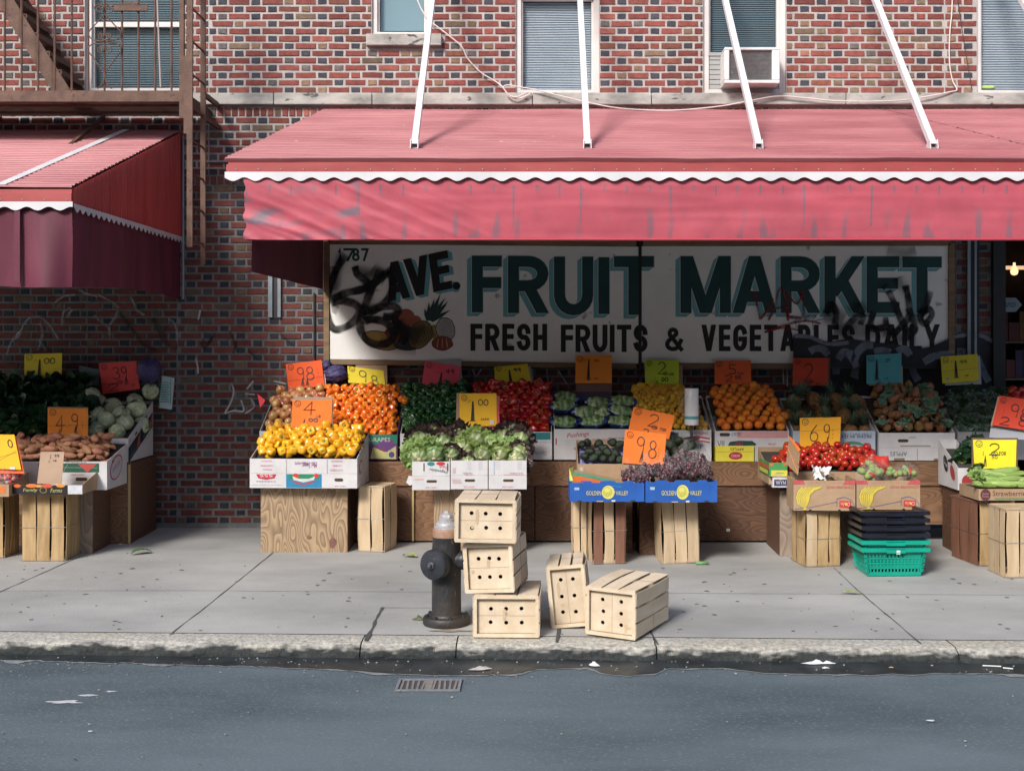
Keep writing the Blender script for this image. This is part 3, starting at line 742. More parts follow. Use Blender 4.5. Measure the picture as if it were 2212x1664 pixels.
# props from roof to wall
m_strut = mat('strut_paint', (.62,.61,.62), .5, (.74,.73,.745), 5, stretch=(6,6,.8), speck=(13,.70,(.42,.36,.31)))
def propbar(X, yb=-2.41):
    zb = 3.835+.3074*yb+.03; a = Vector((X, yb, zb)); b = Vector((X+R.uniform(-.01,.01), -.02, 5.43)); ax = (b-a).normalized()
    mb = MB(); rm = ax.to_track_quat('Z','Y').to_matrix(); Ln = (b-a).length
    c = (a+b)/2; ws = .046
    # square tube open at its foot
    for (dx, dy, sx, sy) in ((-ws/2+.002,0,.004,ws),(ws/2-.002,0,.004,ws),(0,-ws/2+.002,ws-.008,.004),(0,ws/2-.002,ws-.008,.004)):
        mb.box(c+rm @ Vector((dx,dy,0)), (sx,sy,Ln), rm)
    pr = mb.build('support_bar', m_strut, aw)
    mb = MB()
    for s in (-1,1): mb.box((X+s*(ws/2+.004), yb+.02, zb), (.005,.09,.075), Matrix.Rotation(-.3,3,'X'))
    mb.box((X, yb+.02, zb-.03), (.07,.10,.006), Matrix.Rotation(.298,3,'X')); mb.build('foot_bracket', m_white, pr)
for X in (-.858,.397,1.641,2.909,4.165): propbar(X)

# ---- left awning
la = thing('side_awning', 'shorter red metal awning with maroon curtain left of the fire escape ladder', 'awning', (0,0,0))
YL = -2.71; XE = -3.235
mb = MB(); roofmesh(-6.6,-6.6,XE,XE,3.645,2.79,YL, mb, cols=40); mb.build('roof_sheet', m_roof, la)
mb = MB(); mb.slab([(-6.6,-.02,3.61),(XE-.02,-.02,3.61),(XE-.02,YL+.03,2.76),(-6.6,YL+.03,2.76)], .012); mb.build('underside', mat('awning_underside'), la)
mb = MB()   # wavy white band up the roof
n = 120
def wb(i, s):
    t = i/n; X = -3.73-.012*t+(s*.035)+.006*((i % 2)-.5); y = -.02+(YL+.02)*t; return (X, y, 3.645+(2.79-3.645)*t+.016)
for i in range(n): mb.poly([wb(i,-1), wb(i+1,-1), wb(i+1,1), wb(i,1)])
mb.build('white_band', m_white, la)
mb = MB(); mb.bx(-6.6,XE-.005,YL+.012,YL+.03,2.70,2.775); mb.bx(-6.6,XE-.002,YL-.004,YL+.012,2.682,2.745); mb.build('fascia', m_fascia, la)
x = -4.2
while x < XE:
    o = rv.copy(); COL.objects.link(o); o.parent = la; o.location = (x,YL-.004,2.70); x += .155
scallop((-6.6,YL-.008,0),(XE+.008,YL-.008,0),2.686,.036,.026,.155,'scalloped_trim',la, ph=2)
mb = MB()   # ribbed side cheek
def cheek(a, b):
    y = YL+(-.02-YL)*a; zt = 3.645+(2.79-3.645)*((-.02-y)/(-.02-YL))-.01; zb = 2.665
    rib = .006*(1 if (int(a*2.69/.03) % 2) else -1); return Vector((XE+.01+rib, y, zb+(zt-zb)*(1-b)))
mb.grid(cheek, 180, 3); mb.build('side_cheek', m_side, la)
scallop((XE+.022,YL-.008,0),(XE+.022,-.01,0),2.672,.028,.03,.11,'side_scalloped_trim',la)
mb = MB()
def lval(a, b):
    X = -6.6+(XE-.01+6.6)*a; y = YL+.03+.034*math.sin(X*11+1.8*math.sin(X*4))*b*1.2+.02*noise.noise(Vector((X*2.2,b*1.5,0)))*b
    return Vector((X, y, 2.65-(.553+.012*math.sin(X*5))*b))
mb.grid(lval, 120, 12)
def lside(a, b):
    y = YL+.03+(2.66)*a; X = XE+.0+.028*math.sin(y*6.5)*b*math.sin(a*PI)+.01*b*math.sin(y*17); return Vector((X, y, 2.65-(.553+.045*math.sin(a*PI*.9)*-1+.01)*b))
mb.grid(lside, 90, 12)
mb.build('curtain', m_maroon, la, smooth=True)
mb = MB(); mb.tube([(XE+.03,-.04,3.6),(XE+.03,-.04,2.1)], .012, 6); mb.build('corner_post', m_zinc, la)
for xx in (-3.62,):
    mb = MB(); mb.bx(xx-.02, xx+.02, YL+.0, YL+.012, 2.12, 2.64); mb.build('curtain_seam', m_maroon, la)

# ================================================================== FIRE ESCAPE
m_rust = mat('rust_paint', (.085,.042,.028), .65, (.15,.078,.053), 9, bump=.3, bscale=60, speck=(26,.66,(.05,.03,.03)))
fe = thing('fire_escape', 'rusty brown iron fire escape with railing and drop ladder at upper left', 'fire escape', (0,0,0))
YP = -.90; XP = XU(398, YP)
mb = MB(); mb.bx(-6.6, XP, YP-.006, YP+.006, 3.742, 3.835); mb.bx(-6.6, XP, YP+.006, YP+.05, 3.742, 3.752)
mb.bx(XP-.012, XP, YP+.05, -.01, 3.75, 3.832); mb.build('platform_beam', m_rust, fe)
mb = MB(); y = YP+.07
while y < -.05: mb.bx(-6.6, XP-.012, y, y+.01, 3.775, 3.805); y += .038
mb.build('grating', m_rust, fe)
mb = MB()
for X in (-6.0,-4.9,-3.95): mb.box((X, -.45, 3.56), (.03,.03,1.05), Matrix.Rotation(-1.13,3,'X'))
mb.bx(-6.6, XP-.012, -.3, -.27, 3.758, 3.775); mb.bx(-6.6, XP-.012, -.62, -.59, 3.758, 3.775); mb.build('wall_brace', m_rust, fe)
u = 393/1.0; k = 0
for uz in [1125,1018,908,800,685,578,470,358,248,140,30,-80,-190,-300,-410]:
    X = XU(uz/3.04+.5, YP); mb = MB(); mb.tube([(X,YP,3.83),(X,YP,5.05)], .0095, 6); mb.build('baluster', m_rust, fe)
mb = MB(); mb.bx(-6.6, XP, YP-.012, YP+.012, 4.9, 4.93); mb.bx(XP-.038, XP, YP-.02, YP+.02, 3.60, 5.05); mb.build('rail_post', m_rust, fe)
mb = MB(); X = XU(1070/3.04, YP-.03); mb.tube([(X-.06,YP-.03,5.0),(X-.045,YP-.03,4.5),(X-.02,YP-.03,3.86)], .007, 6); mb.build('release_rod', mat('pale_rod',(.42,.36,.35),.6), fe)
# scroll ornament
mb = MB(); Yo = YP-.02
def zz1(x, y): return P(x/3.04, y/3.04, Yo)
def scroll(cx, cy, r, a0, a1): return [zz1(cx+math.cos(rad(a0+(a1-a0)*i/26))*r*(1-.75*i/26), cy+math.sin(rad(a0+(a1-a0)*i/26))*r*(1-.75*i/26)) for i in range(27)]
for s in (-1, 1):
    c = 687
    mb.tube(smoothpath([zz1(c,95),zz1(c+s*60,160),zz1(c+s*105,215),zz1(c+s*85,258),zz1(c+s*30,270),zz1(c,262)],5), .0055, 5)
    mb.tube(smoothpath([zz1(c,480),zz1(c+s*60,400),zz1(c+s*108,330),zz1(c+s*80,290),zz1(c+s*20,290)],5), .0055, 5)
    mb.tube(scroll(c+s*26,240,22,90+90*s,90+90*s+s*540), .005, 5); mb.tube(scroll(c+s*28,330,24,90+90*s,90+90*s+s*540), .005, 5)
    mb.tube(scroll(c+s*35,60,34,90-90*s,90-90*s-s*540), .005, 5)
    mb.tube(smoothpath([zz1(c,480),zz1(c+s*10,540),zz1(c+s*40,580),zz1(c+s*55,570)],5), .005, 5)
mb.build('scroll_ornament', m_rust, fe)
mb = MB(); a = P(752/3.04, 50/3.04, YP-.02); b = P(970/3.04, 58/3.04, YP-.02); mb.bx(a.x, b.x, a.y-.01, a.y, b.z-.02, a.z+.02); mb.bx(a.x+.08, b.x-.08, a.y-.012, a.y-.002, a.z+.02, a.z+.045); mb.build('name_plate', m_rust, fe)
# inclined stair
mb = MB()
def stp(u, v, Y): return P(u, v, Y)
Ys = -.35
for dy in (0, .0):
    pass
for Yq in (-.75, -.22):
    a = P(-20,-75,Yq); b = P(112,196,Yq); a = Vector((-4.72,Yq,4.95)); b = Vector((-4.02,Yq,3.83))
    mb.slab([b+Vector((-.09,0,0)), b+Vector((.07,0,0)), a+Vector((.07,0,0)), a+Vector((-.09,0,0))], .012)
st = mb.build('stair_stringer', m_rust, fe)
mb = MB()
for i in range(7):
    t = (i+.3)/7; x = -4.02-.70*t; z = 3.83+1.12*t
    mb.bx(x-.08, x+.09, -.738, -.232, z, z+.012); mb.bx(x+.085, x+.095, -.738, -.232, z-.03, z+.012)
mb.build('stair_tread', m_rust, fe)
# drop ladder
mb = MB(); YLn, YLf = -1.02, -.6; XLd = XU(410, YLn)
mb.bx(XLd-.024, XLd+.024, YLn-.012, YLn+.012, 2.50, 5.1); mb.build('ladder_rail', m_rust, fe)
mb = MB(); mb.bx(XLd-.022, XLd+.022, YLf-.012, YLf+.012, 2.38, 5.1); mb.build('ladder_rail', m_rust, fe)
for k in range(10):
    mb = MB(); z = 2.56+k*.28; mb.tube([(XLd,YLn,z),(XLd,YLf,z)], .0095, 6); mb.build('rung', m_rust, fe)
mb = MB(); mb.bx(XLd-.05, XLd-.012, YLn-.01, YLn+.03, 3.45, 4.1); mb.bx(XLd-.03, XLd+.0, YLf+.02, -.01, 3.66, 3.70); mb.bx(XLd-.03, XLd+.0, YLf+.02, -.01, 3.86, 3.90); mb.build('ladder_guide', m_rust, fe)
# ================================================================== PAINTED SIGN
def spray(name, c, amax=.9, soft=.55, nscale=9, rough=.75):
    m = bpy.data.materials.new(name); m.use_nodes = True; n = m.node_tree; N = n.nodes; L = n.links; b = N['Principled BSDF']
    b.inputs['Base Color'].default_value = (*c, 1); b.inputs['Roughness'].default_value = rough
    uv = N.new('ShaderNodeUVMap'); sp = N.new('ShaderNodeSeparateXYZ'); L.new(uv.outputs[0], sp.inputs[0])
    a = N.new('ShaderNodeMath'); a.operation = 'SUBTRACT'; a.inputs[1].default_value = .5; L.new(sp.outputs['Y'], a.inputs[0])
    b1 = N.new('ShaderNodeMath'); b1.operation = 'ABSOLUTE'; L.new(a.outputs[0], b1.inputs[0])
    mr = N.new('ShaderNodeMapRange'); mr.interpolation_type = 'SMOOTHSTEP'; mr.inputs['From Min'].default_value = .5; mr.inputs['From Max'].default_value = .5-soft*.5
    mr.inputs['To Min'].default_value = 0; mr.inputs['To Max'].default_value = amax; L.new(b1.outputs[0], mr.inputs['Value'])
    tc = N.new('ShaderNodeTexCoord'); nz = N.new('ShaderNodeTexNoise'); nz.inputs['Scale'].default_value = nscale; nz.inputs['Detail'].default_value = 5; L.new(tc.outputs['Object'], nz.inputs['Vector'])
    m2 = N.new('ShaderNodeMapRange'); m2.inputs['From Min'].default_value = .25; m2.inputs['From Max'].default_value = .6; m2.inputs['To Min'].default_value = .35; L.new(nz.outputs['Fac'], m2.inputs['Value'])
    # fade at both ends of a stroke
    c1 = N.new('ShaderNodeMath'); c1.operation = 'SUBTRACT'; c1.inputs[1].default_value = .5; L.new(sp.outputs['X'], c1.inputs[0])
    c2 = N.new('ShaderNodeMath'); c2.operation = 'ABSOLUTE'; L.new(c1.outputs[0], c2.inputs[0])
    m3 = N.new('ShaderNodeMapRange'); m3.inputs['From Min'].default_value = .5; m3.inputs['From Max'].default_value = .46; L.new(c2.outputs[0], m3.inputs['Value'])
    x = N.new('ShaderNodeMath'); x.operation = 'MULTIPLY'; L.new(mr.outputs[0], x.inputs[0]); L.new(m2.outputs[0], x.inputs[1])
    y = N.new('ShaderNodeMath'); y.operation = 'MULTIPLY'; L.new(x.outputs[0], y.inputs[0]); L.new(m3.outputs[0], y.inputs[1])
    L.new(y.outputs[0], b.inputs['Alpha'])
    return m
def sray(paths, wdt, Y, name, m, parent, y0=0.0):
    """sprayed strokes: soft flat ribbons lying just in front of a wall; paths in survey measure"""
    mb = MB(); mb.uv = []; k = 0
    for pts in paths:
        q = smoothpath([Vector((p[0], -p[1], 0)) for p in pts], 7); n = len(q); prev = None
        for i, p in enumerate(q):
            t = (q[min(i+1,n-1)]-q[max(i-1,0)]).normalized(); nn = Vector((-t.y, t.x, 0)); ww = wdt*(1+.2*noise.noise(p*.05))
            cur = []
            for s, v in ((1, 0), (-1, 1)):
                e = p+nn*ww/2*s; pt = P(e.x, -e.y, Y); pt.y -= .0006*(k % 9)+y0; mb.vert(pt); mb.uv.append((i/(n-1), v)); cur.append(len(mb.v)-1)
            if prev: mb.face([prev[0], prev[1], cur[1], cur[0]])
            prev = cur
        k += 1
    return mb.build(name, m, parent)
YS = -.085
sign = thing('market_sign', 'long white hand-painted plywood sign reading FRUIT MARKET with black graffiti', 'sign', (0,0,0))
m_board = mat('sign_board', (.76,.765,.745), .55, (.84,.845,.825), 3, bump=.1, bscale=120, speck=(7,.70,(.40,.39,.38)))
m_wfr = mat('sign_frame_wood', (.16,.105,.06), .8, (.25,.17,.095), 5, stretch=(.4,1,4), bump=.3)
def T0(x, y, off): q = P(x, -y, YS); q.y = YS-off; return q
for (a, b, top, bot) in ((712,1379,(527,533),(775,785)), (1384,2047,(532,531),(783,786))):
    mb = MB(); p = [P(a,bot[0],YS), P(b,bot[1],YS), P(b,top[1],YS), P(a,top[0],YS)]; mb.slab(p, .012); mb.build('panel', m_board, sign)
def bar(a, b, w_, nm='frame'):
    a, b = P(*a, YS+.0), P(*b, YS+.0); mb = MB(); t = (b-a).normalized(); n_ = Vector((-t.z,0,t.x))*w_/2
    p = [a-n_, b-n_, b+n_, a+n_]; 
    if n_.z < 0: p = [a+n_, b+n_, b-n_, a-n_][::1]
    mb.box((a+b)/2+Vector((0,.022,0)), ((b-a).length, .075, w_), Matrix.Rotation(-math.atan2(t.z,t.x),3,'Y')); return mb.build(nm, m_wfr, sign)
bar((705,522),(705,792),.05); bar((714,522),(1374,526),.05); bar((714,781),(1374,790),.045); bar((1388,526),(2052,525),.05); bar((1388,790),(2052,790),.045); bar((2054,525),(2054,790),.055)
mb = MB(); mb.bx(XU(1379,YS)-.002, XU(1385,YS)+.002, YS-.006, YS+.03, ZV(793,YS), ZV(519,YS)); mb.build('centre_batten', mat('black_post'), sign)
m_dgreen = mat('paint_dark_green', (.006,.045,.048), .5, (.009,.058,.06), 6); m_teal = mat('paint_teal', (.13,.36,.40), .55, (.16,.41,.45), 5); m_blk = mat('paint_black', (.007,.007,.008), .5); m_wht = mat('paint_white', (.62,.62,.6), .6)
big = [('F',1018.7,1083.5,552,674.5),('R',1096.7,1184,552.5,676),('U',1196,1281,554,681),('I',1292,1316,555.5,678),('T',1325.5,1412,553,680),
       ('M',1469,1578,553,676),('A',1582,1677,553,676),('R',1685,1770,553.5,676),('K',1780,1868,553.5,676),('E',1871,1942,553.5,676),('T',1948,2033,554,676)]
lt, gr_, wo_ = MB(), MB(), MB()
for ch, a, b, t, bo in big:
    w_ = b-a; h = bo-t; th = 24
    st = glyph_quads(ch, a, -bo, w_, h, th if ch != 'I' else w_)
    for s in range(1, 8):
        f = s/7; lay(gr_, st, None, -10.5*f, -8*f, T=T0, start=.0010+.00015*(7-s)/7, step=.00002)
    st2 = glyph_quads(ch, a-1.2, -bo-1.2, w_+2.4, h+2.4, th+2.4)
    lay(wo_, st2, None, 0, 0, T=T0, start=.0020, step=.0001)
    lay(lt, st, None, 0, 0, T=T0, start=.0032, step=.0002)
    if ch == 'T' and a < 1400: pass
# slanted AVE.
def Tr(x, y, off):
    a = rad(12); xx = 838+x*math.cos(a)-y*math.sin(a)*.62; yy = -652+x*math.sin(a)+y*math.cos(a); return T0(xx, yy, off)
ave = []
for ch, x, w_ in (('A',0,49),('V',44,53),('E',100,42)): ave += glyph_quads(ch, x, 0, w_, 84, 17)
bk = MB()
for s in range(1, 6):
    f = s/5; lay(gr_, [[tuple(Vector((q.x+9*f, q.y-6*f)) for q in Q) for Q in st] for st in ave], None, 0, 0, T=Tr, start=.0010+.00015*(5-s)/5, step=.00002)
lay(bk, ave, None, T=Tr, start=.0032, step=.0003)
def disc(mb, u, v, rx, ry=None, col=None, mi=None, off=.003, T=T0, rot=0, n=24, wob=0.0):
    ry = ry or rx; pts = []
    for k in range(n):
        a = k*2*PI/n; r = 1+wob*noise.noise(Vector((math.cos(a)*2+u, math.sin(a)*2+v, 0))); x = math.cos(a)*rx*r; y = math.sin(a)*ry*r; c, s_ = math.cos(rad(rot)), math.sin(rad(rot))
        pts.append(T(u+x*c-y*s_, -v+x*s_+y*c, off))
    mb.poly(pts, col, mi)
disc(gr_, 984, 622, 9, off=.0014); disc(bk, 985.6, 617, 8.5, off=.0034)
for st in (text_quads('FRESH', 1015.8, -757, 165.5, 58, 10.5, 6), text_quads('FRUITS', 1211, -760, 187, 59, 10.5, 5), glyph_quads('&', 1436, -758, 39, 51, 9), text_quads('VEGETABLES', 1514.5, -758, 331, 57, 10.5, 6), text_quads('DAILY', 1868, -757, 161, 57, 10.5, 5)):
    lay(bk, st, None, T=T0, start=.0028, step=.0002)
g3 = MB(); 
for a_, s_ in ((730,'17'),(760,'87')): lay(g3, text_quads(s_, a_, -564, 36, 28, 5, 3), None, T=T0, start=.0026, step=.0002)
gr_.build('letter_shade', m_teal, sign); wo_.build('letter_outline', m_wht, sign); lt.build('main_lettering', m_dgreen, sign); bk.build('black_lettering', m_blk, sign); g3.build('street_number', m_dgreen, sign)
# painted fruit
pf = MB(); m_pic = mat('painted_fruit', (.8,.8,.8), .6, (1,1,1), 12, attr=True)
C_ = lambda *a: a
disc(pf, 862, 688, 17, 18, (.33,.08,.045), off=.0022); disc(pf, 877, 686, 18.5, 19, (.02,.015,.01), off=.0026); disc(pf, 877, 686, 17.5, 18, (.36,.10,.055), off=.003); disc(pf, 897, 694, 13, 13, (.33,.09,.05), off=.0034)
disc(pf, 822, 735, 42, 20, (.02,.02,.01), off=.0024, rot=-14); disc(pf, 822, 735, 40, 18, (.38,.25,.06), off=.0028, rot=-14); disc(pf, 868, 722, 36, 22, (.16,.03,.03), off=.0031, wob=.2); disc(pf, 880, 745, 30, 12, (.03,.04,.035), off=.0034)
disc(pf, 938, 716, 12, 15, (.34,.22,.05), off=.0024); disc(pf, 962, 711, 21, 27, (.02,.02,.02), off=.0026, rot=15, wob=.15); disc(pf, 962, 711, 19.5, 25, (.42,.43,.42), off=.003, rot=15, wob=.15)
for k in range(60):
    a = k*2.4; r = math.sqrt(k/60); disc(pf, 962+17*r*math.cos(a), 711+22*r*math.sin(a), 2.4, 1.8, (.2,.21,.2), off=.0033+.0001*(k%5)); disc(pf, 962.6+17*r*math.cos(a), 710.4+22*r*math.sin(a), 1.7, 1.2, (.5,.5,.49), off=.0039)
disc(pf, 955, 741, 23, 16, (.02,.01,.01), off=.0042, wob=.1); disc(pf, 955, 741, 22, 15, (.22,.045,.03), off=.0045, wob=.1)
for dx in (-10, 0, 10): disc(pf, 955+dx, 741, 1.1, 11, (.5,.3,.2), off=.0049, rot=dx*.8)
disc(pf, 907, 723, 25, 33, (.015,.015,.01), off=.0042, rot=-32); disc(pf, 907, 723, 23.5, 31, (.22,.16,.05), off=.0046, rot=-32)
for i in range(-5, 6):
    for sg_ in (1, -1):
        c = (907+i*5.2, 723+i*1.4*sg_)
        L_ = 23*math.sqrt(max(.1, 1-(i/5.6)**2)); a = rad(58*sg_-14)
        p0 = Vector((c[0]-L_*math.cos(a), -c[1]-L_*math.sin(a))); p1 = Vector((c[0]+L_*math.cos(a), -c[1]+L_*math.sin(a)))
        lay(pf, [ribbon([p0, p1], 1.3, False)], None, T=T0, start=.0050+.00004*i+.0004*(sg_ > 0), col=(.03,.035,.02))
for i, (dx, dy) in enumerate(((-22,-26),(-12,-40),(0,-48),(14,-60),(24,-50),(26,-34),(30,-42),(34,-22),(4,-34))):
    b0 = Vector((925+i*1.0, -692)); tp = Vector((930+dx+8, -692-dy)); n_ = Vector((-(tp-b0).y, (tp-b0).x)).normalized()*4.2
    pf.poly([T0(b0.x-n_.x, b0.y-n_.y, .0056+.0001*i), T0(b0.x+n_.x, b0.y+n_.y, .0056+.0001*i), T0((b0.x+tp.x)/2+n_.x, (b0.y+tp.y)/2+n_.y, .0056+.0001*i), T0(tp.x, tp.y, .0056+.0001*i), T0((b0.x+tp.x)/2-n_.x, (b0.y+tp.y)/2-n_.y, .0056+.0001*i)], (.012,.05,.04))
pf.build('painted_fruit', m_pic, sign)
# graffiti on the sign
sp_blk = spray('spray_black', (.006,.006,.008), .97, .38); sp_smk = spray('spray_smoke', (.008,.008,.01), .5, 1.0, 4); sp_red = spray('spray_red', (.22,.012,.02), .9, .45); sp_blue = spray('spray_blue', (.02,.03,.10), .85, .5)
sp_gry = spray('spray_grey', (.22,.25,.31), .85, .35, 5); sp_wht = spray('spray_white', (.55,.56,.58), .85, .6, 8); sp_faint = spray('spray_faint', (.36,.37,.40), .55, .9, 5); sp_dk = spray('spray_darkfaint', (.01,.01,.012), .55, .9, 5)
def z5(x, y): return (545.5+x/3.476, 454.5+y/3.476)
def z6(x, y): return (1091+x/3.476, 454.5+y/3.476)
def z7(x, y): return (1574.5+x/3.476, 454.5+y/3.476)
A5 = lambda *p: [z5(*q) for q in p]
sray([[(745,552),(728,580),(712,620),(704,655),(708,690),(722,710),(745,706),(768,690),(776,668),(762,655),(735,650),(712,655)],
      [(766,575),(772,592),(790,606),(806,622)], [(824,576),(812,606),(800,630),(790,655),(782,680),(778,704),(786,728),(806,742),(832,742),(850,728),(846,708),(826,694),(800,690),(784,696)],
      [(716,648),(744,634),(778,626),(808,612),(834,590),(848,580)], [(840,584),(848,610),(844,636),(828,656),(804,668),(786,672)], [(796,676),(822,664),(850,662),(860,672),(846,684),(826,682)],
      [(850,690),(866,706),(874,726),(866,742)]], 20, YS, 'black_graffiti', sp_blk, sign, .0085)
sray([A5((900,430),(960,470),(1000,520)), A5((1000,880),(1100,900),(1180,960),(1200,1010)), A5((950,980),(1100,1030),(1230,1040)), A5((700,330),(650,400),(600,600)), A5((860,560),(870,700),(880,850)), A5((830,480),(850,520),(830,560)), A5((1100,820),(1150,900),(1300,880)), A5((1050,880),(1150,930),(1250,960)), A5((760,450),(900,480),(1000,520)), A5((620,420),(600,560),(590,700))], 40, YS, 'smoke_graffiti', sp_smk, sign, .0145)
A7 = lambda *p: [z7(*q) for q in p]
sray([A7((190,610),(205,700),(232,820)), A7((232,820),(290,740),(330,660)), A7((290,830),(340,720),(370,600),(400,590),(420,680),(440,840)), A7((330,740),(430,720)), A7((430,610),(500,700),(540,640),(530,600)), A7((545,600),(555,700),(545,800),(430,800)), A7((270,910),(380,870),(560,830),(690,850)), A7((260,915),(400,880),(520,900)), A7((440,720),(440,830))], 5.5, YS, 'red_graffiti', sp_red, sign, .0085)
sray([A7((440,790),(520,800),(480,840),(600,790),(560,830),(650,790),(620,830),(720,810)), A7((500,790),(500,880),(530,840)), A7((620,830),(630,900))], 1.8, YS, 'blue_scrawl', sp_blue, sign, .0135)
sray([A7((1190,600),(1240,700),(1290,820),(1350,920)), A7((1320,560),(1340,650),(1350,780),(1300,860),(1220,940)), A7((1510,600),(1480,700),(1430,800),(1470,850),(1520,780),(1490,740),(1430,790)), A7((1340,730),(1370,800),(1390,900),(1320,960)), A7((1180,580),(1160,560)), A7((720,780),(760,700),(800,760),(790,860)), A7((860,900),(940,810),(1000,790),(980,860)), A7((1080,760),(1060,880),(1160,880)), A7((1170,800),(1180,900))], 17, YS, 'black_graffiti', sp_blk, sign, .0085)
sray([A7((700,800),(780,820),(860,880),(960,870),(1060,900),(1200,900)), A7((740,720),(800,760),(870,800)), A7((900,760),(960,720),(1010,770)), A7((1260,500),(1290,560),(1330,600)), A7((1160,900),(1290,960),(1400,960)), A7((780,900),(900,930),(1100,930)), A7((1180,300),(1290,318),(1400,300))], 42, YS, 'smoke_graffiti', sp_smk, sign, .0145)
# big black piece crossing the foot of the sign and the brick beneath it
def piece(Y, clip, parent, nm):
    top = [z7(x, y) for x, y in ((480,935),(560,945),(660,975),(760,985),(900,960),(1050,985),(1250,1000),(1400,1040),(1520,1020),(1650,960),(1760,945),(1900,955),(1970,1000),(2040,1070))]
    mb = MB(); 
    for (a, b) in zip(top, top[1:]):
        va, vb = clip[0], clip[1]
        t0, t1 = max(a[1], va), max(b[1], va)
        if b[0] > clip[2]: break
        if t0 < vb: mb.poly([P(a[0], vb, Y), P(b[0], vb, Y), P(b[0], min(t1,vb), Y), P(a[0], min(t0,vb), Y)])
    return mb.build(nm, mat('graffiti_black', (.008,.009,.013), .7, (.02,.023,.035), 5), parent)
def z7l(*p): return [z7(*q) for q in p]
edge = [z7l((480,940),(600,950),(740,1000),(900,990)), z7l((1400,1080),(1560,1010),(1700,945),(1850,935),(1960,970),(2040,1060))]
fills = [z7l((600,1060),(640,1035),(700,1040),(740,1090)), z7l((800,1240),(810,1120),(860,1060),(920,1110),(950,1180),(930,1260)), z7l((890,1050),(930,1120),(960,1060),(1020,1010),(1080,1010)), z7l((1080,1060),(1140,1050),(1210,1070)), z7l((1250,1060),(1310,1040),(1350,1090),(1390,1200)), z7l((1450,1140),(1540,1090),(1660,1080)), z7l((1400,1100),(1380,1200),(1420,1280)), z7l((1700,1060),(1830,1080),(1900,1200),(1950,1290))]
piece(YS-.0205, (700, 795, 2052), sign, 'graffiti_fill')
sray([edge[0]], 11, YS, 'graffiti_edge', sp_gry, sign, .022)
sray([[p for p in f if p[1] < 796] or f[:2] for f in fills[:6] if sum(p[1] < 796 for p in f) > 1], 20, YS, 'graffiti_letters', sp_gry, sign, .022)
piece(-.0125, (792, 900, 2210), b_root, 'graffiti_fill')
sray([f for f in fills], 21, -.014, 'graffiti_letters', sp_gry, b_root, 0)
sray([edge[1]], 10, -.014, 'graffiti_edge', sp_gry, b_root, 0.006)
mb = MB(); pr = None   # black to the right of the sign
tp = [z7(x, y) for x, y in ((1660,965),(1760,945),(1900,955),(1970,1000),(2045,1070))]
for a, b in zip(tp, tp[1:]): mb.poly([P(a[0],830,-.0115),P(b[0],830,-.0115),P(b[0],b[1],-.0115),P(a[0],a[1],-.0115)])
mb.build('graffiti_fill', mat('graffiti_black'), b_root)
# chalky scrawls on the brick
D1 = lambda *p: [((q[0]/3.687)/1.1, (600+q[1]/3.687)/1.1) for q in p]
sray([D1((480,440),(560,380),(660,370)), D1((840,360),(960,420),(1030,480),(1010,560),(960,640),(965,740)), D1((820,550),(930,640),(965,680)), D1((1150,390),(1200,500),(1270,550)), D1((150,760),(230,600),(330,560),(420,620),(520,770)), D1((350,600),(370,720),(330,860)), D1((340,760),(410,860)), D1((60,900),(90,800),(180,680)), D1((590,560),(640,490)), D1((1470,570),(1540,640),(1550,780)), D1((690,320),(760,360),(860,380)), D1((540,640),(560,520),(620,480))], 9, -.012, 'chalky_scrawl', sp_faint, b_root)
sray([D1((1040,520),(1150,660),(1250,800),(1370,850)), D1((1340,570),(1400,700),(1430,800)), D1((1430,640),(1470,810),(1560,830)), D1((1760,780),(1800,830),(1880,700))], 13, -.0125, 'dark_scrawl', sp_dk, b_root, .003)
Z5b = lambda *p: [((380+q[0]/2.971)/1.1, (440+q[1]/2.971)/1.1) for q in p]
sray([Z5b((500,1390),(520,1450),(500,1530),(455,1610)), Z5b((455,1610),(520,1590),(590,1590),(570,1510)), Z5b((600,1470),(670,1475)), Z5b((610,1440),(660,1380)), Z5b((640,1500),(665,1560),(600,1610)), Z5b((250,1220),(265,1270),(270,1330)), Z5b((800,1380),(890,1400)), Z5b((285,880),(270,950))], 5.2, -.012, 'chalk_mark', sp_wht, b_root)
sray([Z5b((300,1080),(335,1120),(390,1040)), Z5b((490,1020),(530,1120),(545,1180)), Z5b((540,1100),(520,1190)), Z5b((620,1160),(690,1230)), Z5b((840,1040),(940,1130))], 8, -.0125, 'dark_scrawl', sp_dk, b_root, .003)
for q_ in ([[(740,795),(745,830)],[(820,795),(823,840)],[(1020,795),(1028,812),(1040,795)],[(1150,795),(1150,835)],[(1180,795),(1185,840)],[(1205,800),(1225,830)],[(1290,795),(1290,840)],[(1450,795),(1450,830)],[(1690,780),(1692,830)],[(1700,760),(1700,835)]]): sray([q_], 4.5, -.012, 'chalk_mark', sp_wht, b_root)
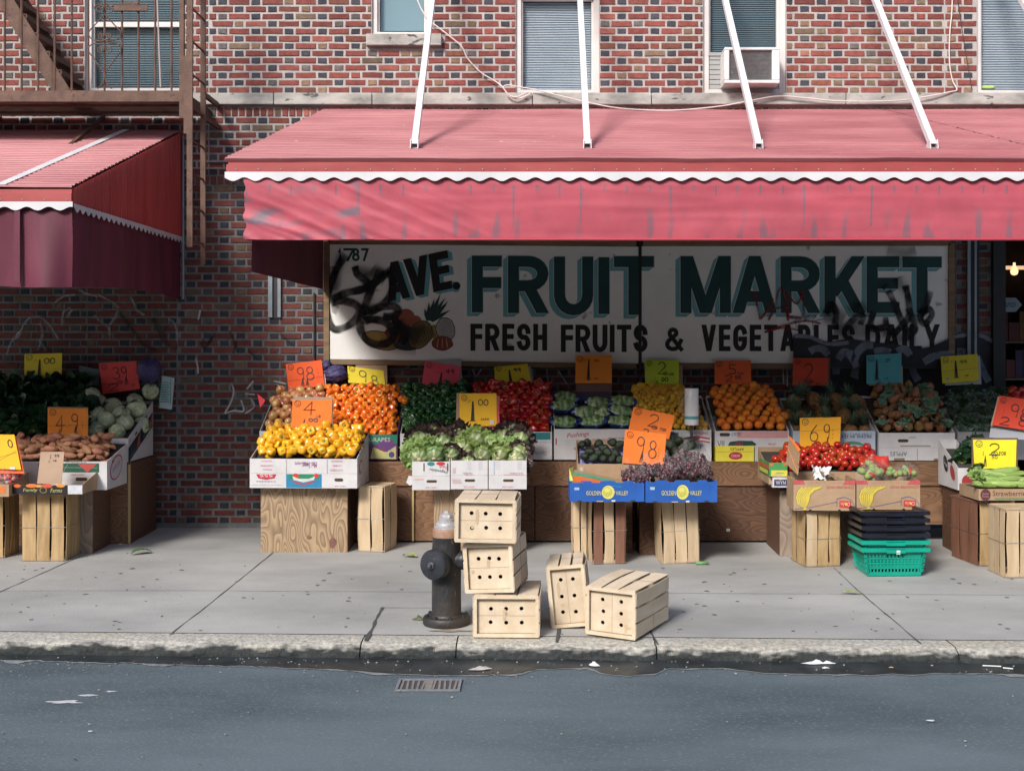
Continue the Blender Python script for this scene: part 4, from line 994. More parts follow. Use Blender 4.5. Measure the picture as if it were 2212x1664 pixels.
# ================================================================== WOODEN STANDS AND CRATES
m_ply = mat('plywood', (.20,.13,.08), .75, (.42,.30,.18), 5, bump=.2, bscale=40, wave=dict(type='CONTOUR', scale=7.5, n=17), stretch=(1,1,.30), contrast=(.15,1.0), speck=(5,.72,(.20,.15,.11)))
m_plyd = mat('dark_plywood', (.075,.036,.022), .7, (.15,.075,.042), 4, bump=.2, bscale=40, wave=dict(type='CONTOUR', scale=7, n=17), stretch=(.35,1,1), contrast=(.15,1.05))
m_plyr = mat('red_brown_wood', (.14,.07,.037), .7, (.26,.14,.075), 4, bump=.15, bscale=40, wave=dict(type='CONTOUR', scale=7, n=18), stretch=(.3,1,1), contrast=(.15,1.05))
m_plyo = mat('weathered_plywood', (.20,.15,.12), .8, (.33,.26,.2), 5, bump=.25, bscale=40, wave=dict(type='CONTOUR', scale=5, n=13), stretch=(1,1,.4), contrast=(.15,1.05))
m_slat = mat('pale_slat', (.48,.35,.21), .75, (.60,.46,.30), 6, stretch=(3,3,.5), bump=.15, bscale=60, rnd=.1)
m_slatw = mat('fresh_pine', (.62,.50,.35), .75, (.73,.61,.46), 5, stretch=(2,.6,2), bump=.12, bscale=60, rnd=.12, speck=(9,.70,(.46,.33,.19)))
m_slatb = mat('brown_slat', (.17,.075,.045), .7, (.24,.11,.07), 6, stretch=(3,3,.5), bump=.15)
m_slatg = mat('aged_slat', (.34,.22,.10), .78, (.50,.35,.18), 5, stretch=(4,4,.7), bump=.2, bscale=60, rnd=.1)
m_stain = mat('wood_stain', (.50,.37,.24), .8, (.58,.45,.30), 30)
m_wire = mat('crate_wire', (.35,.33,.32), .45, metal=.7); m_dark = mat('crate_dark', (.02,.015,.012), .9)
def ply_sheet(x0, x1, z0, z1, th, mb, wave=0): mb.bx(x0, x1, 0, th, z0, z1)
def wood_box(name, label, X0, X1, Y0, Y1, ztop, m, zb=None, rot=0, mside=None):
    c = ((X0+X1)/2, (Y0+Y1)/2); g = ZG(Y0) if zb is None else zb
    t = thing(name, label, 'wooden box', (c[0], c[1], g), rot); h = ztop-g; a, b = (X1-X0)/2, (Y1-Y0)/2
    mb = MB(); mb.bx(-a, a, -b, -b+.016, .0, h); mb.build('front_board', m, t)
    mb = MB(); mb.bx(a-.017, a+.001, -b+.017, b, .004, h-.002); mb.build('side_board', mside or m, t)
    mb = MB(); mb.bx(-a-.001, -a+.017, -b+.017, b, .004, h-.002); mb.build('side_board', mside or m, t)
    mb = MB(); mb.bx(-a+.02, a-.02, -b+.018, b, h-.018, h-.001); mb.build('top_board', m, t)
    mb = MB(); mb.bx(-a+.02, a-.02, b-.016, b-.001, .004, h-.02); mb.build('back_board', m, t)
    return t
# --- long bench behind the main stall
bench = thing('display_bench', 'long low bench of brown boards carrying the back row of cartons', 'bench', (0,0,0))
X0, X1, YB = -2.2, 4.15, -.75
mb = MB(); mb.bx(X0, X1, YB-.018, YB, .475, .682); mb.build('front_rail', m_plyr, bench)
sx = [X0, -1.02, -.64, .02, .44, 1.35, 2.25, 3.1, X1]; ms = [m_plyd, m_plyr, m_plyd, m_plyd, m_plyd, m_plyd, m_plyr, m_plyr]
for i, (a, b) in enumerate(zip(sx, sx[1:])):
    mb = MB(); mb.bx(a+.004, b-.004, YB+.002, YB+.016, .00 if b < 2.9 else .14, .473); mb.build('lower_board', ms[i], bench)
mb = MB(); mb.bx(X0, X1, YB+.002, -.03, .664, .680); mb.build('top', m_plyr, bench)
mb = MB(); mb.bx(X0-.016, X0-.001, YB, -.03, 0, .66); mb.build('end_board', m_plyd, bench)
mb = MB(); mb.bx(-1.035,-1.018,YB-.024,YB-.019,0.0,.47); mb.build('trim_strip', mat('yellow_pine',(.5,.36,.17),.7), bench)
mb = MB(); mb.bx(XU(1572,YB)-.015, XU(1572,YB)+.015, YB-.0035, YB-.001, .08,.105); mb.build('paper_scrap', mat('white_paper',(.7,.7,.7),.8), bench)
# --- left bench
b2 = thing('display_bench', 'short brown board bench at the left stall beside the brick pier', 'bench', (0,0,0))
XA, XB_ = -6.0, XU(283, -.787)
mb = MB(); mb.bx(XA, XB_, -.805, -.787, .41, .675); mb.build('front_rail', m_plyr, b2)
mb = MB(); mb.bx(XA, XB_, -.803, -.788, -.018, .407); mb.build('lower_board', m_plyr, b2)
mb = MB(); mb.bx(XB_-.018, XB_-.0005, -.785, -.07, -.01, .67); mb.build('side_board', m_plyd, b2)
mb = MB(); mb.bx(XA, XB_-.02, -.785, -.05, .655, .672); mb.build('top', m_plyr, b2)
mb = MB(); mb.bx(XB_-.019, XB_+.002, -.812, -.806, -.018, .66); mb.build('corner_strip', mat('yellow_pine'), b2)
# --- plywood boxes
def zt(v, Y): return ZV(v, Y)
Yf = GY(1192); wood_box('plywood_box', 'weathered knotty plywood box under the carton of yellow peppers', XU(563,Yf), XU(750,Yf), Yf, Yf+.62, .50, m_ply, mside=m_plyd)
kb = [o for o in bpy.data.objects if o.name == 'plywood_box'][0]
mb = MB()
for (u, v, rx, ry) in ((668,1172,.022,.015),(719,1183,.030,.045)):
    cxx, czz = XU(u,Yf), ZV(v-12,Yf); pts = []
    for k in range(18):
        a = k*2*PI/18; r = 1+.35*noise.noise(Vector((math.cos(a)*2, math.sin(a)*2, u))); pts.append((cxx+math.cos(a)*rx*r-kb.location.x, Yf-kb.location.y-.002, czz+math.sin(a)*ry*r-kb.location.z))
    mb.poly(pts[::-1] if False else pts)
mb.build('knot', mat('knot', (.16,.07,.05), .8, (.22,.11,.09), 30), kb)
Yf = GY(1195); wood_box('plywood_box', 'dark peeling plywood box behind the slatted crate at the left stall', XU(141,Yf), XU(199,Yf)+.0, Yf, Yf+.52, .50, m_plyo, mside=m_plyd)
Yf = GY(1201); wood_box('plywood_box', 'stained plywood box left of the crate under the banana carton', XU(1684,Yf), XU(1850,Yf), Yf, -.74-.05, .44+.06, m_plyo, mside=m_plyd)
Yf = -1.30; wood_box('plywood_box', 'pale plywood box hidden behind the stacked pine crates', XU(937,Yf), XU(1110,Yf), Yf, Yf+.45, .515, m_ply, mside=m_ply)
# --- slatted crates stood on end
def slat_crate(label, w, d, h, loc, rotz, ms, name='slatted_crate', cat='crate', tilt=0.0, seed=0, msl=None, group='slatted crates stood on end as stands', n=3, wire=True):
    rr = random.Random(seed); t = thing(name, label, cat, loc, (0, tilt, rotz), group)
    for z in (.012, h-.012):
        mb = MB(); mb.bx(-w/2+.006, w/2-.006, -d/2+.006, d/2-.006, z-.008, z+.008); 
        for s in (-1, 1): mb.bx(-w/2+.007, w/2-.007, s*(d/2-.014)-.007, s*(d/2-.014)+.007, z-.012+(0 if z < .1 else -.01), z+.012-(0 if z > .1 else -.01))
        mb.build('end_board', ms, t)
    def side(ax, sg_, L_, off, mlist):
        for k in range(n):
            mb = MB(); sw = L_/n-.010; c = -L_/2+(k+.5)*L_/n; bow = rr.uniform(.002,.010); ww = rr.uniform(-.003,.002); ns = 8; ids = []; ph = rr.random()*6; amp = rr.uniform(.0,.006)
            for i in range(ns+1):
                z = .002+(h-.004)*i/ns; o = off+bow*math.sin(PI*i/ns); wv = amp*math.sin(ph+i*.8)
                row = []
                for (a, q) in ((c-sw/2-ww+wv, o), (c+sw/2+ww+wv*.6, o), (c+sw/2+ww+wv*.6, o-.004), (c-sw/2-ww+wv, o-.004)):
                    row.append(mb.vert((a, sg_*q, z) if ax == 'y' else (sg_*q, a, z)))
                ids.append(row)
            for i in range(ns):
                for j in range(4): mb.face((ids[i][j], ids[i][(j+1)%4], ids[i+1][(j+1)%4], ids[i+1][j]))
            mb.face(ids[0][::-1]); mb.face(ids[-1])
            m_ = mlist[k % len(mlist)] if mlist else ms
            mb.build('slat', m_, t)
    side('y', -1, w, d/2+.004, msl); side('x', 1, d-.012, w/2+.003, None); side('x', -1, d-.012, w/2+.003, None); 
    mb = MB(); mb.bx(-w/2+.03, w/2-.03, d/2-.012, d/2-.006, .03, h-.03); mb.build('back_board', m_dark, t)
    if wire:
        mb = MB(); e = .012
        for z in (.010, h*.5, h-.010): mb.tube([(-w/2-e, -d/2-e, z),(w/2+e, -d/2-e, z+.004),(w/2+e, d/2, z),(-w/2-e, d/2, z),(-w/2-e,-d/2-e,z)], .0016, 4, caps=False)
        mb.build('wire', m_wire, t)
    return t
def stand(label, u0, u1, v0, v1, d, rot, ms, seed, n=3, msl=None, tilt=0, name='slatted_crate'):
    Yf = GY(v1); X0, X1 = XU(u0,Yf), XU(u1,Yf); h = ZV(v0,Yf)-ZG(Yf); w_ = (X1-X0)/math.cos(rad(rot)) if abs(rot) < 40 else X1-X0
    c = Vector(((X0+X1)/2, Yf, 0))+Matrix.Rotation(rad(rot),3,'Z') @ Vector((0,d/2+.012,0))
    return slat_crate(label, w_, d, h, (c.x, c.y, ZG(Yf)), rad(rot), ms, tilt=tilt, seed=seed, n=n, msl=msl, name=name)
stand('golden slatted crate standing under the opened empty carton at the left stall', 47, 139, 1066, 1212, .32, 0, m_slatg, 1)
stand('slatted crate cut by the left edge of the photo', -75, 7, 1066, 1205, .30, 0, m_slatg, 2)
stand('pale slatted crate right of the knotty plywood box', 772, 828, 1049, 1192, .30, -14, m_slat, 3, n=2)
stand('slatted crate with brown and pale boards under the left blue tray', 1280, 1351, 1074, 1218, .30, 5, m_slat, 4, msl=[m_slatb, m_slat, m_slatb])
stand('narrow pale slatted crate set back behind the brown and pale one', 1237, 1268, 1070, 1208, .25, 0, m_slat, 8, n=2)
stand('pale leaning slatted crate under the right blue tray', 1433, 1512, 1076, 1217, .30, 6, m_slat, 5, tilt=rad(-2.2))
stand('slatted crate under the open banana carton', 1740, 1816, 1103, 1224, .30, 8, m_slatg, 6, msl=[m_slat, m_slatg, m_slatg])
stand('brown slatted crate under the strawberry carton of corn', 2113, 2186, 1081, 1222, .45, 8, m_slatb, 7, msl=[m_slatg])
stand('pale slatted crate at the lower right edge of the photo', 2172, 2262, 1097, 1248, .30, 3, m_slat, 9)

# --- fresh pine crates with drilled ends on the kerb
def drilled(mb, x0, x1, z0, z1, y, th, rows, cols, r, ix=0.0, iz=0.0):
    xs_ = [x0+ix+(x1-x0-2*ix)*i/cols for i in range(cols+1)]; zs_ = [z0+iz+(z1-z0-2*iz)*j/rows for j in range(rows+1)]
    xs_[0], xs_[-1], zs_[0], zs_[-1] = x0, x1, z0, z1; n = 20
    for i in range(cols):
        for j in range(rows):
            a, b, c, d = xs_[i], xs_[i+1], zs_[j], zs_[j+1]
            cx_ = x0+ix+(x1-x0-2*ix)*(i+.5)/cols+R.uniform(-.003,.003); cz_ = z0+iz+(z1-z0-2*iz)*(j+.5)/rows+R.uniform(-.003,.003)
            ci, co, cb = [], [], []
            for k in range(n):
                an = -PI*.75+k*2*PI/n; dx, dz = math.cos(an), math.sin(an)
                ci.append(mb.vert((cx_+dx*r, y, cz_+dz*r))); cb.append(mb.vert((cx_+dx*r, y+th, cz_+dz*r)))
                tx = ((b if dx > 0 else a)-cx_)/dx if abs(dx) > 1e-6 else 1e9; tz = ((d if dz > 0 else c)-cz_)/dz if abs(dz) > 1e-6 else 1e9
                s_ = min(tx, tz); co.append(mb.vert((cx_+dx*s_, y, cz_+dz*s_)))
            for k in range(n):
                q = (k+1) % n; mb.face((co[k], co[q], ci[q], ci[k])); mb.face((ci[k], ci[q], cb[q], cb[k]))
                # corner wedge
                pa, pb = mb.v[co[k]], mb.v[co[q]]
                if abs(pa[0]-pb[0]) > 1e-6 and abs(pa[2]-pb[2]) > 1e-6:
                    cxn = b if max(pa[0],pb[0]) > b-1e-6 else a; czn = d if max(pa[2],pb[2]) > d-1e-6 else c
                    mb.face((co[k], mb.vert((cxn, y, czn)), co[q]))
def pine_crate(label, w_, h, d, loc, rot, rows, cols, seed, openback=False, inset=.0):
    rr = random.Random(seed); t = thing('pine_crate', label, 'crate', loc, rot, 'pale pine crates at the kerb')
    rim = .020
    for s in (-1, 1):
        y = s*(d/2-.028); mb = MB()
        if s < 0:
            drilled(mb, -w_/2+rim, w_/2-rim, rim, h-rim, y, .008, rows, cols, .0122, ix=.035 if cols == 3 else .02, iz=.02)
        else: mb.bx(-w_/2+rim, w_/2-rim, y, y+.008, rim, h-rim)
        e = mb.build('end_panel', m_slatw, t)
        mb = MB(); dd = .018
        mb.bx(-w_/2, w_/2, s*(d/2)-(dd if s > 0 else 0), s*(d/2)+(dd if s < 0 else 0), 0, rim); mb.bx(-w_/2+.001, w_/2-.001, s*(d/2)-(dd if s > 0 else 0), s*(d/2)+(dd if s < 0 else 0), h-rim, h)
        mb.bx(-w_/2, -w_/2+rim, s*(d/2)-(dd if s > 0 else 0)+.001, s*(d/2)+(dd if s < 0 else 0), rim, h-rim); mb.bx(w_/2-rim, w_/2, s*(d/2)-(dd if s > 0 else 0)+.001, s*(d/2)+(dd if s < 0 else 0), rim, h-rim)
        mb.build('end_rim', m_slatw, e)
        if s < 0:
            mb = MB(); mb.bx(-w_/2+rim+.002, w_/2-rim-.002, y-.0012, y-.0004, h*.5-.001, h*.5+.001) if cols == 3 else mb.bx(-.001, .001, y-.0012, y-.0004, rim, h-rim); mb.build('board_joint', mat('pine_joint', (.34,.24,.16), .8), e)  # thin dark line where the end boards meet
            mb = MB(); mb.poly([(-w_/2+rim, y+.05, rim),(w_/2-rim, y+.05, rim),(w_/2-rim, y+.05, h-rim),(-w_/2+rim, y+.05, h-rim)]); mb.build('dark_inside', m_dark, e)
            for (nx_, nz_, nw, nh) in ((rr.uniform(-.3,.3)*w_, rr.uniform(.2,.8)*h, rr.uniform(.006,.016), rr.uniform(.02,.05)), (rr.uniform(-.35,.35)*w_, rr.uniform(.2,.8)*h, rr.uniform(.01,.02), rr.uniform(.006,.012))):
                mb = MB(); mb.poly([(nx_+nw*math.cos(k*PI/6)*(1+.3*math.sin(k*5)), y-.0018, nz_+nh*math.sin(k*PI/6)*(1+.25*math.cos(k*7))) for k in range(12)]); mb.build('stain', m_stain, e)
    def face(ax, sg_, L_, n, off, zc=0):
        for k in range(n):
            mb = MB(); sw = L_/n-rr.uniform(.006,.016); c = -L_/2+(k+.5)*L_/n; bow = rr.uniform(-.005,.010); sk = rr.uniform(-.010,.010); ids = []; ns = 6
            for i in range(ns+1):
                y = -d/2+.003+(d-.006)*i/ns; o = off+bow*math.sin(PI*i/ns)+.001; row = []
                for (a, q) in ((c-sw/2+sk*i/ns, o), (c+sw/2+sk*i/ns, o), (c+sw/2+sk*i/ns, o-.004), (c-sw/2+sk*i/ns, o-.004)):
                    row.append(mb.vert((a, y, zc+sg_*q) if ax == 'z' else (sg_*q, y, h/2+a)))
                ids.append(row)
            for i in range(ns):
                for j in range(4): mb.face((ids[i][j], ids[i][(j+1)%4], ids[i+1][(j+1)%4], ids[i+1][j]))
            mb.face(ids[0][::-1]); mb.face(ids[-1]); mb.build('slat', m_slatw, t)
    face('z', 1, w_, 3, h/2+.004, h/2); face('z', -1, w_, 3, h/2-.001, h/2); face('x', 1, h-.004, 3, w_/2+.004); face('x', -1, h-.004, 3, w_/2+.004)
    mb = MB(); e = .008
    mb.tube([(-w_/2-e, 0, 0), (-w_/2-e, 0, h+e), (w_/2+e, 0.004, h+e), (w_/2+e, 0, 0)], .0012, 4); mb.build('wire', m_wire, t)
    return t
def fc(u0, u1, vb, Y, extra=0): return XU((u0+u1)/2, Y), Y
Y3 = GY(1377); s3 = (Y3-CAMY)/FD
z3 = ZG(Y3)+.004; pine_crate('bottom pine crate of the leaning stack beside the hydrant', 141*s3, 90*s3, .47, (XU(1093.5,Y3)+.004, Y3+.235, z3), (0,0,rad(-1.5)), 2, 3, 11)
zt3 = z3+90*s3+.006; Y2 = (CAMZ-zt3)*FD/(1283-CY)+CAMY; s2 = (Y2-CAMY)/FD
pine_crate('middle pine crate in the stack, turned and tilted against the hydrant', 107*s2, 106*s2, .46, (XU(1061,Y2)+.030, Y2+.225, zt3+.010), (0,rad(-3.2),rad(-10)), 2, 3, 12)
zt2 = zt3+106*s2+.022; Y1 = (CAMZ-zt2)*FD/(1171.6-CY)+CAMY; s1 = (Y1-CAMY)/FD
pine_crate('top pine crate of the stack with open slatted top', 131*s1, 93*s1, .44, (XU(1048,Y1)+.01, Y1+.22, zt2), (0,rad(.8),rad(-3)), 2, 3, 13)
Y4 = GY(1358); s4 = (Y4-CAMY)/FD
pine_crate('tall pine crate stood on its narrow side, tilting between the stack and angled crate', 81*s4, 133*s4, .46, (XU(1231,Y4)+.02, Y4+.235, ZG(Y4)+.012), (0,rad(-5.5),rad(-4)), 3, 2, 14)
Y5 = GY(1383)+.04; s5 = (Y5-CAMY)/FD
a5 = rad(-27); w5 = 116*s5; base = Vector((XU(1320,Y5), Y5+.02, 0)); c5 = base+Matrix.Rotation(a5,3,'Z') @ Vector((0,.26,0))
pine_crate('rightmost pine crate, turned so its long slatted side shows', w5, 104*s5, .55, (c5.x, c5.y, ZG(c5.y)+.012), (rad(1.4),rad(1.0),a5), 3, 2, 15)

# --- hydrant
Yh = -3.56; gh = ZG(Yh); sh_ = (Yh-CAMY)/FD
hyd = thing('fire_hydrant', 'black and brown fire hydrant with silver cap beside the stacked pine crates', 'fire hydrant', (XU(964,Yh), Yh, gh))
m_hb = mat('hydrant_iron', (.022,.023,.026), .5, (.045,.037,.033), 5, stretch=(1,1,.6), bump=.5, bscale=50, contrast=(.4,.62), speck=(35,.68,(.11,.10,.10)))
m_hband = mat('hydrant_band', (.24,.135,.085), .6, (.36,.22,.15), 9, bump=.3, bscale=60); m_hs = mat('hydrant_silver', (.34,.34,.36), .5, (.46,.46,.48), 12, metal=.3, bump=.3, bscale=60); m_hk = mat('hydrant_black', (.018,.021,.03), .38, (.035,.04,.05), 9, bump=.25, bscale=60)
mb = MB(); mb.lathe([(.001,0),(.146,0),(.150,.012),(.150,.040),(.143,.050),(.105,.054),(.100,.066)], 36); fl = mb.build('base_flange', m_hb, hyd, autos=35)
for k in range(8):
    a = k*PI/4+.25; mb = MB(); mb.lathe([(.013,.05),(.013,.062),(.008,.063),(.008,.068),(.002,.069)], 6, Matrix.Translation((.126*math.cos(a), .126*math.sin(a), 0))); mb.build('bolt', m_hk, fl)
mb = MB(); mb.lathe([(.096,.06),(.093,.08),(.093,.30),(.094,.36),(.094,.40),(.093,.44),(.090,.50),(.087,.535),(.089,.540),(.089,.552)], 36); mb.build('barrel', m_hb, hyd, autos=40)
mb = MB(); mb.lathe([(.088,.552),(.088,.590),(.084,.602),(.080,.606)], 36); mb.build('band', m_hband, hyd, autos=40)
mb = MB(); mb.lathe([(.078,.606),(.077,.614),(.068,.618),(.067,.632),(.060,.642),(.052,.648)], 36); mb.build('bonnet', m_hs, hyd, autos=40)
mb = MB(); mb.lathe([(.051,.648),(.051,.655),(.045,.664),(.046,.676),(.040,.690),(.026,.700),(.020,.702),(.017,.716),(.002,.718)], 6); mb.lathe([(.049,.646),(.049,.664),(.04,.668)], 24); mb.build('cap_nut', m_hs, hyd, autos=30)
def nozzle(az, z, rr, ln, big):
    M4 = Matrix.Translation((0,0,z)) @ Matrix.Rotation(rad(az),4,'Z') @ Matrix.Rotation(PI/2,4,'Y')
    mb = MB(); mb.lathe([(rr*.92,.05),(rr*.9,.09),(rr*1.0,.095),(rr*1.0,.105)], 28, M4); o = mb.build('nozzle', m_hb, hyd, autos=40)
    mb = MB(); mb.lathe([(rr*1.08,.105),(rr*1.10,.112),(rr*1.10,ln-.012),(rr*1.02,ln),(rr*.55,ln+.006),(rr*.4,ln+.010)], 28, M4); c = mb.build('nozzle_cap', m_hk, o, autos=35)
    mb = MB(); mb.lathe([(.026,ln+.006),(.024,ln+.02),(.015,ln+.022),(.013,ln+.042),(.002,ln+.044)], 6, M4); mb.build('cap_nut', mat('worn_iron',(.12,.13,.15),.4,metal=.6), c)
nozzle(-118, .395, .088, .165, True); nozzle(-20, .410, .055, .135, False)
# --- shopping baskets, nested
m_gb = mat('green_plastic', (.0,.30,.21), .38, (.005,.35,.25), 4, spec=.5); m_kb = mat('navy_plastic', (.006,.008,.016), .3, (.012,.015,.028), 4, spec=.6)
def basket(m, loc, label, first=None):
    if first is not None:
        r = dup(first, loc, (0,0,rad(R.uniform(-1,1))), label=label); return r
    t = thing('shopping_basket', label, 'basket', loc, (0,0,rad(2)), 'nested plastic shopping baskets')
    wt, dt, wb_, db, h = .512, .36, .40, .27, .205
    def lvl(z): f = z/h; return wb_/2+(wt/2-.03-wb_/2)*f, db/2+(dt/2-.02-db/2)*f
    mb = MB()
    mb.bx(-wb_/2, wb_/2, -db/2, db/2, 0, .006)
    # lattice walls: horizontal bands and verticals leaving real slots
    zs_ = [0,.028,.052,.062,.090,.100,.128,.138,.165,.205]; solid = [(0,.030),(.052,.064),(.088,.102),(.126,.140),(.162,.205)]
    for (z0, z1) in solid:
        a0, b0 = lvl(z0); a1, b1 = lvl(z1)
        for s in (-1, 1):
            mb.slab([(-a0, s*b0, z0),(a0, s*b0, z0),(a1, s*b1, z1),(-a1, s*b1, z1)][::(1 if s < 0 else -1)], .004)
            mb.slab([(s*a0, -b0, z0),(s*a0, b0, z0),(s*a1, b1, z1),(s*a1, -b1, z1)][::(1 if s > 0 else -1)], .004)
    def vert(fx, side, z0, z1, wd):
        a0, b0 = lvl(z0); a1, b1 = lvl(z1)
        if side in ('f','b'):
            s = -1 if side == 'f' else 1
            mb.slab([(fx*a0-wd/2, s*b0, z0),(fx*a0+wd/2, s*b0, z0),(fx*a1+wd/2, s*b1, z1),(fx*a1-wd/2, s*b1, z1)][::(1 if s < 0 else -1)], .004)
        else:
            s = -1 if side == 'l' else 1
            mb.slab([(s*a0, fx*b0-wd/2, z0),(s*a0, fx*b0+wd/2, z0),(s*a1, fx*b1+wd/2, z1),(s*a1, fx*b1-wd/2, z1)][::(1 if s > 0 else -1)], .004)
    n = 16
    for i in range(n+1):
        fx = -1+2*i/n
        for side in 'fb':
            for (z0, z1) in ((.028,.054),(.062,.090),(.100,.128)): vert(fx, side, z0, z1, .011 if 0 < i < n else .03)
            vert(fx, side, .138, .164, .011 if 0 < i < n else .03)
    for side in 'fb':
        vert(0, side, .138, .164, .12)
    for i in range(11):
        for side in 'lr':
            for (z0, z1) in ((.028,.054),(.062,.090),(.100,.128),(.138,.164)): vert(-1+.2*i, side, z0, z1, .011 if 0 < i < 10 else .03)
    mb.build('basket_body', m, t)
    mb = MB()
    a, b = wt/2, dt/2; ia, ib = a-.028, b-.022
    for s in (-1, 1):
        mb.bx(-a, a, s*b-(.022 if s > 0 else 0), s*b+(.022 if s < 0 else 0), h, h+.008); mb.bx(s*a-(.028 if s > 0 else 0), s*a+(.028 if s < 0 else 0), -ib, ib, h, h+.008)
        mb.bx(-a, -.07, s*b-.004, s*b+.004, h-.022, h+.004); mb.bx(.07, a, s*b-.004, s*b+.004, h-.022, h+.004); mb.bx(-.07, .07, s*b-.003, s*b+.003, h-.03, h-.004)
        mb.bx(s*a-.004, s*a+.004, -b, b, h-.02, h+.004)
    o = mb.build('rim', m, t)
    return t
Yb = GY(1244); xb = XU(1926,Yb); zb = ZG(Yb)+.006; cb = (xb+.012, Yb+.135, zb)
g1 = basket(m_gb, cb, 'bottom green shopping basket standing on the pavement with a white sticker')
mb = MB(); mb.slab([(.0,-.182,.168),(.03,-.182,.166),(.03,-.184,.196),(.002,-.184,.197)], .001); mb.build('sticker', mat('white_paper'), g1)
kidsg = [c for c in g1.children if c.name.split('.')[0] in ('basket_body','rim')]
g2 = dup(g1, (cb[0],cb[1],zb+.055), (0,0,rad(1)), label='upper green shopping basket just under the navy ones', kids=kidsg)
n1 = basket(m_kb, (cb[0],cb[1],zb+.110), 'lowest navy shopping basket nested in the green ones')
for k, l in ((1,'second navy shopping basket from the bottom of the pile'),(2,'third navy shopping basket, just under the topmost'),(3,'topmost navy shopping basket, open above the pile')):
    dup(n1, (cb[0]+R.uniform(-.003,.003), cb[1], zb+.110+.055*k), (0,0,rad(R.uniform(1,2.5))), label=l)
# ================================================================== CARTONS
m_cwh = mat('white_carton', (.54,.53,.54), .7, (.64,.63,.64), 5, bump=.1, bscale=30); m_cbr = mat('brown_carton', (.36,.24,.14), .8, (.44,.30,.19), 6, bump=.1, bscale=40)
m_cbl = mat('blue_carton', (.012,.085,.36), .55, (.02,.11,.42), 6); m_print = mat('carton_print', (.85,.85,.85), .65, (1,1,1), 25, attr=True)
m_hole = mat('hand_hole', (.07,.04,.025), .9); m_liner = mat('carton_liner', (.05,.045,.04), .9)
RED = (.50,.03,.06); NAVY = (.03,.04,.12); BLK = (.02,.02,.025); GRN = (.02,.22,.11); TEAL = (.03,.22,.24); YEL = (.75,.62,.04); WHT = (.7,.7,.7); PUR = (.25,.04,.2); PINK = (.62,.2,.3)
def rrect(T, x, y, w, h, off, r=None, n=5):
    r = r if r is not None else h/2; pts = []
    for (cx, cy, a0) in ((x+w-r,y+h-r,0),(x+r,y+h-r,90),(x+r,y+r,180),(x+w-r,y+r,270)):
        for k in range(n): a = rad(a0+90*k/(n-1)); pts.append(T(cx+r*math.cos(a), cy+r*math.sin(a), off))
    return pts[::1]
def prints(spec, w, h, T, parent, z=0.0012):
    mb = MB(); hb = MB(); o = z
    for s in spec:
        o += .00012; k = s[0]
        if k == 'rect': _, x, y, a, b, c = s; mb.poly([T(x*w,y*h,o),T((x+a)*w,y*h,o),T((x+a)*w,(y+b)*h,o),T(x*w,(y+b)*h,o)], c)
        elif k == 'disc': _, x, y, a, b, c = s; mb.poly([T(x*w+a*w*math.cos(i*PI/12), y*h+b*h*math.sin(i*PI/12), o) for i in range(24)], c)
        elif k == 'text':
            _, t, x, y, a, b, c = s[:7]; rot = s[7] if len(s) > 7 else 0; sh = s[8] if len(s) > 8 else 0
            print_text(mb, t, T, x*w, y*h, a*w, b*h, rot, sh, 0, c, off=o)
        elif k == 'hole': _, x, y, a, b = s; hb.poly(rrect(T, x*w, y*h, a*w, b*h, o), None)
        elif k == 'poly': mb.poly([T(p[0]*w, p[1]*h, o) for p in s[1]], s[2])
        elif k == 'line': 
            for q in ribbon([(p[0]*w, p[1]*h) for p in s[1]], s[3], False): mb.poly([T(p[0], p[1], o) for p in q], s[2])
    if mb.f: mb.build('print', m_print, parent)
    if hb.f: hb.build('hand_hole', m_hole, parent)
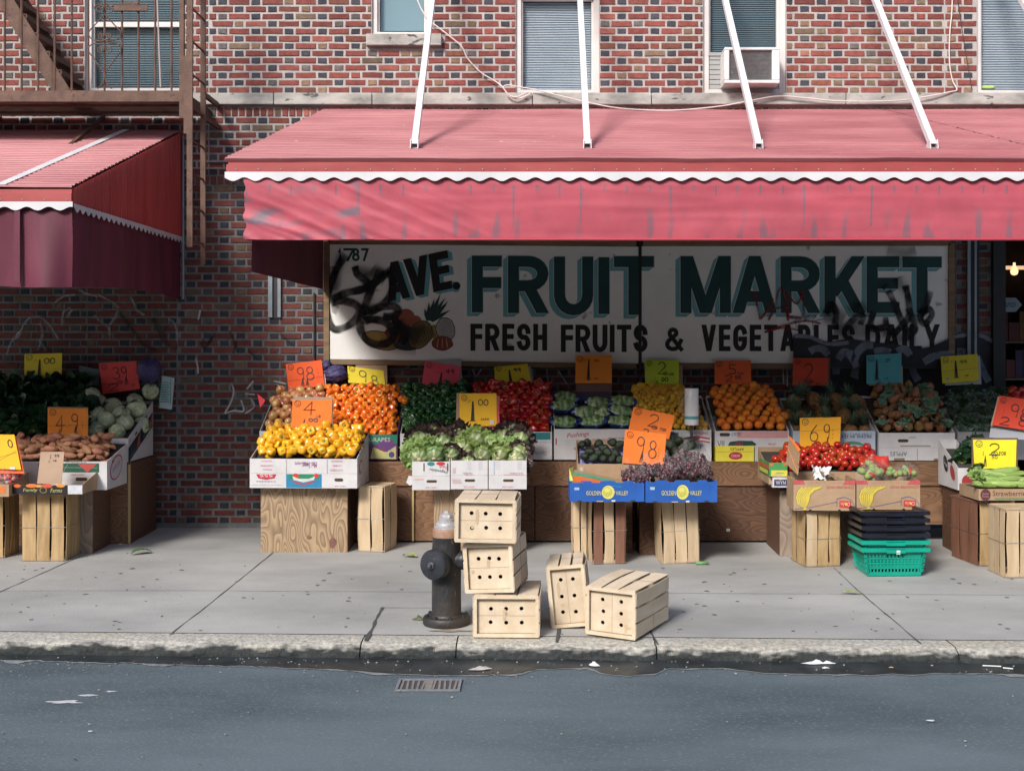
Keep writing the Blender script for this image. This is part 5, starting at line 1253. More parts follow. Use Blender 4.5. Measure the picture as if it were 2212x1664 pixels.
def carton(label, x0, x1, yf, yb, z0, zf, m, spec=(), side_spec=(), zb=None, zback=None, rot=0, mi=None, liner=None, cat='carton', name='carton', group=None, tilt=0, backh=None, flare=0.0):
    cx, w, d = (x0+x1)/2, x1-x0, yb-yf; t = thing(name, label, cat, (cx, yf, z0), (tilt, 0, rad(rot)), group); h = zf-z0; hb = (zb-z0) if zb else h; th = .005; a = w/2
    mi = mi or m
    mb = MB(); n = 8; fr = lambda x, z: -.004*math.sin(PI*(x/w+.5))*(z/h)-flare*z/h
    pts = [(-a+w*i/n) for i in range(n+1)]
    for i in range(n):
        p, q = pts[i], pts[i+1]; w1, w2 = .002*noise.noise(Vector((p*9, cx*7, 1))), .002*noise.noise(Vector((q*9, cx*7, 1)))
        mb.poly([(p,fr(p,0),0),(q,fr(q,0),0),(q,fr(q,h),h+w2),(p,fr(p,h),h+w1)]); mb.poly([(p,fr(p,h)+th,h+w1),(q,fr(q,h)+th,h+w2),(q,fr(q,0)+th,0),(p,fr(p,0)+th,0)]); mb.poly([(p,fr(p,h),h+w1),(q,fr(q,h),h+w2),(q,fr(q,h)+th,h+w2),(p,fr(p,h)+th,h+w1)])
    for s in (-a, a): mb.poly([(s,0,0),(s,th,0),(s,fr(a,h)+th,h),(s,fr(a,h),h)])
    fw = mb.build('front_wall', m, t)
    if spec: prints(spec, w, h, lambda x, y, o: (x-a, fr(x-a, y)-o-.0006, y), fw)
    for s in (-1, 1):
        mb = MB(); X = s*(a-th/2)+.0005*s; p = [(X,.003,0),(X,d,0),(X,d,hb),(X,.003-flare,h)]
        mb.slab(p if s > 0 else p[::-1], th); sw = mb.build('side_wall', m, t)
        if side_spec and ((s > 0) == (cx < 0)): prints(side_spec, d, h, (lambda x, y, o: (a+.0005+o, x, y+(hb-h)*x/d)) if s > 0 else (lambda x, y, o: (-a-.0005-o, d-x, y+(hb-h)*(d-x)/d)), sw)
    mb = MB(); mb.bx(-a+th, a-th, d-th, d, 0, backh or hb); mb.build('back_wall', mi, t)
    mb = MB(); mb.bx(-a+th, a-th, th, d-th, .002, .008); mb.build('bottom', mi, t)
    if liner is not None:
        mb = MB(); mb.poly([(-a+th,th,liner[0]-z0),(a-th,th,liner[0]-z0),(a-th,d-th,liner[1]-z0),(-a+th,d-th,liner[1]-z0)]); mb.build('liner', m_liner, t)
    return t
# ---- back row on the bench (heads of each tray lean up to the wall)
def brow(label, u0, u1, v0, v1, m, spec, Yf=-.765, depth=.60, zb=1.22, zfo=None, **k):
    zf = ZV(v0, Yf) if zfo is None else zfo; z0 = ZV(v1, Yf) if v1 else .684
    return carton(label, XU(u0,Yf), XU(u1,Yf), Yf, Yf+depth, max(z0, .684), zf, m, spec, zb=zb, liner=(zf-.07, zb-.02), **k)
brow('low white carton holding the yellow onions', 560, 702, 930, 992, m_cwh, [])
brow('purple and green printed grape carton under the orange peppers', 704, 858, 938, 992, mat('purple_carton',(.10,.03,.10),.6,(.16,.05,.14),9), [('rect',.5,.62,.5,.38,(.02,.2,.13)),('disc',.85,.55,.12,.3,(.14,.05,.2)),('poly',[(.62,.05),(.98,.02),(.98,.55),(.85,.3),(.66,.5)],(.5,.5,.2)),('disc',.78,.35,.05,.12,(.2,.04,.1)),('text','GRAPES',.75,.8,.3,.16,(.6,.6,.5)),('disc',.92,.2,.04,.12,(.08,.05,.2))])
brow('white carton under the green peppers', 864, 1006, 936, 992, m_cwh, [('rect',0,.45,1,.01,(.45,.42,.42)),('hole',.4,.6,.12,.13)])
brow('white carton with a teal top strip under the red peppers', 1010, 1192, 932, 992, m_cwh, [('poly',[(.52,.72),(.98,.72),(.98,.98),(.5,.96)],TEAL),('text','Cucumbers',.85,.22,.17,.14,(.4,.22,.25),180,.3),('rect',.0,.62,1,.012,(.4,.4,.4))])
brow('white carton with red script under the bagged romaine', 1196, 1370, 926, 992, m_cwh, [('text','Pushings',.3,.8,.28,.2,RED,6,.3),('text','FRESH PRODUCE',.62,.66,.3,.06,(.4,.1,.1)),('rect',0,.48,1,.01,(.5,.5,.5)),('text','ROMAINE',.35,.36,.2,.08,RED),('text','PRODUCT OF USA',.78,.7,.2,.06,BLK),('rect',.02,.5,.015,.2,RED),('line',[(.15,.62),(.3,.66),(.32,.56),(.16,.54),(.15,.62)],(.3,.45,.45),.002)])
brow('white carton with black HERRING lettering under the lemons', 1374, 1536, 928, 996, m_cwh, [('rect',.26,.5,.30,.42,(.10,.14,.15)),('poly',[(.33,.84),(.38,.95),(.5,.95),(.54,.84)],BLK),('text','Herrin',.40,.66,.30,.24,(.7,.7,.7)),('rect',.6,.0,.02,1,(.55,.6,.62)),('line',[(.66,.75),(.8,.8),(.98,.72)],RED,.012),('line',[(.66,.62),(.8,.68),(.98,.6)],RED,.010),('text','lmer',.78,.5,.22,.18,NAVY),('text','LEMONS',.85,.9,.2,.07,RED)])
t_or = brow('white carton with red dot pattern and leaf print under the oranges', 1544, 1704, 930, 966, m_cwh, [('rect',.3,.62,.68,.36,(.66,.35,.35)),('hole',.06,.68,.14,.2),('text','SICILY',.28,.8,.12,.2,NAVY,180),('text','VIL',.09,.22,.12,.4,(.02,.1,.1)),('poly',[(.16,.02),(.2,.35),(.32,.42),(.5,.4),(.56,.2),(.5,.02)],(.015,.06,.05)),('disc',.32,.2,.06,.18,(.16,.04,.06)),('text','FRUIT',.77,.2,.1,.14,RED),('rect',.3,.6,.68,.02,(.6,.1,.12))], zfo=ZV(930,-.765))
for i in range(30):
    pass
carton('yellow apple carton with red oval beneath the oranges', XU(1545,-.775), XU(1628,-.775), -.775, -.3, .684, ZV(962,-.775), mat('yellow_carton',(.72,.62,.05),.6,(.8,.7,.08),6), [('text','APPLES',.56,.78,.36,.18,BLK,180),('disc',.52,.36,.18,.24,RED),('text','CREW',.52,.36,.24,.16,(.75,.6,.55)),('rect',.03,.6,.94,.02,(.3,.25,.05))])
carton('plain white carton end beneath the oranges', XU(1630,-.773), XU(1702,-.773), -.773, -.3, .684, ZV(966,-.773), m_cwh, [('text','PRODUCE',.5,.6,.4,.12,(.5,.2,.2)),('rect',.02,.0,.02,1,(.5,.5,.5))])
brow('pale blue carton with upside-down lettering under the pineapples', 1712, 1890, 930, 992, mat('pale_blue_carton',(.42,.50,.62),.7,(.5,.58,.68),5), [('text','PREMIUM FENNEL',.70,.83,.50,.15,NAVY,180),('disc',.72,.42,.16,.22,(.10,.25,.12)),('disc',.74,.40,.13,.13,(.42,.5,.6)),('rect',0,.30,1,.02,(.3,.35,.5))], zb=1.2)
brow('white apple carton with upside-down lettering under the pears', 1897, 2062, 934, 994, m_cwh, [('hole',.25,.66,.14,.11),('rect',0,.46,1,.012,(.45,.45,.45)),('text','APPLES',.26,.24,.22,.15,(.05,.12,.15),180),('text','GALA',.44,.83,.1,.08,(.1,.3,.2),180),('rect',.28,.5,.4,.05,(.35,.28,.25)),('rect',.2,.0,.14,.09,(.25,.17,.1)),('rect',.72,.0,.14,.07,(.25,.17,.1)),('rect',.5,.02,.012,.4,(.35,.35,.36))])
brow('dark printed carton under the bagged greens', 2068, 2190, 932, 992, mat('grey_carton',(.20,.20,.22),.7,(.3,.3,.32),6), [('disc',.3,.6,.2,.25,(.06,.05,.12)),('text','FARMS',.3,.6,.24,.16,(.5,.5,.5))])
brow('carton behind the red price card at the right edge', 2192, 2330, 905, 992, m_cwh, [])

# ---- front row
Yp = -1.30
carton('wide white pepper carton with red, blue and green print, heaped with yellow peppers', XU(538,Yp), XU(772,Yp), Yp, Yp+.55, .515, ZV(990,Yp), m_cwh,
   [('rect',0,.5,1,.012,(.5,.48,.48)),('poly',[(.06,.47),(.25,.47),(.23,.33),(.155,.28),(.08,.33)],RED),('text','SSS',.155,.42,.12,.09,WHT,180),('text','PEPPERS',.155,.22,.18,.05,(.3,.25,.3)),('text','PRODUCE OF THE FARM  FRESH PEPPERS',.16,.10,.28,.03,(.4,.35,.4)),
    ('rect',.34,.02,.33,.46,(.02,.22,.42)),('poly',[(.36,.47),(.66,.47),(.64,.30),(.37,.30)],GRN),('disc',.43,.42,.03,.08,(.6,.04,.03)),('disc',.62,.43,.025,.07,(.6,.04,.03)),('poly',[(.40,.40),(.46,.32),(.55,.32),(.61,.40),(.6,.28),(.5,.2),(.41,.28)],(.6,.66,.6)),('poly',[(.39,.27),(.5,.14),(.62,.27),(.6,.20),(.5,.09),(.41,.2)],(.5,.03,.03)),
    ('text','Mini Sweet',.56,.79,.14,.2,PUR,184,.4),('text','FRESH FARMS',.48,.85,.12,.09,PUR,180),('text','GROWN IN',.16,.92,.10,.05,PINK,180),('text','CALIFORNIA',.16,.76,.12,.06,PINK,180),('text','FRESH',.165,.63,.08,.05,PINK,180),('text','PRODUCE',.81,.93,.1,.06,PINK,180),('text','LABEL',.81,.77,.09,.05,PINK,180),('text','CUCUMBERS',.81,.62,.12,.06,PINK,180),('hole',.79,.24,.08,.10),('text','100% USA',.84,.08,.10,.05,PINK,180),('rect',.34,.5,.004,.48,(.5,.4,.45)),('rect',.72,.5,.004,.5,(.5,.4,.45))],
   side_spec=[('disc',.3,.45,.12,.22,RED),('disc',.3,.45,.09,.16,WHT)], rot=-2.5, zb=ZV(925,Yp+.5)-.04, liner=(ZV(990,Yp)-.06, .93))
Yl = -1.47
lsp = [('rect',0,.48,1,.012,(.45,.43,.43)),('hole',.38,.26,.28,.09),('text','100% USA',.5,.08,.3,.06,PINK,180)]
la_ = [('rect',.18,.92,.0,.0,WHT)]
carton('left white lettuce carton with green FRESH VEGETABLES lettering', XU(890,Yl), XU(971,Yl), Yl, Yl+.5, .52, ZV(996,Yl), m_cwh, lsp+[('text','Vegetables',.7,.68,.5,.13,(.03,.10,.08),170,.2),('text','Fresh',.84,.8,.24,.12,(.5,.04,.06),170,.2),('disc',.5,.92,.1,.07,TEAL),('disc',.76,.93,.12,.06,(.55,.03,.04)),('rect',.3,.66,.03,.28,(.10,.05,.04)),('rect',.93,.66,.03,.28,(.10,.05,.04)),('rect',.05,.36,.25,.05,(.65,.45,.42))], zb=.86, liner=(.7,.84), rot=1.2)
txts = lambda x: [('text',s,x+.0,.94-.06*i,.11,.022,(.35,.38,.42)) for i, s in enumerate(('PACKED','FRESH','GROWN','PRODUCE','CARTON'))]
carton('middle white lettuce carton with faint grey and red print', XU(973,Yl+.01), XU(1053,Yl+.01), Yl+.01, Yl+.5, .525, ZV(994,Yl), m_cwh, lsp+txts(.5)+txts(.8)+[('text','PEPPERS',.45,.56,.26,.05,(.3,.3,.35),180),('rect',.03,.3,.24,.05,(.65,.42,.4)),('rect',.05,.22,.24,.05,(.65,.42,.4)),('rect',.05,.56,.03,.18,(.62,.45,.47)),('rect',.1,.56,.03,.18,(.62,.45,.47)),('text','CUCUMBERS',.5,.5,.26,.035,(.55,.15,.2),180)], zb=.86, liner=(.7,.84))
carton('right white lettuce carton with a handle hole', XU(1055,Yl+.01), XU(1137,Yl+.01), Yl+.01, Yl+.5, .525, ZV(994,Yl), m_cwh, lsp+txts(.25)+txts(.82)+[('rect',.13,.52,.03,.46,(.45,.55,.65)),('text','CUCUMBERS',.73,.56,.36,.05,(.3,.3,.35),180),('rect',.4,.49,.5,.035,(.65,.42,.42))], zb=.86, liner=(.7,.84), rot=-.6)
mb = MB(); mb.slab([(-.03,0,-.02),(.0,0,-.045),(.03,0,-.03),(.03,0,.03),(-.01,0,.035)], .004); tag(mb.build('torn_flap', m_cwh, loc=P(885,1036,-1.46)), 'small torn white cardboard flap left of the lettuce cartons', 'scrap')
# avocado carton
Ya = -1.28
carton('brown open avocado carton behind the left blue tray', XU(1247,Ya), XU(1372,Ya), Ya, Ya+.42, .53, ZV(1001,Ya), m_cbr, [('rect',.04,.55,.06,.3,(.5,.45,.42))], zb=ZV(950,Ya+.4), mi=m_cbr, liner=(.66,.74))
mb = MB(); 
def crum(a, b): x = XU(1252,-1.2)+(.46)*a; y = -1.26+.38*b; return Vector((x, y, .70+.10*b+.035*noise.noise(Vector((x*30, y*30, 0)))))
mb.grid(crum, 30, 16); tag(mb.build('moulded_liner', mat('purple_liner',(.16,.14,.34),.6,(.24,.21,.44),12)), 'purple moulded liner under the avocados', 'liner')
# blue trays
def golden(label, u0, u1, Y, rot, v0, v1, z0):
    x0, x1 = XU(u0,Y), XU(u1,Y); zf = ZV(v0,Y); w_, h_ = x1-x0, zf-z0
    GD = (.72,.66,.16)
    sp = [('text','GOLDEN',.32,.46,.20,.22,GD),('text','VALLEY',.70,.46,.165,.22,GD),('disc',.515,.5,.085,.36,GD),('disc',.505,.52,.066,.27,(.5,.5,.10)),('disc',.50,.62,.04,.12,GD),('rect',.06,.62,.065,.14,(.35,.5,.68)),
          ('line',[(.56,.28),(.6,.5),(.57,.75)],GD,.006),('line',[(.47,.35),(.5,.6),(.55,.7)],GD,.003),('line',[(.5,.3),(.53,.55),(.56,.5)],GD,.003),('rect',.1,.0,.06,.07,(.04,.03,.02)),('rect',.82,.0,.06,.08,(.04,.03,.02)),('rect',.36,.0,.09,.05,(.5,.45,.35)),('rect',.56,.0,.05,.09,(.65,.65,.6))]
    t = carton(label, x0, x1, Y, Y+.37, z0, zf, m_cbl, sp, rot=rot, mi=m_cbr, name='fruit_tray', cat='tray', liner=(z0+.03, z0+.03))
    w2 = w_/2
    for (a, b) in ((-.5,-.46),(-.36,-.2),(-.1,.12),(.22,.36),(.46,.5)):   # scalloped top edge
        mb = MB(); mb.slab([(a*w_, -.0005, h_-.002),(b*w_, -.0005, h_-.002),((b-.012)*w_, -.0005, h_+.014),((a+.012)*w_, -.0005, h_+.014)], .005); mb.build('edge_tab', m_cbl, t)
    return t
golden('left blue fruit tray with golden lettering', 1230.5, 1391, -1.86, 0.5, 1042, 1073, .475)
golden('right blue fruit tray with golden lettering, full of bagged grapes', 1394, 1549, -1.90, 2.2, 1040, 1079, .475)
lid = thing('flattened_carton', 'folded brown carton with orange and green stripes lying in the left blue tray', 'carton', P(1232,1012,-1.82))
mb = MB(); p = [P(1229,1012,-1.84), P(1236,1042,-1.87), P(1340,1048,-1.84), P(1345,1028,-1.5), P(1237,1009,-1.6)]; bp = lid.location
A, B, Cc, Dd = P(1238,1037,-1.85), P(1340,1051,-1.83), P(1346,1036,-1.52), P(1240,1013,-1.6)
mb.slab([q-bp for q in (A,B,Cc,Dd)], .006); mb.build('panel', m_cbr, lid)
mb = MB(); E, F_ = P(1236,1023,-1.66), P(1330,1042,-1.6)
mb.slab([q-bp+Vector((0,-.003,.006)) for q in (P(1237,1040,-1.865),P(1318,1053,-1.85),P(1316,1041,-1.80),P(1237,1026,-1.80))], .004, col=(.62,.14,.03)); mb.slab([q-bp+Vector((0,-.003,.010)) for q in (P(1237,1027,-1.805),P(1320,1042,-1.805),P(1322,1038,-1.77),P(1238,1021,-1.77))], .004, col=(.08,.32,.2)); mb.slab([q-bp+Vector((0,-.004,.008)) for q in (P(1229,1013,-1.80),P(1230,1040,-1.87),P(1238,1040,-1.87),P(1238,1010,-1.7))], .004, col=(.55,.6,.15))
mb.slab([q-bp+Vector((0,-.005,.012)) for q in (P(1308,1051,-1.86),P(1342,1054,-1.86),P(1336,1044,-1.83),P(1316,1044,-1.83))], .004, col=(.01,.33,.22))
mb.build('stripes', m_print, lid)
# tomato tray and side boxes
Yt = -1.42
carton('long brown tray of tomatoes behind the banana cartons', XU(1660,Yt), XU(1905,Yt), Yt, Yt+.5, .56, ZV(1018,Yt), m_cbr, [], zb=.82, liner=(.64,.78))
carton('green and yellow printed tray end left of the tomatoes', XU(1661,Yt-.06), XU(1700,Yt-.06), Yt-.06, Yt+.4, ZV(1028,Yt-.06), ZV(999,Yt-.06), mat('green_print_carton',(.05,.25,.08),.6,(.08,.32,.1),8), [('rect',.1,.0,.9,.45,(.7,.62,.08)),('rect',.3,.08,.4,.2,(.6,.5,.2)),('rect',0,.8,1,.2,(.5,.2,.05)),('text','FRESH',.6,.25,.4,.12,(.05,.2,.08))], side_spec=[('rect',.0,.5,1,.3,(.55,.12,.05)),('rect',.1,.1,.8,.3,(.6,.6,.1))])
carton('blue and white printed tray end below the green one', XU(1668,Yt-.05), XU(1703,Yt-.05), Yt-.05, Yt+.4, ZV(1052,Yt-.05), ZV(1029,Yt-.05), m_cwh, [('rect',.1,.15,.8,.6,NAVY),('text','WYN',.5,.45,.6,.35,WHT)])
# banana cartons
def banana(label, u0, u1, v0, v1, Y, rot, bk, full=True):
    x0, x1 = XU(u0,Y), XU(u1,Y); w_ = x1-x0; z0, zf = ZV(v1,Y), ZV(v0,Y); YB_ = (.66,.52,.06); LN = (.10,.10,.16)
    sp = [('rect',0,.86,1,.14,(.52,.08,.09)),('text','CONSUMER PACK',.26,.93,.3,.05,(.6,.25,.22),180),('text','CONSUMER PACK',.74,.93,.3,.05,(.6,.25,.22),180),('text','CONSUMER PACK',.75,.78,.45,.09,(.50,.06,.07),180)]
    o_ = [(.04,.55),(.05,.75),(.12,.82),(.22,.84)]
    for k in range(6):
        f = k/5; ax = .08+.07*f; x_ = .09+.36*f; 
        outer = [(.18+.02*f,.04+.06*f),(.06+.13*f,.20+.08*f),(.03+.17*f,.45+.08*f),(.07+.22*f,.68+.05*f),(.14+.30*f,.80+.02*f)]
        inner = [(.15+.30*f,.76+.0*f),(.12+.22*f,.60+.06*f),(.11+.16*f,.42+.08*f),(.13+.13*f,.25+.08*f),(.19+.03*f,.12+.05*f)]
        sp.append(('poly', outer+inner, LN)); 
        sh = lambda P_, q: (P_[0]*.93+q[0]*.07, P_[1]*.93+q[1]*.07)
        sp.append(('poly', [sh(a, b) for a, b in zip(outer, inner[::-1])]+[sh(b, a) for a, b in zip(outer, inner[::-1])][::-1], YB_))
    sp += [('poly',[(.15,.02),(.2,.02),(.22,.1),(.17,.12)],YB_),('line',[(.02,.05),(.3,.12),(.7,.30)],(.12,.14,.35),.003),('line',[(.7,.13),(.70,.40),(.82,.46),(.93,.36),(.98,.2),(.98,.08)],(.12,.14,.35),.004),
           ('poly',[(.74,.12),(.93,.10),(.93,.32),(.74,.34)],(.55,.05,.05)),('text','Dole',.835,.22,.15,.13,(.72,.45,.3),180),('disc',.85,.22,.02,.04,(.75,.55,.08)),('disc',.27,.02,.022,.03,(.03,.02,.02)),('disc',.74,.02,.022,.03,(.03,.02,.02))]
    return carton(label, x0, x1, Y, Y+.36, z0, zf, m_cbr, sp, rot=rot, zback=bk, name='banana_carton', group=None, backh=(zf-z0)*.97, zb=zf+.005)
banana('left banana carton, open with a raised side flap and a paper bag inside', 1714, 1846, 1037, 1102, -1.85, -3, None)
banana('right banana carton, with bagged produce inside, behind the navy baskets', 1850, 1986, 1037, 1100, -1.87, -1.5, None)
wood_box('low_stand', 'low dark wooden box behind the nested baskets under the right banana carton', XU(1870,-1.7), XU(1980,-1.7), -1.78, -1.42, ZV(1101,-1.87)-.004, m_plyd)
fp = thing('carton_flap', 'tall brown cardboard flap with an orange edge standing up from the left banana carton', 'cardboard', P(1712,1040,-1.70))
mb = MB(); bp = fp.location; mb.slab([q-bp for q in (P(1697,1000,-1.55), P(1722,1025,-1.80), P(1725,975,-1.78), P(1704,945,-1.56))], .006); mb.build('panel', m_cbr, fp)
mb = MB(); mb.slab([q-bp for q in (P(1704,946,-1.565), P(1706,941,-1.57), P(1729,970,-1.79), P(1725,976,-1.785))], .005, col=(.75,.2,.04)); mb.tube([q-bp for q in (P(1701,965,-1.575), P(1723,1022,-1.81))], .003, 4, col=(.75,.25,.08)); mb.tube([q-bp for q in (P(1705,985,-1.58), P(1723,1000,-1.81))], .003, 4, col=(.75,.25,.08)); mb.build('orange_edge', m_print, fp)
# strawberry carton with corn
Yc = -1.82
carton('brown strawberry carton holding the ears of corn', XU(2112,Yc), XU(2285,Yc), Yc, Yc+.40, ZV(1080,Yc), ZV(1055,Yc), m_cbr, [('disc',.085,.5,.065,.5,(.12,.03,.05)),('text','Sweet',.085,.6,.08,.2,(.4,.3,.22)),('text','Farms',.085,.36,.08,.2,(.4,.3,.22)),('text','Strawberries',.40,.62,.45,.42,(.13,.04,.05)),('rect',.2,.12,.8,.1,(.12,.3,.12)),('rect',.0,.0,1,.03,(.25,.15,.1))], rot=2, liner=(ZV(1062,Yc),ZV(1062,Yc)+.02))
carton('white carton of dark herbs left of the yellow card at right', XU(2068,-1.35), XU(2110,-1.35), -1.35, -.86, ZV(1058,-1.35), ZV(1010,-1.35), m_cwh, [('disc',.5,.4,.3,.3,(.35,.04,.05))], side_spec=[('disc',.75,.45,.12,.3,(.45,.05,.06)),('disc',.4,.4,.12,.35,BLK),('text','Green',.4,.4,.2,.2,WHT)], zb=.88, liner=(.68,.8))
wood_box('low_stand', 'narrow dark wooden box holding up the herb carton', XU(2070,-1.3), XU(2108,-1.3), -1.32, -.9, ZV(1058,-1.35)-.004, m_plyd)
wood_box('low_stand', 'dark wooden box behind the crate under the tomato tray', XU(1850,-1.3)+.01, XU(1900,-1.3), -1.36, -.95, .553, m_plyd)
# ---- left stall
Y5_ = -1.34
carton('white carton with green print and a round red side logo, heaped with sweet potatoes', XU(20,Y5_), XU(231,Y5_), Y5_, Y5_+.5, .505, ZV(996,Y5_), m_cwh, [('rect',.30,.62,.62,.32,(.02,.10,.06)),('poly',[(.80,.62),(.9,.92),(.7,.92)],(.5,.08,.07)),('line',[(.3,.8),(.9,.78)],(.5,.6,.5),.002),('line',[(.55,.62),(.6,.9)],(.5,.6,.5),.002),('text','WATERMELONS',.68,.975,.22,.045,(.1,.2,.15)),('hole',.68,.32,.12,.12),('text','FARM FRESH',.7,.54,.14,.04,RED),('text','100% USA',.74,.1,.14,.06,RED,180)],
   side_spec=[('disc',.45,.5,.30,.42,(.5,.04,.06)),('disc',.45,.5,.27,.37,(.55,.56,.6)),('text','sunny',.45,.52,.4,.24,(.5,.03,.06),8,.3)], zb=.84, liner=(ZV(996,Y5_)-.05, .84))
XS = XU(277,-.82); 
t = carton('white and black printed carton at the left stall, heaped with cabbages', XU(150,-.82), XS, -.82, -.12, .682, ZV(946,-.82), m_cwh, [], side_spec=[('rect',.0,-.05,.44,.62,BLK),('rect',.46,-.05,.5,.62,BLK),('text','NATURE',.2,.3,.24,.14,(.10,.12,.15)),('text','FRESH',.2,.08,.24,.12,(.03,.3,.5)),('text','FRESH',.68,.1,.24,.12,(.03,.3,.5)),('poly',[(.32,0),(.43,.05),(.42,.5),(.36,.4)],(.4,.10,.07)),('poly',[(.84,0),(.95,.05),(.94,.5),(.88,.4)],(.4,.10,.07)),('hole',.25,.68,.08,.1),('rect',.05,.75,.05,.06,(.3,.3,.3)),('hole',.68,.75,.05,.08)], zb=1.17, liner=(.83,1.14))
carton('white carton of dark leafy greens at the left edge', XU(-80,-.82), XU(147,-.82), -.82, -.12, .682, ZV(946,-.82), m_cwh, [], zb=1.17, liner=(.8,1.1))
Yo_ = -1.68
oc = carton('opened empty peach carton with a black printed front, on the golden slatted crate', XU(22,Yo_), XU(178,Yo_), Yo_, Yo_+.36, .512, ZV(1047,Yo_), m_cbr, [('rect',0,0,.8,1,(.015,.012,.015)),('rect',.8,0,.2,1,(.62,.63,.68)),('text','Family',.28,.42,.2,.45,(.55,.5,.1),0,.2),('text','Farms',.64,.42,.16,.45,(.55,.5,.1),0,.2),('disc',.46,.45,.05,.35,(.3,.25,.06)),('disc',.46,.45,.04,.28,(.015,.012,.015)),('disc',.1,.92,.05,.2,(.7,.13,.03)),('disc',.3,.95,.08,.22,(.75,.2,.05)),('disc',.52,.93,.07,.22,(.7,.1,.05)),('disc',.7,.95,.06,.2,(.75,.3,.05)),('disc',.4,.9,.04,.15,(.8,.35,.1))], zb=.655, mi=m_cbr, backh=.155)
# ================================================================== PRICE CARDS
m_card = mat('price_paper', (.92,.92,.92), .75, (1,1,1), 6, attr=True); m_cardb = mat('card_backing', (.33,.22,.13), .8, (.4,.28,.18), 8); m_ink = mat('marker_ink', (.02,.012,.012), .6)
def card(label, q, Y, col, marks, lean=.03, back=None, backcol=None, extra=None, smiley=True, ink=None, name='price_card'):
    """q = four corners (tl,tr,br,bl) in survey measure"""
    tl, tr, br, bl = [P(q[i][0], q[i][1], Y+(lean if i < 2 else 0)) for i in range(4)]
    base = (bl+br)/2; t = thing(name, label, 'price card', base)
    loc = [p-base for p in (tl, tr, br, bl)]; W = (loc[1]-loc[0]).length; H = (loc[0]-loc[3]).length
    nrm = (loc[2]-loc[3]).cross(loc[0]-loc[3]).normalized()
    if nrm.y > 0: nrm = -nrm
    nd = noise.noise
    def B(x, y, off):
        s, v = x/W, y/H; p = loc[3].lerp(loc[2], s).lerp(loc[0].lerp(loc[1], s), v)
        return p+nrm*(off+.004*math.sin(s*PI)*math.sin(v*2.2+W*9))
    for (bq, bc, bo) in (back or []):
        pts = [P(a, b, Y+(lean if i < 2 else 0)+bo)-base for i, (a, b) in enumerate(bq)]
        mb = MB(); mb.slab(pts[::-1], .003, col=bc); mb.build('backing', m_card, t)
    mb = MB(); nx = 6; mb.grid(lambda a, b: B(a*W, b*H, .001+.0015*nd(Vector((a*3+W*50, b*3, 0)))), nx, nx, col=col); mb.grid(lambda a, b: B((1-a)*W, b*H, -.0015), nx, nx, col=col); mb.build('paper', m_card, t)
    mk = MB(); k = [0]
    def st(strokes, tk):
        for s_ in strokes:
            k[0] += 1
            for q_ in s_: mk.poly([B(min(W*.98,max(.01*W,p[0])), min(H*.98,max(.01*H,p[1])), .0042+.00007*(k[0] % 12)) for p in q_])
    if smiley:
        r = .075*W; cx_, cy_ = .13*W, .86*H; tk = .0042
        st([ribbon([(cx_+r*math.cos(i*PI/9), cy_+r*math.sin(i*PI/9)) for i in range(19)], tk, False)], 0)
        st([ribbon([(cx_-r*.4, cy_+r*.3),(cx_-r*.3, cy_+r*.2)], tk), ribbon([(cx_+r*.4, cy_+r*.3),(cx_+r*.3, cy_+r*.2)], tk), ribbon([(cx_-r*.4,cy_-r*.25),(cx_,cy_-r*.45),(cx_+r*.4,cy_-r*.25)], tk)], 0)
    for m_ in marks:
        ch, x, y, w_, h_ = m_[:5]; tk = m_[5] if len(m_) > 5 else .0072
        if ch == 'one':    # tall hatched figure one
            for i in range(5): st([ribbon([((x+w_*(.2+.14*i))*W, y*H), ((x+w_*(.45+.04*i))*W, (y+h_)*H)], .0048)], 0)
            st([ribbon([(x*W, y*H), ((x+w_)*W, y*H)], .004), ribbon([((x-.05)*W, (y+h_*.95)*H), ((x-.02)*W, (y+h_*1.02)*H)], .004)], 0)
        elif ch == 'hatch':
            for i in range(4): st([ribbon([((x+w_*i/4)*W, y*H), ((x+w_*.5)*W, (y+h_)*H)], .0036)], 0)
        elif ch == 'at':
            st([ribbon([(p[0]*W, p[1]*H) for p in arc(x+w_/2, y+h_/2, w_/2, h_/2, 0, 360, 14)], .004, False), ribbon([((x+w_*.3)*W,(y+h_*.3)*H),((x+w_*.5)*W,(y+h_*.75)*H),((x+w_*.7)*W,(y+h_*.3)*H)], .004)], 0)
        elif ch == 'crease': st([ribbon([(.01*W, y*H), (.5*W, (y+.012)*H), (.99*W, (y+w_)*H)], .0016)], 0)
        elif ch == 'dots':
            for i in range(3): st([ribbon([(x*W, (y+h_*i/2)*H), ((x+.012)*W, (y+h_*i/2+.01)*H)], .004)], 0)
        else:
            if len(ch) == 1: st(glyph_quads(ch, x*W, y*H, w_*W, h_*H, tk), 0)
            else: st(text_quads(ch, x*W, y*H, w_*W, h_*H, tk, .004), 0)
    mk.build('writing', m_ink, t)
    if extra:
        for (x, y, w_, h_, c) in extra: mb = MB(); mb.poly([B(x*W,y*H,.006),B((x+w_)*W,y*H,.006),B((x+w_)*W,(y+h_)*H,.006),B(x*W,(y+h_)*H,.006)], col=c); mb.build('sticker', m_card, t)
    return t
OR = (.86,.19,.02); OO = (.88,.27,.025); YO = (.90,.50,.02); YE = (.74,.60,.03); RD = (.80,.08,.07); RO = (.85,.11,.02); BR = (.33,.22,.13); PK = (.82,.10,.15)
card('yellow card reading 1.00 above the dark greens at the left stall', ((53,764),(134,762),(133,823),(52,823)), -.22, YE, [('one',.33,.15,.14,.62),('00',.52,.62,.30,.22),('EACH',.55,.18,.22,.07,.003)], back=[(((52,800),(134,800),(132,842),(53,842)),BR,.012)])
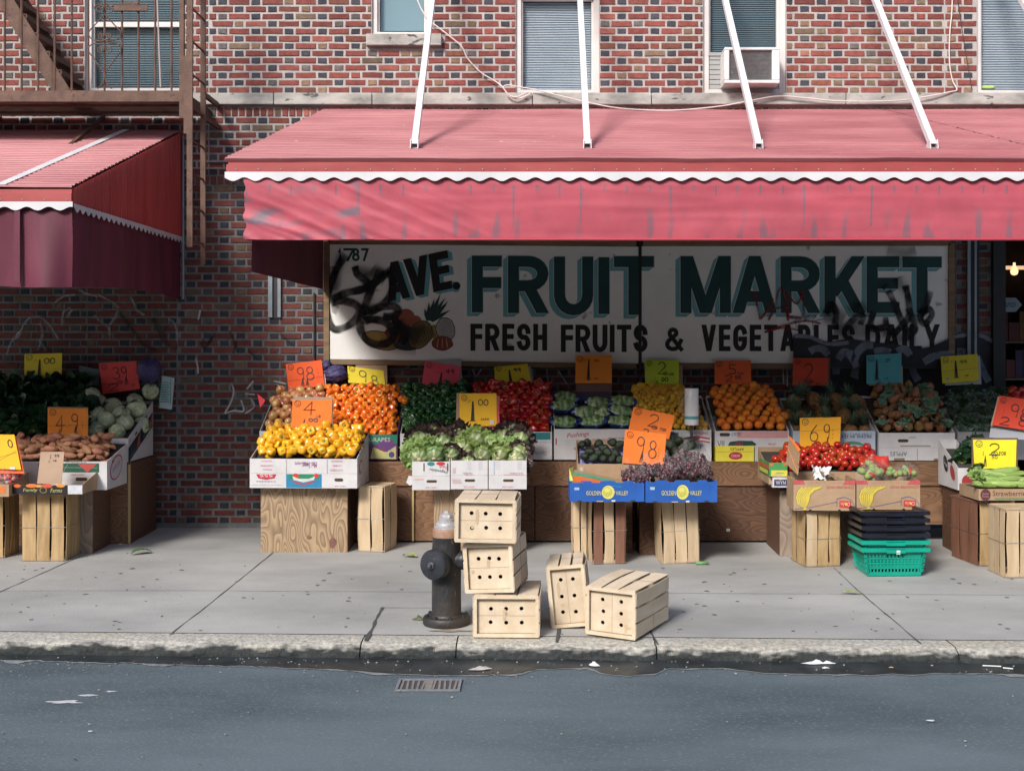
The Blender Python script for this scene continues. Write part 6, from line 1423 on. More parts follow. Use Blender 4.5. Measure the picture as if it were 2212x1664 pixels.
card('pink-red card reading 2 for 39 behind the cabbages', ((213,784),(294,779),(302,839),(222,851)), -.2, RD, [('3',.34,.42,.18,.42),('9',.56,.42,.17,.42),('at',.42,.24,.14,.15),('hatch',.62,.2,.12,.3),('LB',.78,.12,.1,.09,.003),('2',.18,.05,.26,.25),('crease',0,.3,.05,0)])
card('orange card reading 49 between the greens and the cabbages', ((103,881),(190,882),(190,946),(103,946)), -.90, OO, [('4',.2,.22,.22,.55),('.',.52,.42,.06,.05,.006),('9',.58,.35,.2,.48),('hatch',.64,.12,.12,.3),('dots',.86,.35,0,.2),('crease',0,.42,.02,0)], back=[(((103,878),(190,879),(191,944),(104,944)),BR,.01)])
card('yellow-orange card cut by the left edge of the photo', ((-60,937),(31,938),(46,1014),(-50,1010)), -1.62, YO, [('0',.80,.62,.12,.24),('crease',0,.3,.2,0),('crease',0,.2,.35,0)], smiley=False, back=[(((-50,945),(36,945),(53,1022),(-40,1022)),(.8,.15,.06),.012)], extra=[(.75,-.0,.12,.07,(.7,.65,.68))])
card('brown cardboard card reading 1.99 standing in the empty peach carton', ((88,975),(139,975),(133,1044),(80,1044)), -1.63, (.45,.31,.22), [('1',.42,.78,.05,.14,.004),('99',.60,.82,.2,.1,.004),('LB',.58,.70,.12,.05,.003),('1',.38,.66,.05,.06,.003)], smiley=False)
card('red-orange card reading 98 behind the onions', ((617,786),(694,777),(701,833),(623,841)), -.17, RO, [('9',.28,.32,.22,.5),('8',.53,.28,.22,.52),('hatch',.36,.08,.12,.3),('hatch',.5,.08,.1,.3),('dots',.86,.4,0,.25),('crease',0,.33,.02,0)], back=[(((690,800),(703,800),(704,834),(695,834)),(.5,.42,.36),.008)])
card('torn yellow card reading 98 behind the orange peppers', ((750,790),(828,800),(832,831),(752,826)), -.14, YE, [('9',.3,.1,.24,.75),('8',.62,-.1,.2,.7)], back=[(((768,788),(836,789),(836,832),(768,832)),BR,.01)])
card('large orange card reading 4.00 between the onions and orange peppers', ((632,863),(718,862),(715,925),(629,921)), -.93, OR, [('4',.28,.45,.30,.48),('00',.42,.2,.24,.14),('LB',.62,.36,.10,.10,.0035),('hatch',.28,.04,.08,.26)], back=[(((634,856),(721,857),(718,918),(632,915)),(.36,.25,.17),.012)])
card('pink card reading 1.49 behind the green peppers', ((918,779),(995,791),(991,832),(909,838)), -.16, PK, [('one',.42,.0,.14,.62),('4',.60,.58,.12,.24),('9',.74,.58,.10,.24),('.',.36,.8,.03,.03,.006)], back=[(((918,779),(996,775),(998,838),(912,838)),(.40,.38,.40),.012)])
card('torn yellow card reading 1.99 behind the red peppers', ((1067,792),(1139,785),(1150,835),(1069,824)), -.15, YE, [('one',.36,.05,.14,.7),('99',.56,.64,.22,.2)], back=[(((1075,790),(1146,790),(1153,836),(1075,836)),(.45,.44,.44),.012)])
card('yellow-orange card reading 1.00 layered on a pink one above the lettuces', ((992,849),(1072,849),(1073,919),(992,921)), -1.02, YO, [('one',.28,.17,.15,.58),('00',.50,.62,.28,.2),('.',.28,.78,.02,.02,.006),('EACH',.58,.18,.2,.06,.003)], back=[(((998,853),(1076,853),(1079,921),(996,924)),PK,.008),(((986,848),(1079,855),(1078,935),(984,935)),(.42,.29,.19),.02)], extra=[(.82,.04,.10,.14,(.65,.6,.66))])
card('orange card reading 1.99 above the bagged romaine', ((1243,767),(1321,767),(1321,827),(1242,827)), -.22, OO, [('one',.30,.12,.12,.72),('99',.52,.74,.12,.12,.004),('EA',.52,.14,.12,.05,.003)], back=[(((1243,800),(1321,800),(1321,852),(1243,852)),(.16,.085,.07),.006),(((1243,845),(1318,845),(1318,880),(1243,880)),(.05,.04,.075),-.02)])
card('lime green card reading 2 for 1.00 behind the lemons', ((1392,777),(1466,777),(1466,830),(1393,830)), -.18, (.50,.66,.04), [('2',.38,.42,.24,.5),('at',.54,.38,.12,.14),('FOR',.70,.36,.14,.12,.003),('00',.48,.12,.2,.18),('1',.34,.02,.03,.16),('dots',.28,.15,0,.15)], back=[(((1396,778),(1474,788),(1474,835),(1396,835)),BR,.012)])
card('tilted orange card reading 2 for 3.00 above the avocados', ((1368,878),(1457,897),(1443,953),(1355,937)), -1.10, OR, [('2',.42,.42,.24,.48),('at',.52,.36,.14,.13),('FOR',.74,.34,.14,.12,.003),('3',.34,.02,.16,.3),('00',.62,.04,.2,.2)])
card('orange card reading 98 in front of the tilted one over the grapes', ((1350,927),(1439,937),(1433,1006),(1344,999)), -1.42, OR, [('9',.30,.34,.22,.5),('8',.60,.2,.2,.56),('hatch',.40,.06,.12,.36),('dots',.84,.3,0,.2)], lean=.05, back=[(((1350,930),(1437,940),(1436,1015),(1342,1010)),BR,.012)])
card('red-orange card reading 5 for 2.00 behind the oranges', ((1543,779),(1621,778),(1622,830),(1543,829)), -.17, (.80,.13,.03), [('5',.38,.42,.22,.42),('FOR',.64,.4,.16,.09,.003),('2',.3,.1,.18,.3),('00',.56,.22,.16,.15),('.',.4,.88,.03,.03,.005)])
card('plain red card with a large 2 behind the pineapples', ((1713,773),(1788,772),(1788,831),(1711,832)), -.17, (.62,.06,.02), [('2',.30,.12,.28,.68),('at',.36,.06,.2,.16),('EA',.66,.04,.12,.05,.003)], back=[(((1712,780),(1793,772),(1792,833),(1712,833)),(.14,.08,.05),.012)])
card('turquoise card reading 1.29 behind the pears', ((1871,767),(1946,762),(1948,826),(1871,829)), -.17, (.10,.42,.46), [('one',.22,.14,.14,.68),('29',.54,.72,.14,.13,.004),('LB',.52,.14,.08,.06,.003)], back=[(((1874,785),(1949,790),(1950,832),(1876,832)),(.5,.34,.2),.008)])
card('yellow card reading 1.99 above the bagged greens at right', ((2031,770),(2111,764),(2114,822),(2035,828)), -.17, (.70,.58,.03), [('one',.32,.18,.14,.62),('99',.52,.66,.18,.16,.004),('LB',.62,.2,.1,.07,.003),('crease',0,.45,.02,0)], back=[(((2037,770),(2116,768),(2119,829),(2041,832)),(.45,.45,.46),.01)], extra=[(.1,.14,.08,.06,(.12,.35,.4))])
card('orange-yellow card reading 69 in front of the pineapples', ((1727,902),(1816,900),(1813,965),(1727,967)), -.95, (.88,.42,.02), [('6',.24,.2,.22,.56),('9',.58,.28,.18,.5),('dots',.80,.3,0,.25),('hatch',.66,.14,.06,.2),('crease',0,.56,.03,0)])
card('tilted red card reading 98 at the right edge of the photo', ((2158,854),(2240,865),(2229,931),(2142,917)), -1.15, (.76,.07,.03), [('9',.36,.35,.24,.45),('8',.64,.3,.2,.4),('8',.62,.1,.22,.35),('2',.16,.05,.24,.28),('dots',.2,.35,0,.2)], lean=.06, back=[(((2143,900),(2240,915),(2226,950),(2136,944)),(.42,.44,.48),.008),(((2155,856),(2160,856),(2144,920),(2139,918)),(.5,.38,.28),.004)])
card('torn yellow card reading 2 for 50 standing over the corn', ((2101,949),(2195,949),(2193,1012),(2104,1011)), -1.52, (.82,.72,.02), [('2',.36,.46,.26,.42),('at',.42,.46,.14,.14),('FOR',.60,.46,.16,.13,.004),('50',.42,.34,.14,.12,.004),('hatch',.22,.08,.1,.36),('dots',.22,.46,.0,.1)], back=[(((2098,945),(2198,945),(2197,1026),(2098,1026)),(.16,.09,.06),.012)])
card('white notice with green printing hanging beside the cabbages', ((350,811),(377,816),(371,884),(343,880)), -.12, (.50,.62,.64), [('crease',0,.8,.01,0)], smiley=False, name='paper_notice')
nb = [o for o in bpy.data.objects if o.name == 'paper_notice'][0]; nb['category'] = 'notice'
mb = MB()
for i in range(9): mb.bx(-.045+.004*(i%3), .04-.008*((i*7)%3), -.010, -.0095, .06+i*.022, .066+i*.022)
mb.bx(-.055,-.050,-.010,-.0095,.02,.26); mb.bx(.046,.051,-.010,-.0095,.04,.27); mb.build('print', mat('green_print',(.03,.25,.2),.7), nb)
card('small dark printed board leaning behind the cabbages', ((171,789),(216,798),(212,832),(167,828)), -.16, (.13,.17,.18), [], smiley=False, back=[], name='small_board')
nb = [o for o in bpy.data.objects if o.name == 'small_board'][0]; nb['category'] = 'board'
mb = MB(); mb.bx(-.07,.075,-.012,-.011,.06,.115); mb.build('green_band', mat('dim_green',(.03,.09,.06),.6), nb)
# ================================================================== PRODUCE
RP = random.Random(21)
def protofruit(name, body_mb, m, stem_mb=None, ms=None, stemname='stem', autos=None):
    o = body_mb.build(name, m, smooth=True)
    if stem_mb: s = stem_mb.build(stemname, ms, o, smooth=True)
    o.location = (0, 6, -5); return [o, False]
def put(pr, loc, rot, sc, label, cat, group):
    o = pr[0]
    if not pr[1]:
        pr[1] = True; o.location = loc; o.rotation_euler = rot; o.scale = (sc,)*3; tag(o, label, cat, group); r = o
    else:
        r = dup(o, loc, rot, sc, label, group); r['category'] = cat
    return r
def pepper_mb(seed, L_=1.0, lobes=4):
    rr = random.Random(seed); mb = MB(); ph = rr.random()*6; a3 = rr.uniform(.05,.12)
    def fn(a, z): return 1+.10*math.cos(lobes*(a+ph))*(1.0-.3*z)+.03*math.cos(2*a+ph*2)+a3*.4*math.cos(a)
    prof = [(.10,.62),(.25,.66),(.45,.78),(.66,.86),(.86,.80),(.98,.58),(1.0,.25),(.95,-.15),(.86,-.55),(.72,-.82*L_),(.5,-.98*L_),(.28,-.96*L_),(.08,-.86*L_)]
    mb.lathe([(r*.5, z*.5) for r, z in prof[::-1]], 20, fn=fn)
    st = MB(); st.tube([(0,0,.29),(.01,.0,.36),(.035,.01,.44),(.07,.02,.50)], [.07,.045,.04,.045], 7); st.lathe([(.03,.27),(.15,.305),(.16,.33),(.05,.35)], 8)
    return mb, st
m_stem = mat('green_stem', (.10,.20,.03), .6, (.18,.30,.06), 20)
def pepmat(nm, c, c2, hue=.012): return mat(nm, c, .22, c2, 5, rnd=.12, hue=hue, coat=.4, spec=.6)
m_py = pepmat('yellow_pepper', (.80,.36,.012), (.88,.47,.025)); m_po = pepmat('orange_pepper', (.72,.13,.008), (.82,.21,.012), .01); m_pg = pepmat('green_pepper', (.008,.062,.016), (.02,.12,.03), .02); m_pr = pepmat('red_pepper', (.42,.010,.008), (.55,.022,.012), .008)
def peps(nm, m, L_=1.0): 
    out = []
    for i in range(3):
        b, s = pepper_mb(i*7+len(nm), L_, 4 if i != 1 else 3); out.append(protofruit(nm, b, m, s, m_stem))
    return out
def heap(protos, fl, fr, br, bl, r, label, cat, group, bulge=.04, jit=.22, under=.5, over=.14, sc=(.9,1.1), rotf=None, keep=lambda p, s, t: True, offn=0.0, aspect=1.0):
    fl, fr, br, bl = map(Vector, (fl, fr, br, bl)); n = ((fr-fl).cross(bl-fl)).normalized()
    if n.z < 0: n = -n
    W = (fr-fl).length; H = (bl-fl).length; rows = max(2, int(H/(1.72*r))+1); cols = max(2, int(W/(2.0*r*aspect))); cnt = 0
    def pos(s, t): return fl.lerp(fr, s).lerp(bl.lerp(br, s), t)+n*bulge*(math.sin(PI*min(1,max(0,s)))**.7)*(math.sin(PI*min(1,max(0,.15+t*.8)))**.7)
    lay_ = []
    for j in range(rows):
        for i in range(cols+(j % 2)):
            s = (i+.5-(.5 if j % 2 else 0))/cols; t = j/(rows-1) if rows > 1 else .5; s = min(max(s, .5*r/W), 1-.5*r/W)
            lay_.append((s, t, 0)); 
            if RP.random() < under: lay_.append((s+.5/cols, t+.4/rows, -1.25*r))
            if RP.random() < over: lay_.append((min(1,max(0,s+RP.uniform(-.3,.3)/cols)), min(.95,max(.05,t+.3/rows)), 1.25*r))
    for (s, t, o) in lay_:
        if s > 1 or t > 1: continue
        p = pos(s, t)+n*(o+offn)+Vector((RP.uniform(-1,1), RP.uniform(-1,1), RP.uniform(-.6,.6)))*r*jit
        if not keep(p, s, t): continue
        pr = RP.choice(protos); k = RP.uniform(*sc)
        rot = rotf(RP) if rotf else (RP.uniform(-2,2), RP.uniform(-2,2), RP.uniform(0,6.3))
        put(pr, p, rot, 2*r*k, label, cat, group); cnt += 1
    return cnt
def Q4(fl, fr, br, bl, Yf, Yb): return P(*fl, Yf), P(*fr, Yf), P(*br, Yb), P(*bl, Yb)
# peppers
yp = peps('yellow_pepper', m_py, .85)
heap(yp, *Q4((556,978),(772,978),(782,928),(580,930), -1.22, -.88), .040, 'glossy yellow bell pepper in the wide white carton at the front', 'pepper', 'yellow peppers heaped in the front carton', bulge=.055, under=.6, over=.22)
op = peps('orange_pepper', m_po, 1.05)
heap(op, *Q4((712,938),(852,938),(858,838),(706,838), -.70, -.18), .033, 'glossy orange bell pepper in the back row beside the onions', 'pepper', 'orange peppers heaped in the back row', bulge=.05, under=.5, over=.2)
gp = peps('green_pepper', m_pg, 1.15)
heap(gp, *Q4((872,928),(1004,928),(1006,832),(872,840), -.70, -.18), .037, 'dark green bell pepper in the back row behind the lettuces', 'pepper', 'green peppers heaped in the back row', bulge=.045, under=.5, over=.15)
for (u, v, Y) in ((868,872,-.45),(876,876,-.48)): put(op[0], P(u, v, Y)+Vector((0,-.05,.05)), (1,.4,u), .06, 'stray orange pepper lying among the green peppers', 'pepper', 'stray orange peppers among the green ones')
rp = peps('red_pepper', m_pr, 1.05)
heap(rp, *Q4((1022,930),(1184,928),(1186,832),(1022,834), -.70, -.18), .039, 'shiny red bell pepper in the back row right of the green peppers', 'pepper', 'red peppers heaped in the back row', bulge=.04, under=.5, over=.15)
# onions
m_on = mat('onion_skin', (.42,.12,.045), .26, (.66,.38,.17), 1.6, stretch=(1,1,.6), rnd=.25, hue=.025, coat=.5, contrast=(.38,.62))
def onion(seed):
    mb = MB(); mb.lathe([(.02,-.50),(.16,-.47),(.36,-.36),(.48,-.14),(.50,.02),(.45,.2),(.30,.37),(.12,.46),(.05,.55),(.04,.64)], 18, fn=lambda a, z: 1+.015*math.cos(9*a+seed)); return mb
on = [protofruit('onion', onion(i), m_on) for i in range(2)]
heap(on, *Q4((574,926),(696,926),(698,842),(600,850), -.70, -.18), .041, 'papery yellow-brown onion in the heap at the left end of the main stall', 'onion', 'onions heaped at the left end of the main stall', bulge=.04, under=.5, over=.1, rotf=lambda r: (r.uniform(-1.8,1.8), r.uniform(-1.2,1.2), r.uniform(0,6)))
# lemons
m_le = mat('lemon', (.62,.33,.02), .42, (.72,.44,.04), 6, rnd=.12, hue=.012, bump=.25, bscale=30)
def lemon():
    mb = MB(); mb.lathe([(.02,-.62),(.09,-.58),(.2,-.48),(.38,-.32),(.47,-.1),(.48,.08),(.40,.3),(.24,.45),(.10,.53),(.05,.60),(.02,.62)], 16); return mb
le = [protofruit('lemon', lemon(), m_le)]
heap(le, *Q4((1378,926),(1530,928),(1478,838),(1366,836), -.70, -.18), .0285, 'small yellow lemon in the heap left of the oranges', 'lemon', 'lemons heaped left of the oranges', bulge=.05, under=.35, over=.15)
# oranges
m_or = mat('orange_fruit', (.74,.185,.012), .40, (.82,.26,.02), 3, rnd=.12, hue=.01, bump=.35, bscale=45, sss=.0, spec=.5)
def orange_():
    mb = MB(); mb.lathe([(.02,-.48),(.16,-.475),(.34,-.36),(.47,-.15),(.5,.02),(.46,.2),(.33,.37),(.15,.46),(.05,.465),(.02,.455)], 20)
    st = MB(); st.lathe([(.045,.455),(.04,.475),(.005,.478)], 6); return mb, st
b_, s_ = orange_(); orr = [protofruit('orange', b_, m_or, s_, m_stem)]
heap(orr, *Q4((1556,924),(1696,924),(1664,838),(1534,842), -.70, -.18), .041, 'large bright orange in the heap right of the lemons', 'orange', 'oranges heaped right of the lemons', bulge=.055, under=.35, over=.15)
# pears in tissue
m_pe = mat('pear_skin', (.20,.085,.03), .5, (.30,.15,.06), 5, rnd=.2, hue=.02, bump=.15)
mb = MB(); mb.lathe([(.03,-.5),(.2,-.5),(.38,-.38),(.46,-.18),(.42,.04),(.30,.24),(.21,.42),(.17,.55),(.08,.63),(.02,.64)], 18); s1 = MB(); s1.tube([(0,0,.6),(.01,0,.72),(.04,0,.82)], [.02,.017,.022], 5)
pe = [protofruit('pear', mb, m_pe, s1, mat('brown_stem',(.06,.03,.015),.8))]
heap(pe, *Q4((1900,926),(2044,926),(2018,840),(1886,842), -.70, -.18), .043, 'russet brown pear nested in green tissue', 'pear', 'pears nested in green tissue', bulge=.05, under=.15, over=.12, jit=.35, rotf=lambda r: (r.uniform(-1.6,.2), r.uniform(-1,1), r.uniform(0,6)))
m_ti = mat('green_tissue', (.09,.20,.13), .7, (.14,.28,.18), 9, rnd=.15)
def crumple(seed, n=7, amp=.4):
    mb = MB(); rr = Vector((seed*3.3, 1, 2))
    def f(a, b):
        x, y = a-.5, b-.5; q = Vector((x*4, y*4, 0))+rr
        return Vector((x, y, .5*amp*noise.noise(q)+amp*.5*noise.noise(q*2.5)+.3*(x*x+y*y)))
    mb.grid(f, n, n); return mb
ti = [protofruit('tissue_sheet', crumple(i), m_ti) for i in range(3)]
for i in range(46):
    s, t = RP.random(), RP.random(); a, b, c, d = Q4((1896,930),(2048,930),(2020,842),(1880,846), -.72, -.18)
    p = a.lerp(b, s).lerp(d.lerp(c, s), t)+Vector((0,-.03,.045+.03*math.sin(PI*t))); put(RP.choice(ti), p, (RP.uniform(.2,1.2), RP.uniform(-.6,.6), RP.uniform(0,6)), RP.uniform(.06,.10), 'crumpled pale green tissue tucked between the pears', 'tissue', 'green tissues tucked between the pears')
# leafy heads
def leafhead(seed, n, L_, W, cols, spread=(8,75), ruf=.10, curl=.5, segs=(4,7), shift=0.0):
    rr = random.Random(seed); mb = MB()
    for i in range(n):
        az = i*2.399+rr.uniform(-.2,.2); f = i/(n-1); el = rad(spread[0]+(spread[1]-spread[0])*f)*rr.uniform(.85,1.15); ln = L_*rr.uniform(.82,1.1)*(1-.15*abs(f-.5)); wd = W*rr.uniform(.8,1.15)
        ca, sa = math.cos(az), math.sin(az); sd = Vector((rr.random()*50, i, seed))
        def f_(a, b, ca=ca, sa=sa, el=el, ln=ln, wd=wd, sd=sd):
            th = el*(.35+.9*b)-curl*max(0, b-.55)*1.2; r_ = ln*b; x = r_*math.sin(th); z = r_*math.cos(th)
            ws = wd*(.22+.95*math.sin(min(1, b*.72+.08)*PI)**.8)*.5; y = (a-.5)*2*ws; edge = (abs(a-.5)*2)**2
            cup = -.25*edge*ws; rf = ruf*ln*edge*b*noise.noise(Vector((a*5, b*7, 0))+sd)*2+ruf*.8*ln*b*b*noise.noise(Vector((a*7, b*6, 9))+sd)*2
            x += cup*math.cos(th)*-1+rf*math.cos(th); z += -cup*math.sin(th)*-1+rf*.8
            return Vector((x*ca-y*sa, x*sa+y*ca, z))
        def cf(a, b, sd=sd):
            mid = max(0, 1-abs(a-.5)*9)*(1-b); k = (b-shift)/(1-shift)+.22*noise.noise(Vector((a*6, b*6, 3))+sd)
            c0, c1, c2 = cols; k = max(0, k); c = Vector(c0).lerp(Vector(c1), min(1, k*2)) if k < .5 else Vector(c1).lerp(Vector(c2), min(1, (k-.5)*2))
            return tuple(c.lerp(Vector(c0), mid*.8))
        mb.grid(f_, segs[0], segs[1], cf=cf)
    return mb
m_leaf = mat('leaf', (.75,.78,.7), .5, (1.1,1.1,1.05), 14, attr=True, rnd=.15, hue=.015, coat=.1)
m_core = mat('lettuce_core', (.62,.55,.32), .6, (.5,.36,.18), 20)
def core(): s = MB(); s.lathe([(.002,-.04),(.10,-.035),(.12,0),(.13,.06),(.09,.10)], 10); return s
RL = ((.66,.70,.38),(.24,.36,.10),(.085,.06,.045))
def frillhead(seed, dark):
    rr = random.Random(seed); mb = MB()
    for i in range(20):
        f = i/19; az = i*2.399+rr.uniform(-.15,.15); R_ = .20+.25*f; sd = Vector((rr.random()*50, i, seed)); top = rr.uniform(.75,1.0)*(1-.12*f); op = .25+.9*f*rr.uniform(.7,1.1)
        def f_(a, b, az=az, R_=R_, sd=sd, top=top, op=op):
            ph = -1.35+b*2.2; r_ = R_*(math.cos(min(ph, .25))**.7)+(max(0, b-.62)**1.3)*op*1.1; z = top*(.42+.42*math.sin(min(ph,1.2)))-.04-(max(0,b-.75)**1.2)*op*.8
            sp_ = (a-.5)*(1.9-.5*b); fr_ = max(0, b-.5)*2; rf = fr_*(.11*noise.noise(Vector((a*9, b*5, 0))+sd)+.08*noise.noise(Vector((a*20, b*9, 3))+sd)); r_ += rf*1.6+.02*(1-fr_)*math.cos((a-.5)*14); z += rf*1.2-.10*fr_*(abs(a-.5)*2)**2
            return Vector((r_*math.cos(az+sp_), r_*math.sin(az+sp_), z))
        def cf(a, b, sd=sd):
            n1 = noise.noise(Vector((a*8, b*6, 3))+sd); rib = math.exp(-((a-.5)*10)**2)*(1-b)+max(0, .5-abs(noise.noise(Vector((a*12, b*3, 1))+sd))*7)*.6*(1-b)
            k = (b-.34)/.46+.55*n1; base = Vector((.14,.21,.07)).lerp(Vector((.52,.56,.34)), min(1, max(0, rib+.25-b*.3)))
            c = base.lerp(Vector((.07,.11,.035)), min(1, max(0, k*1.5))); 
            c = c.lerp(Vector((.055,.03,.028)) if dark else Vector((.20,.30,.08)), min(1, max(0, (k-.4)*2.4+.4*n1)))
            return tuple(c)
        mb.grid(f_, 12, 12, cf=cf)
    return mb
lh = [protofruit('lettuce_head', frillhead(i*3+1, i != 1), m_leaf, core(), m_core, 'core') for i in range(3)]
for (u, v, Y, k, ry) in ((905,992,-1.42,.21,.5),(937,990,-1.44,.2,-.4),(952,962,-1.30,.23,.1),(1000,972,-1.36,.2,.6),(1038,988,-1.43,.2,.1),(1076,990,-1.43,.2,-.2),(1112,990,-1.42,.21,-.4),(920,955,-1.22,.22,.7),(985,946,-1.12,.22,-.3),(1024,955,-1.25,.22,.2),(1060,965,-1.32,.2,-.5),(1088,948,-1.15,.23,.4),(1122,955,-1.25,.22,-.6),(1100,972,-1.34,.2,.2),(895,975,-1.36,.2,-.3),(930,972,-1.34,.2,.5),(1128,978,-1.38,.2,.5),(1050,948,-1.15,.22,.2),(1000,950,-1.18,.22,-.6),(905,958,-1.22,.22,-.2),(940,945,-1.1,.22,.3),(1110,945,-1.1,.22,.0),(970,985,-1.40,.17,.9),(1010,1000,-1.43,.17,.3)):
    put(RP.choice(lh), P(u, v, Y), (rad(-72+RP.uniform(-35,22)), ry+RP.uniform(-.4,.4), RP.uniform(-.5,.5)), k*.86, 'red-tipped leaf lettuce with its cut stem turned forward, in the white cartons', 'lettuce', 'heads of leaf lettuce in the front cartons')
DG = ((.16,.28,.10),(.03,.095,.034),(.012,.05,.02))
dg = [protofruit('leafy_green', leafhead(20+i, 22, 1.0, .7, DG, spread=(5,80), ruf=.13), m_leaf, core(), m_core, 'core') for i in range(2)]
for j in range(5):
    for i in range(8):
        u = -70+i*36+(j%2)*16; v = 935-j*23; 
        if u > 195-(j*3): continue
        put(RP.choice(dg), P(u+RP.uniform(-5,5), v, -.74+j*.13)+Vector((0,0,.02)), (rad(RP.uniform(-60,-10)), RP.uniform(-.6,.6), RP.uniform(0,6)), RP.uniform(.13,.16), 'dark green leafy head in the shade at the left stall', 'leafy green', 'dark leafy heads at the left stall')
# cabbages
m_cab = mat('cabbage_leaf', (.34,.45,.23), .42, (.66,.70,.50), 3.2, attr=True, rnd=.12, hue=.012, bump=.35, bscale=8, contrast=(.3,.72), coat=.15)
def cabbage(seed):
    rr = random.Random(seed); mb = MB(); mb.lathe([(.46*math.cos(a), .46*math.sin(a)*.94) for a in [(-PI/2)+.08+i*(PI-.16)/12 for i in range(13)]], 22, col=(1,1,.98))
    for k in range(7):
        az = k*2.4+rr.random(); R0 = .475+.006*k; tilt = rr.uniform(-.3,.3)
        rmz = Matrix.Rotation(az,3,'Z') @ Matrix.Rotation(tilt,3,'Y')
        def f(a, b, R0=R0, rmz=rmz, k=k):
            th = (a-.5)*2.3*math.sin(.25+b*2.4); ph = -1.35+b*2.5; e = abs(a-.5)*2; rr_ = R0*(1+.05*(e**3)+.05*b*b*b)+.012*noise.noise(Vector((a*6+k*4, b*6, seed)))-.010*math.exp(-((a-.5)*16)**2)
            return rmz @ Vector((rr_*math.cos(ph)*math.cos(th), rr_*math.cos(ph)*math.sin(th), rr_*math.sin(ph)))
        def cf(a, b, k=k):
            v = abs(noise.noise(Vector((a*7+abs(a-.5)*6+k, b*5, seed)))); vein = max(0, 1-v*9)*.5+math.exp(-((a-.5)*14)**2)*.7
            return (1+.5*vein, 1+.35*vein, 1+.5*vein)
        mb.grid(f, 10, 10, cf=cf)
    st = MB(); st.lathe([(.002,-.50),(.09,-.495),(.11,-.44)], 10)
    return mb, st
cb_ = []
for i in range(3): b_, s_ = cabbage(i+1); cb_.append(protofruit('cabbage', b_, m_cab, s_, m_core, 'stalk'))
heap(cb_, *Q4((186,938),(270,938),(322,868),(180,868), -.70, -.22), .076, 'pale green cabbage heaped beside the brick pier', 'cabbage', 'cabbages heaped at the left stall', bulge=.05, under=.3, over=.15, jit=.25)
put(cb_[0], P(325,845,-.2), (.4,1.2,2), .145, 'single pale cabbage perched on the high back corner of the heap', 'cabbage', None)
# sweet potatoes
m_sp = mat('sweet_potato', (.30,.125,.065), .7, (.42,.20,.11), 5, rnd=.16, hue=.012, bump=.3, bscale=20)
def spud(seed):
    rr = random.Random(seed); mb = MB(); n = 12; L_ = rr.uniform(1.3,1.8); path = []; rs = []
    for i in range(n+1):
        t = i/n; path.append((.10*math.sin(t*3+seed), .08*math.cos(t*4), (t-.5)*L_)); rs.append(max(.03, .40*math.sin(PI*min(1,t*.92+.05))**.75*(1+.12*noise.noise(Vector((t*5,seed,0))))))
    mb.tube(path, rs, 12); return mb
spt = [protofruit('sweet_potato', spud(i), m_sp) for i in range(4)]
heap(spt, *Q4((40,988),(226,990),(240,948),(40,948), -1.26, -.95), .036, 'reddish brown sweet potato in the heaped carton at the left stall', 'sweet potato', 'sweet potatoes heaped at the left stall', bulge=.05, under=.5, over=.3, rotf=lambda r: (r.uniform(1.2,1.9), r.uniform(-.7,.7), r.uniform(.6,2.5)), sc=(.8,1.15))
# tomatoes
m_to = mat('tomato', (.38,.014,.008), .25, (.50,.035,.012), 4, rnd=.15, hue=.01, coat=.3)
mb = MB(); mb.lathe([(.03,-.40),(.2,-.40),(.40,-.28),(.5,-.05),(.49,.12),(.38,.30),(.2,.36),(.06,.31),(.02,.30)], 18, fn=lambda a, z: 1+.03*math.cos(5*a)); st = MB()
for k in range(5): a = k*2*PI/5; st.poly([(0,0,.34),(.07*math.cos(a-.4),.07*math.sin(a-.4),.36),(.28*math.cos(a),.28*math.sin(a),.38),(.07*math.cos(a+.4),.07*math.sin(a+.4),.36)])
st.tube([(0,0,.30),(.01,0,.42)], .025, 5); to = [protofruit('tomato', mb, m_to, st, m_stem, 'calyx')]
heap(to, *Q4((1668,1004),(1890,1004),(1884,972),(1690,972), -1.36, -1.0), .034, 'red tomato in the long brown tray behind the banana cartons', 'tomato', 'tomatoes behind the banana cartons', bulge=.03, under=.4, over=.2, rotf=lambda r: (r.uniform(-1,1), r.uniform(-1,1), r.uniform(0,6)))
heap(to, *Q4((2190,868),(2260,868),(2260,840),(2172,842), -.5, -.2), .04, 'dim red tomato behind the red card at the right edge', 'tomato', 'dim red tomatoes at the right edge', bulge=.02, under=.1, over=0)
# avocados
m_av = mat('avocado_skin', (.012,.018,.012), .35, (.025,.045,.018), 9, rnd=.3, hue=.03, bump=.5, bscale=40)
mb = MB(); mb.lathe([(.02,-.5),(.2,-.48),(.38,-.34),(.44,-.12),(.40,.12),(.28,.36),(.17,.52),(.06,.58),(.02,.585)], 16); av = [protofruit('avocado', mb, m_av)]
for (u, v, Y) in ((1262,985,-1.24),(1283,988,-1.25),(1303,990,-1.26),(1322,990,-1.26),(1340,992,-1.25),(1274,975,-1.16),(1294,978,-1.18),(1312,976,-1.17),(1330,980,-1.19),(1292,958,-1.0),(1256,960,-.98),(1322,955,-.98),(1338,960,-1.0),(1304,968,-1.1),(1268,955,-.95)):
    put(av[0], P(u, v, Y), (RP.uniform(.4,2.4), RP.uniform(-1,1), RP.uniform(0,6)), RP.uniform(.075,.088), 'dark green avocado in the brown carton behind the left blue tray', 'avocado', 'avocados in the brown carton')
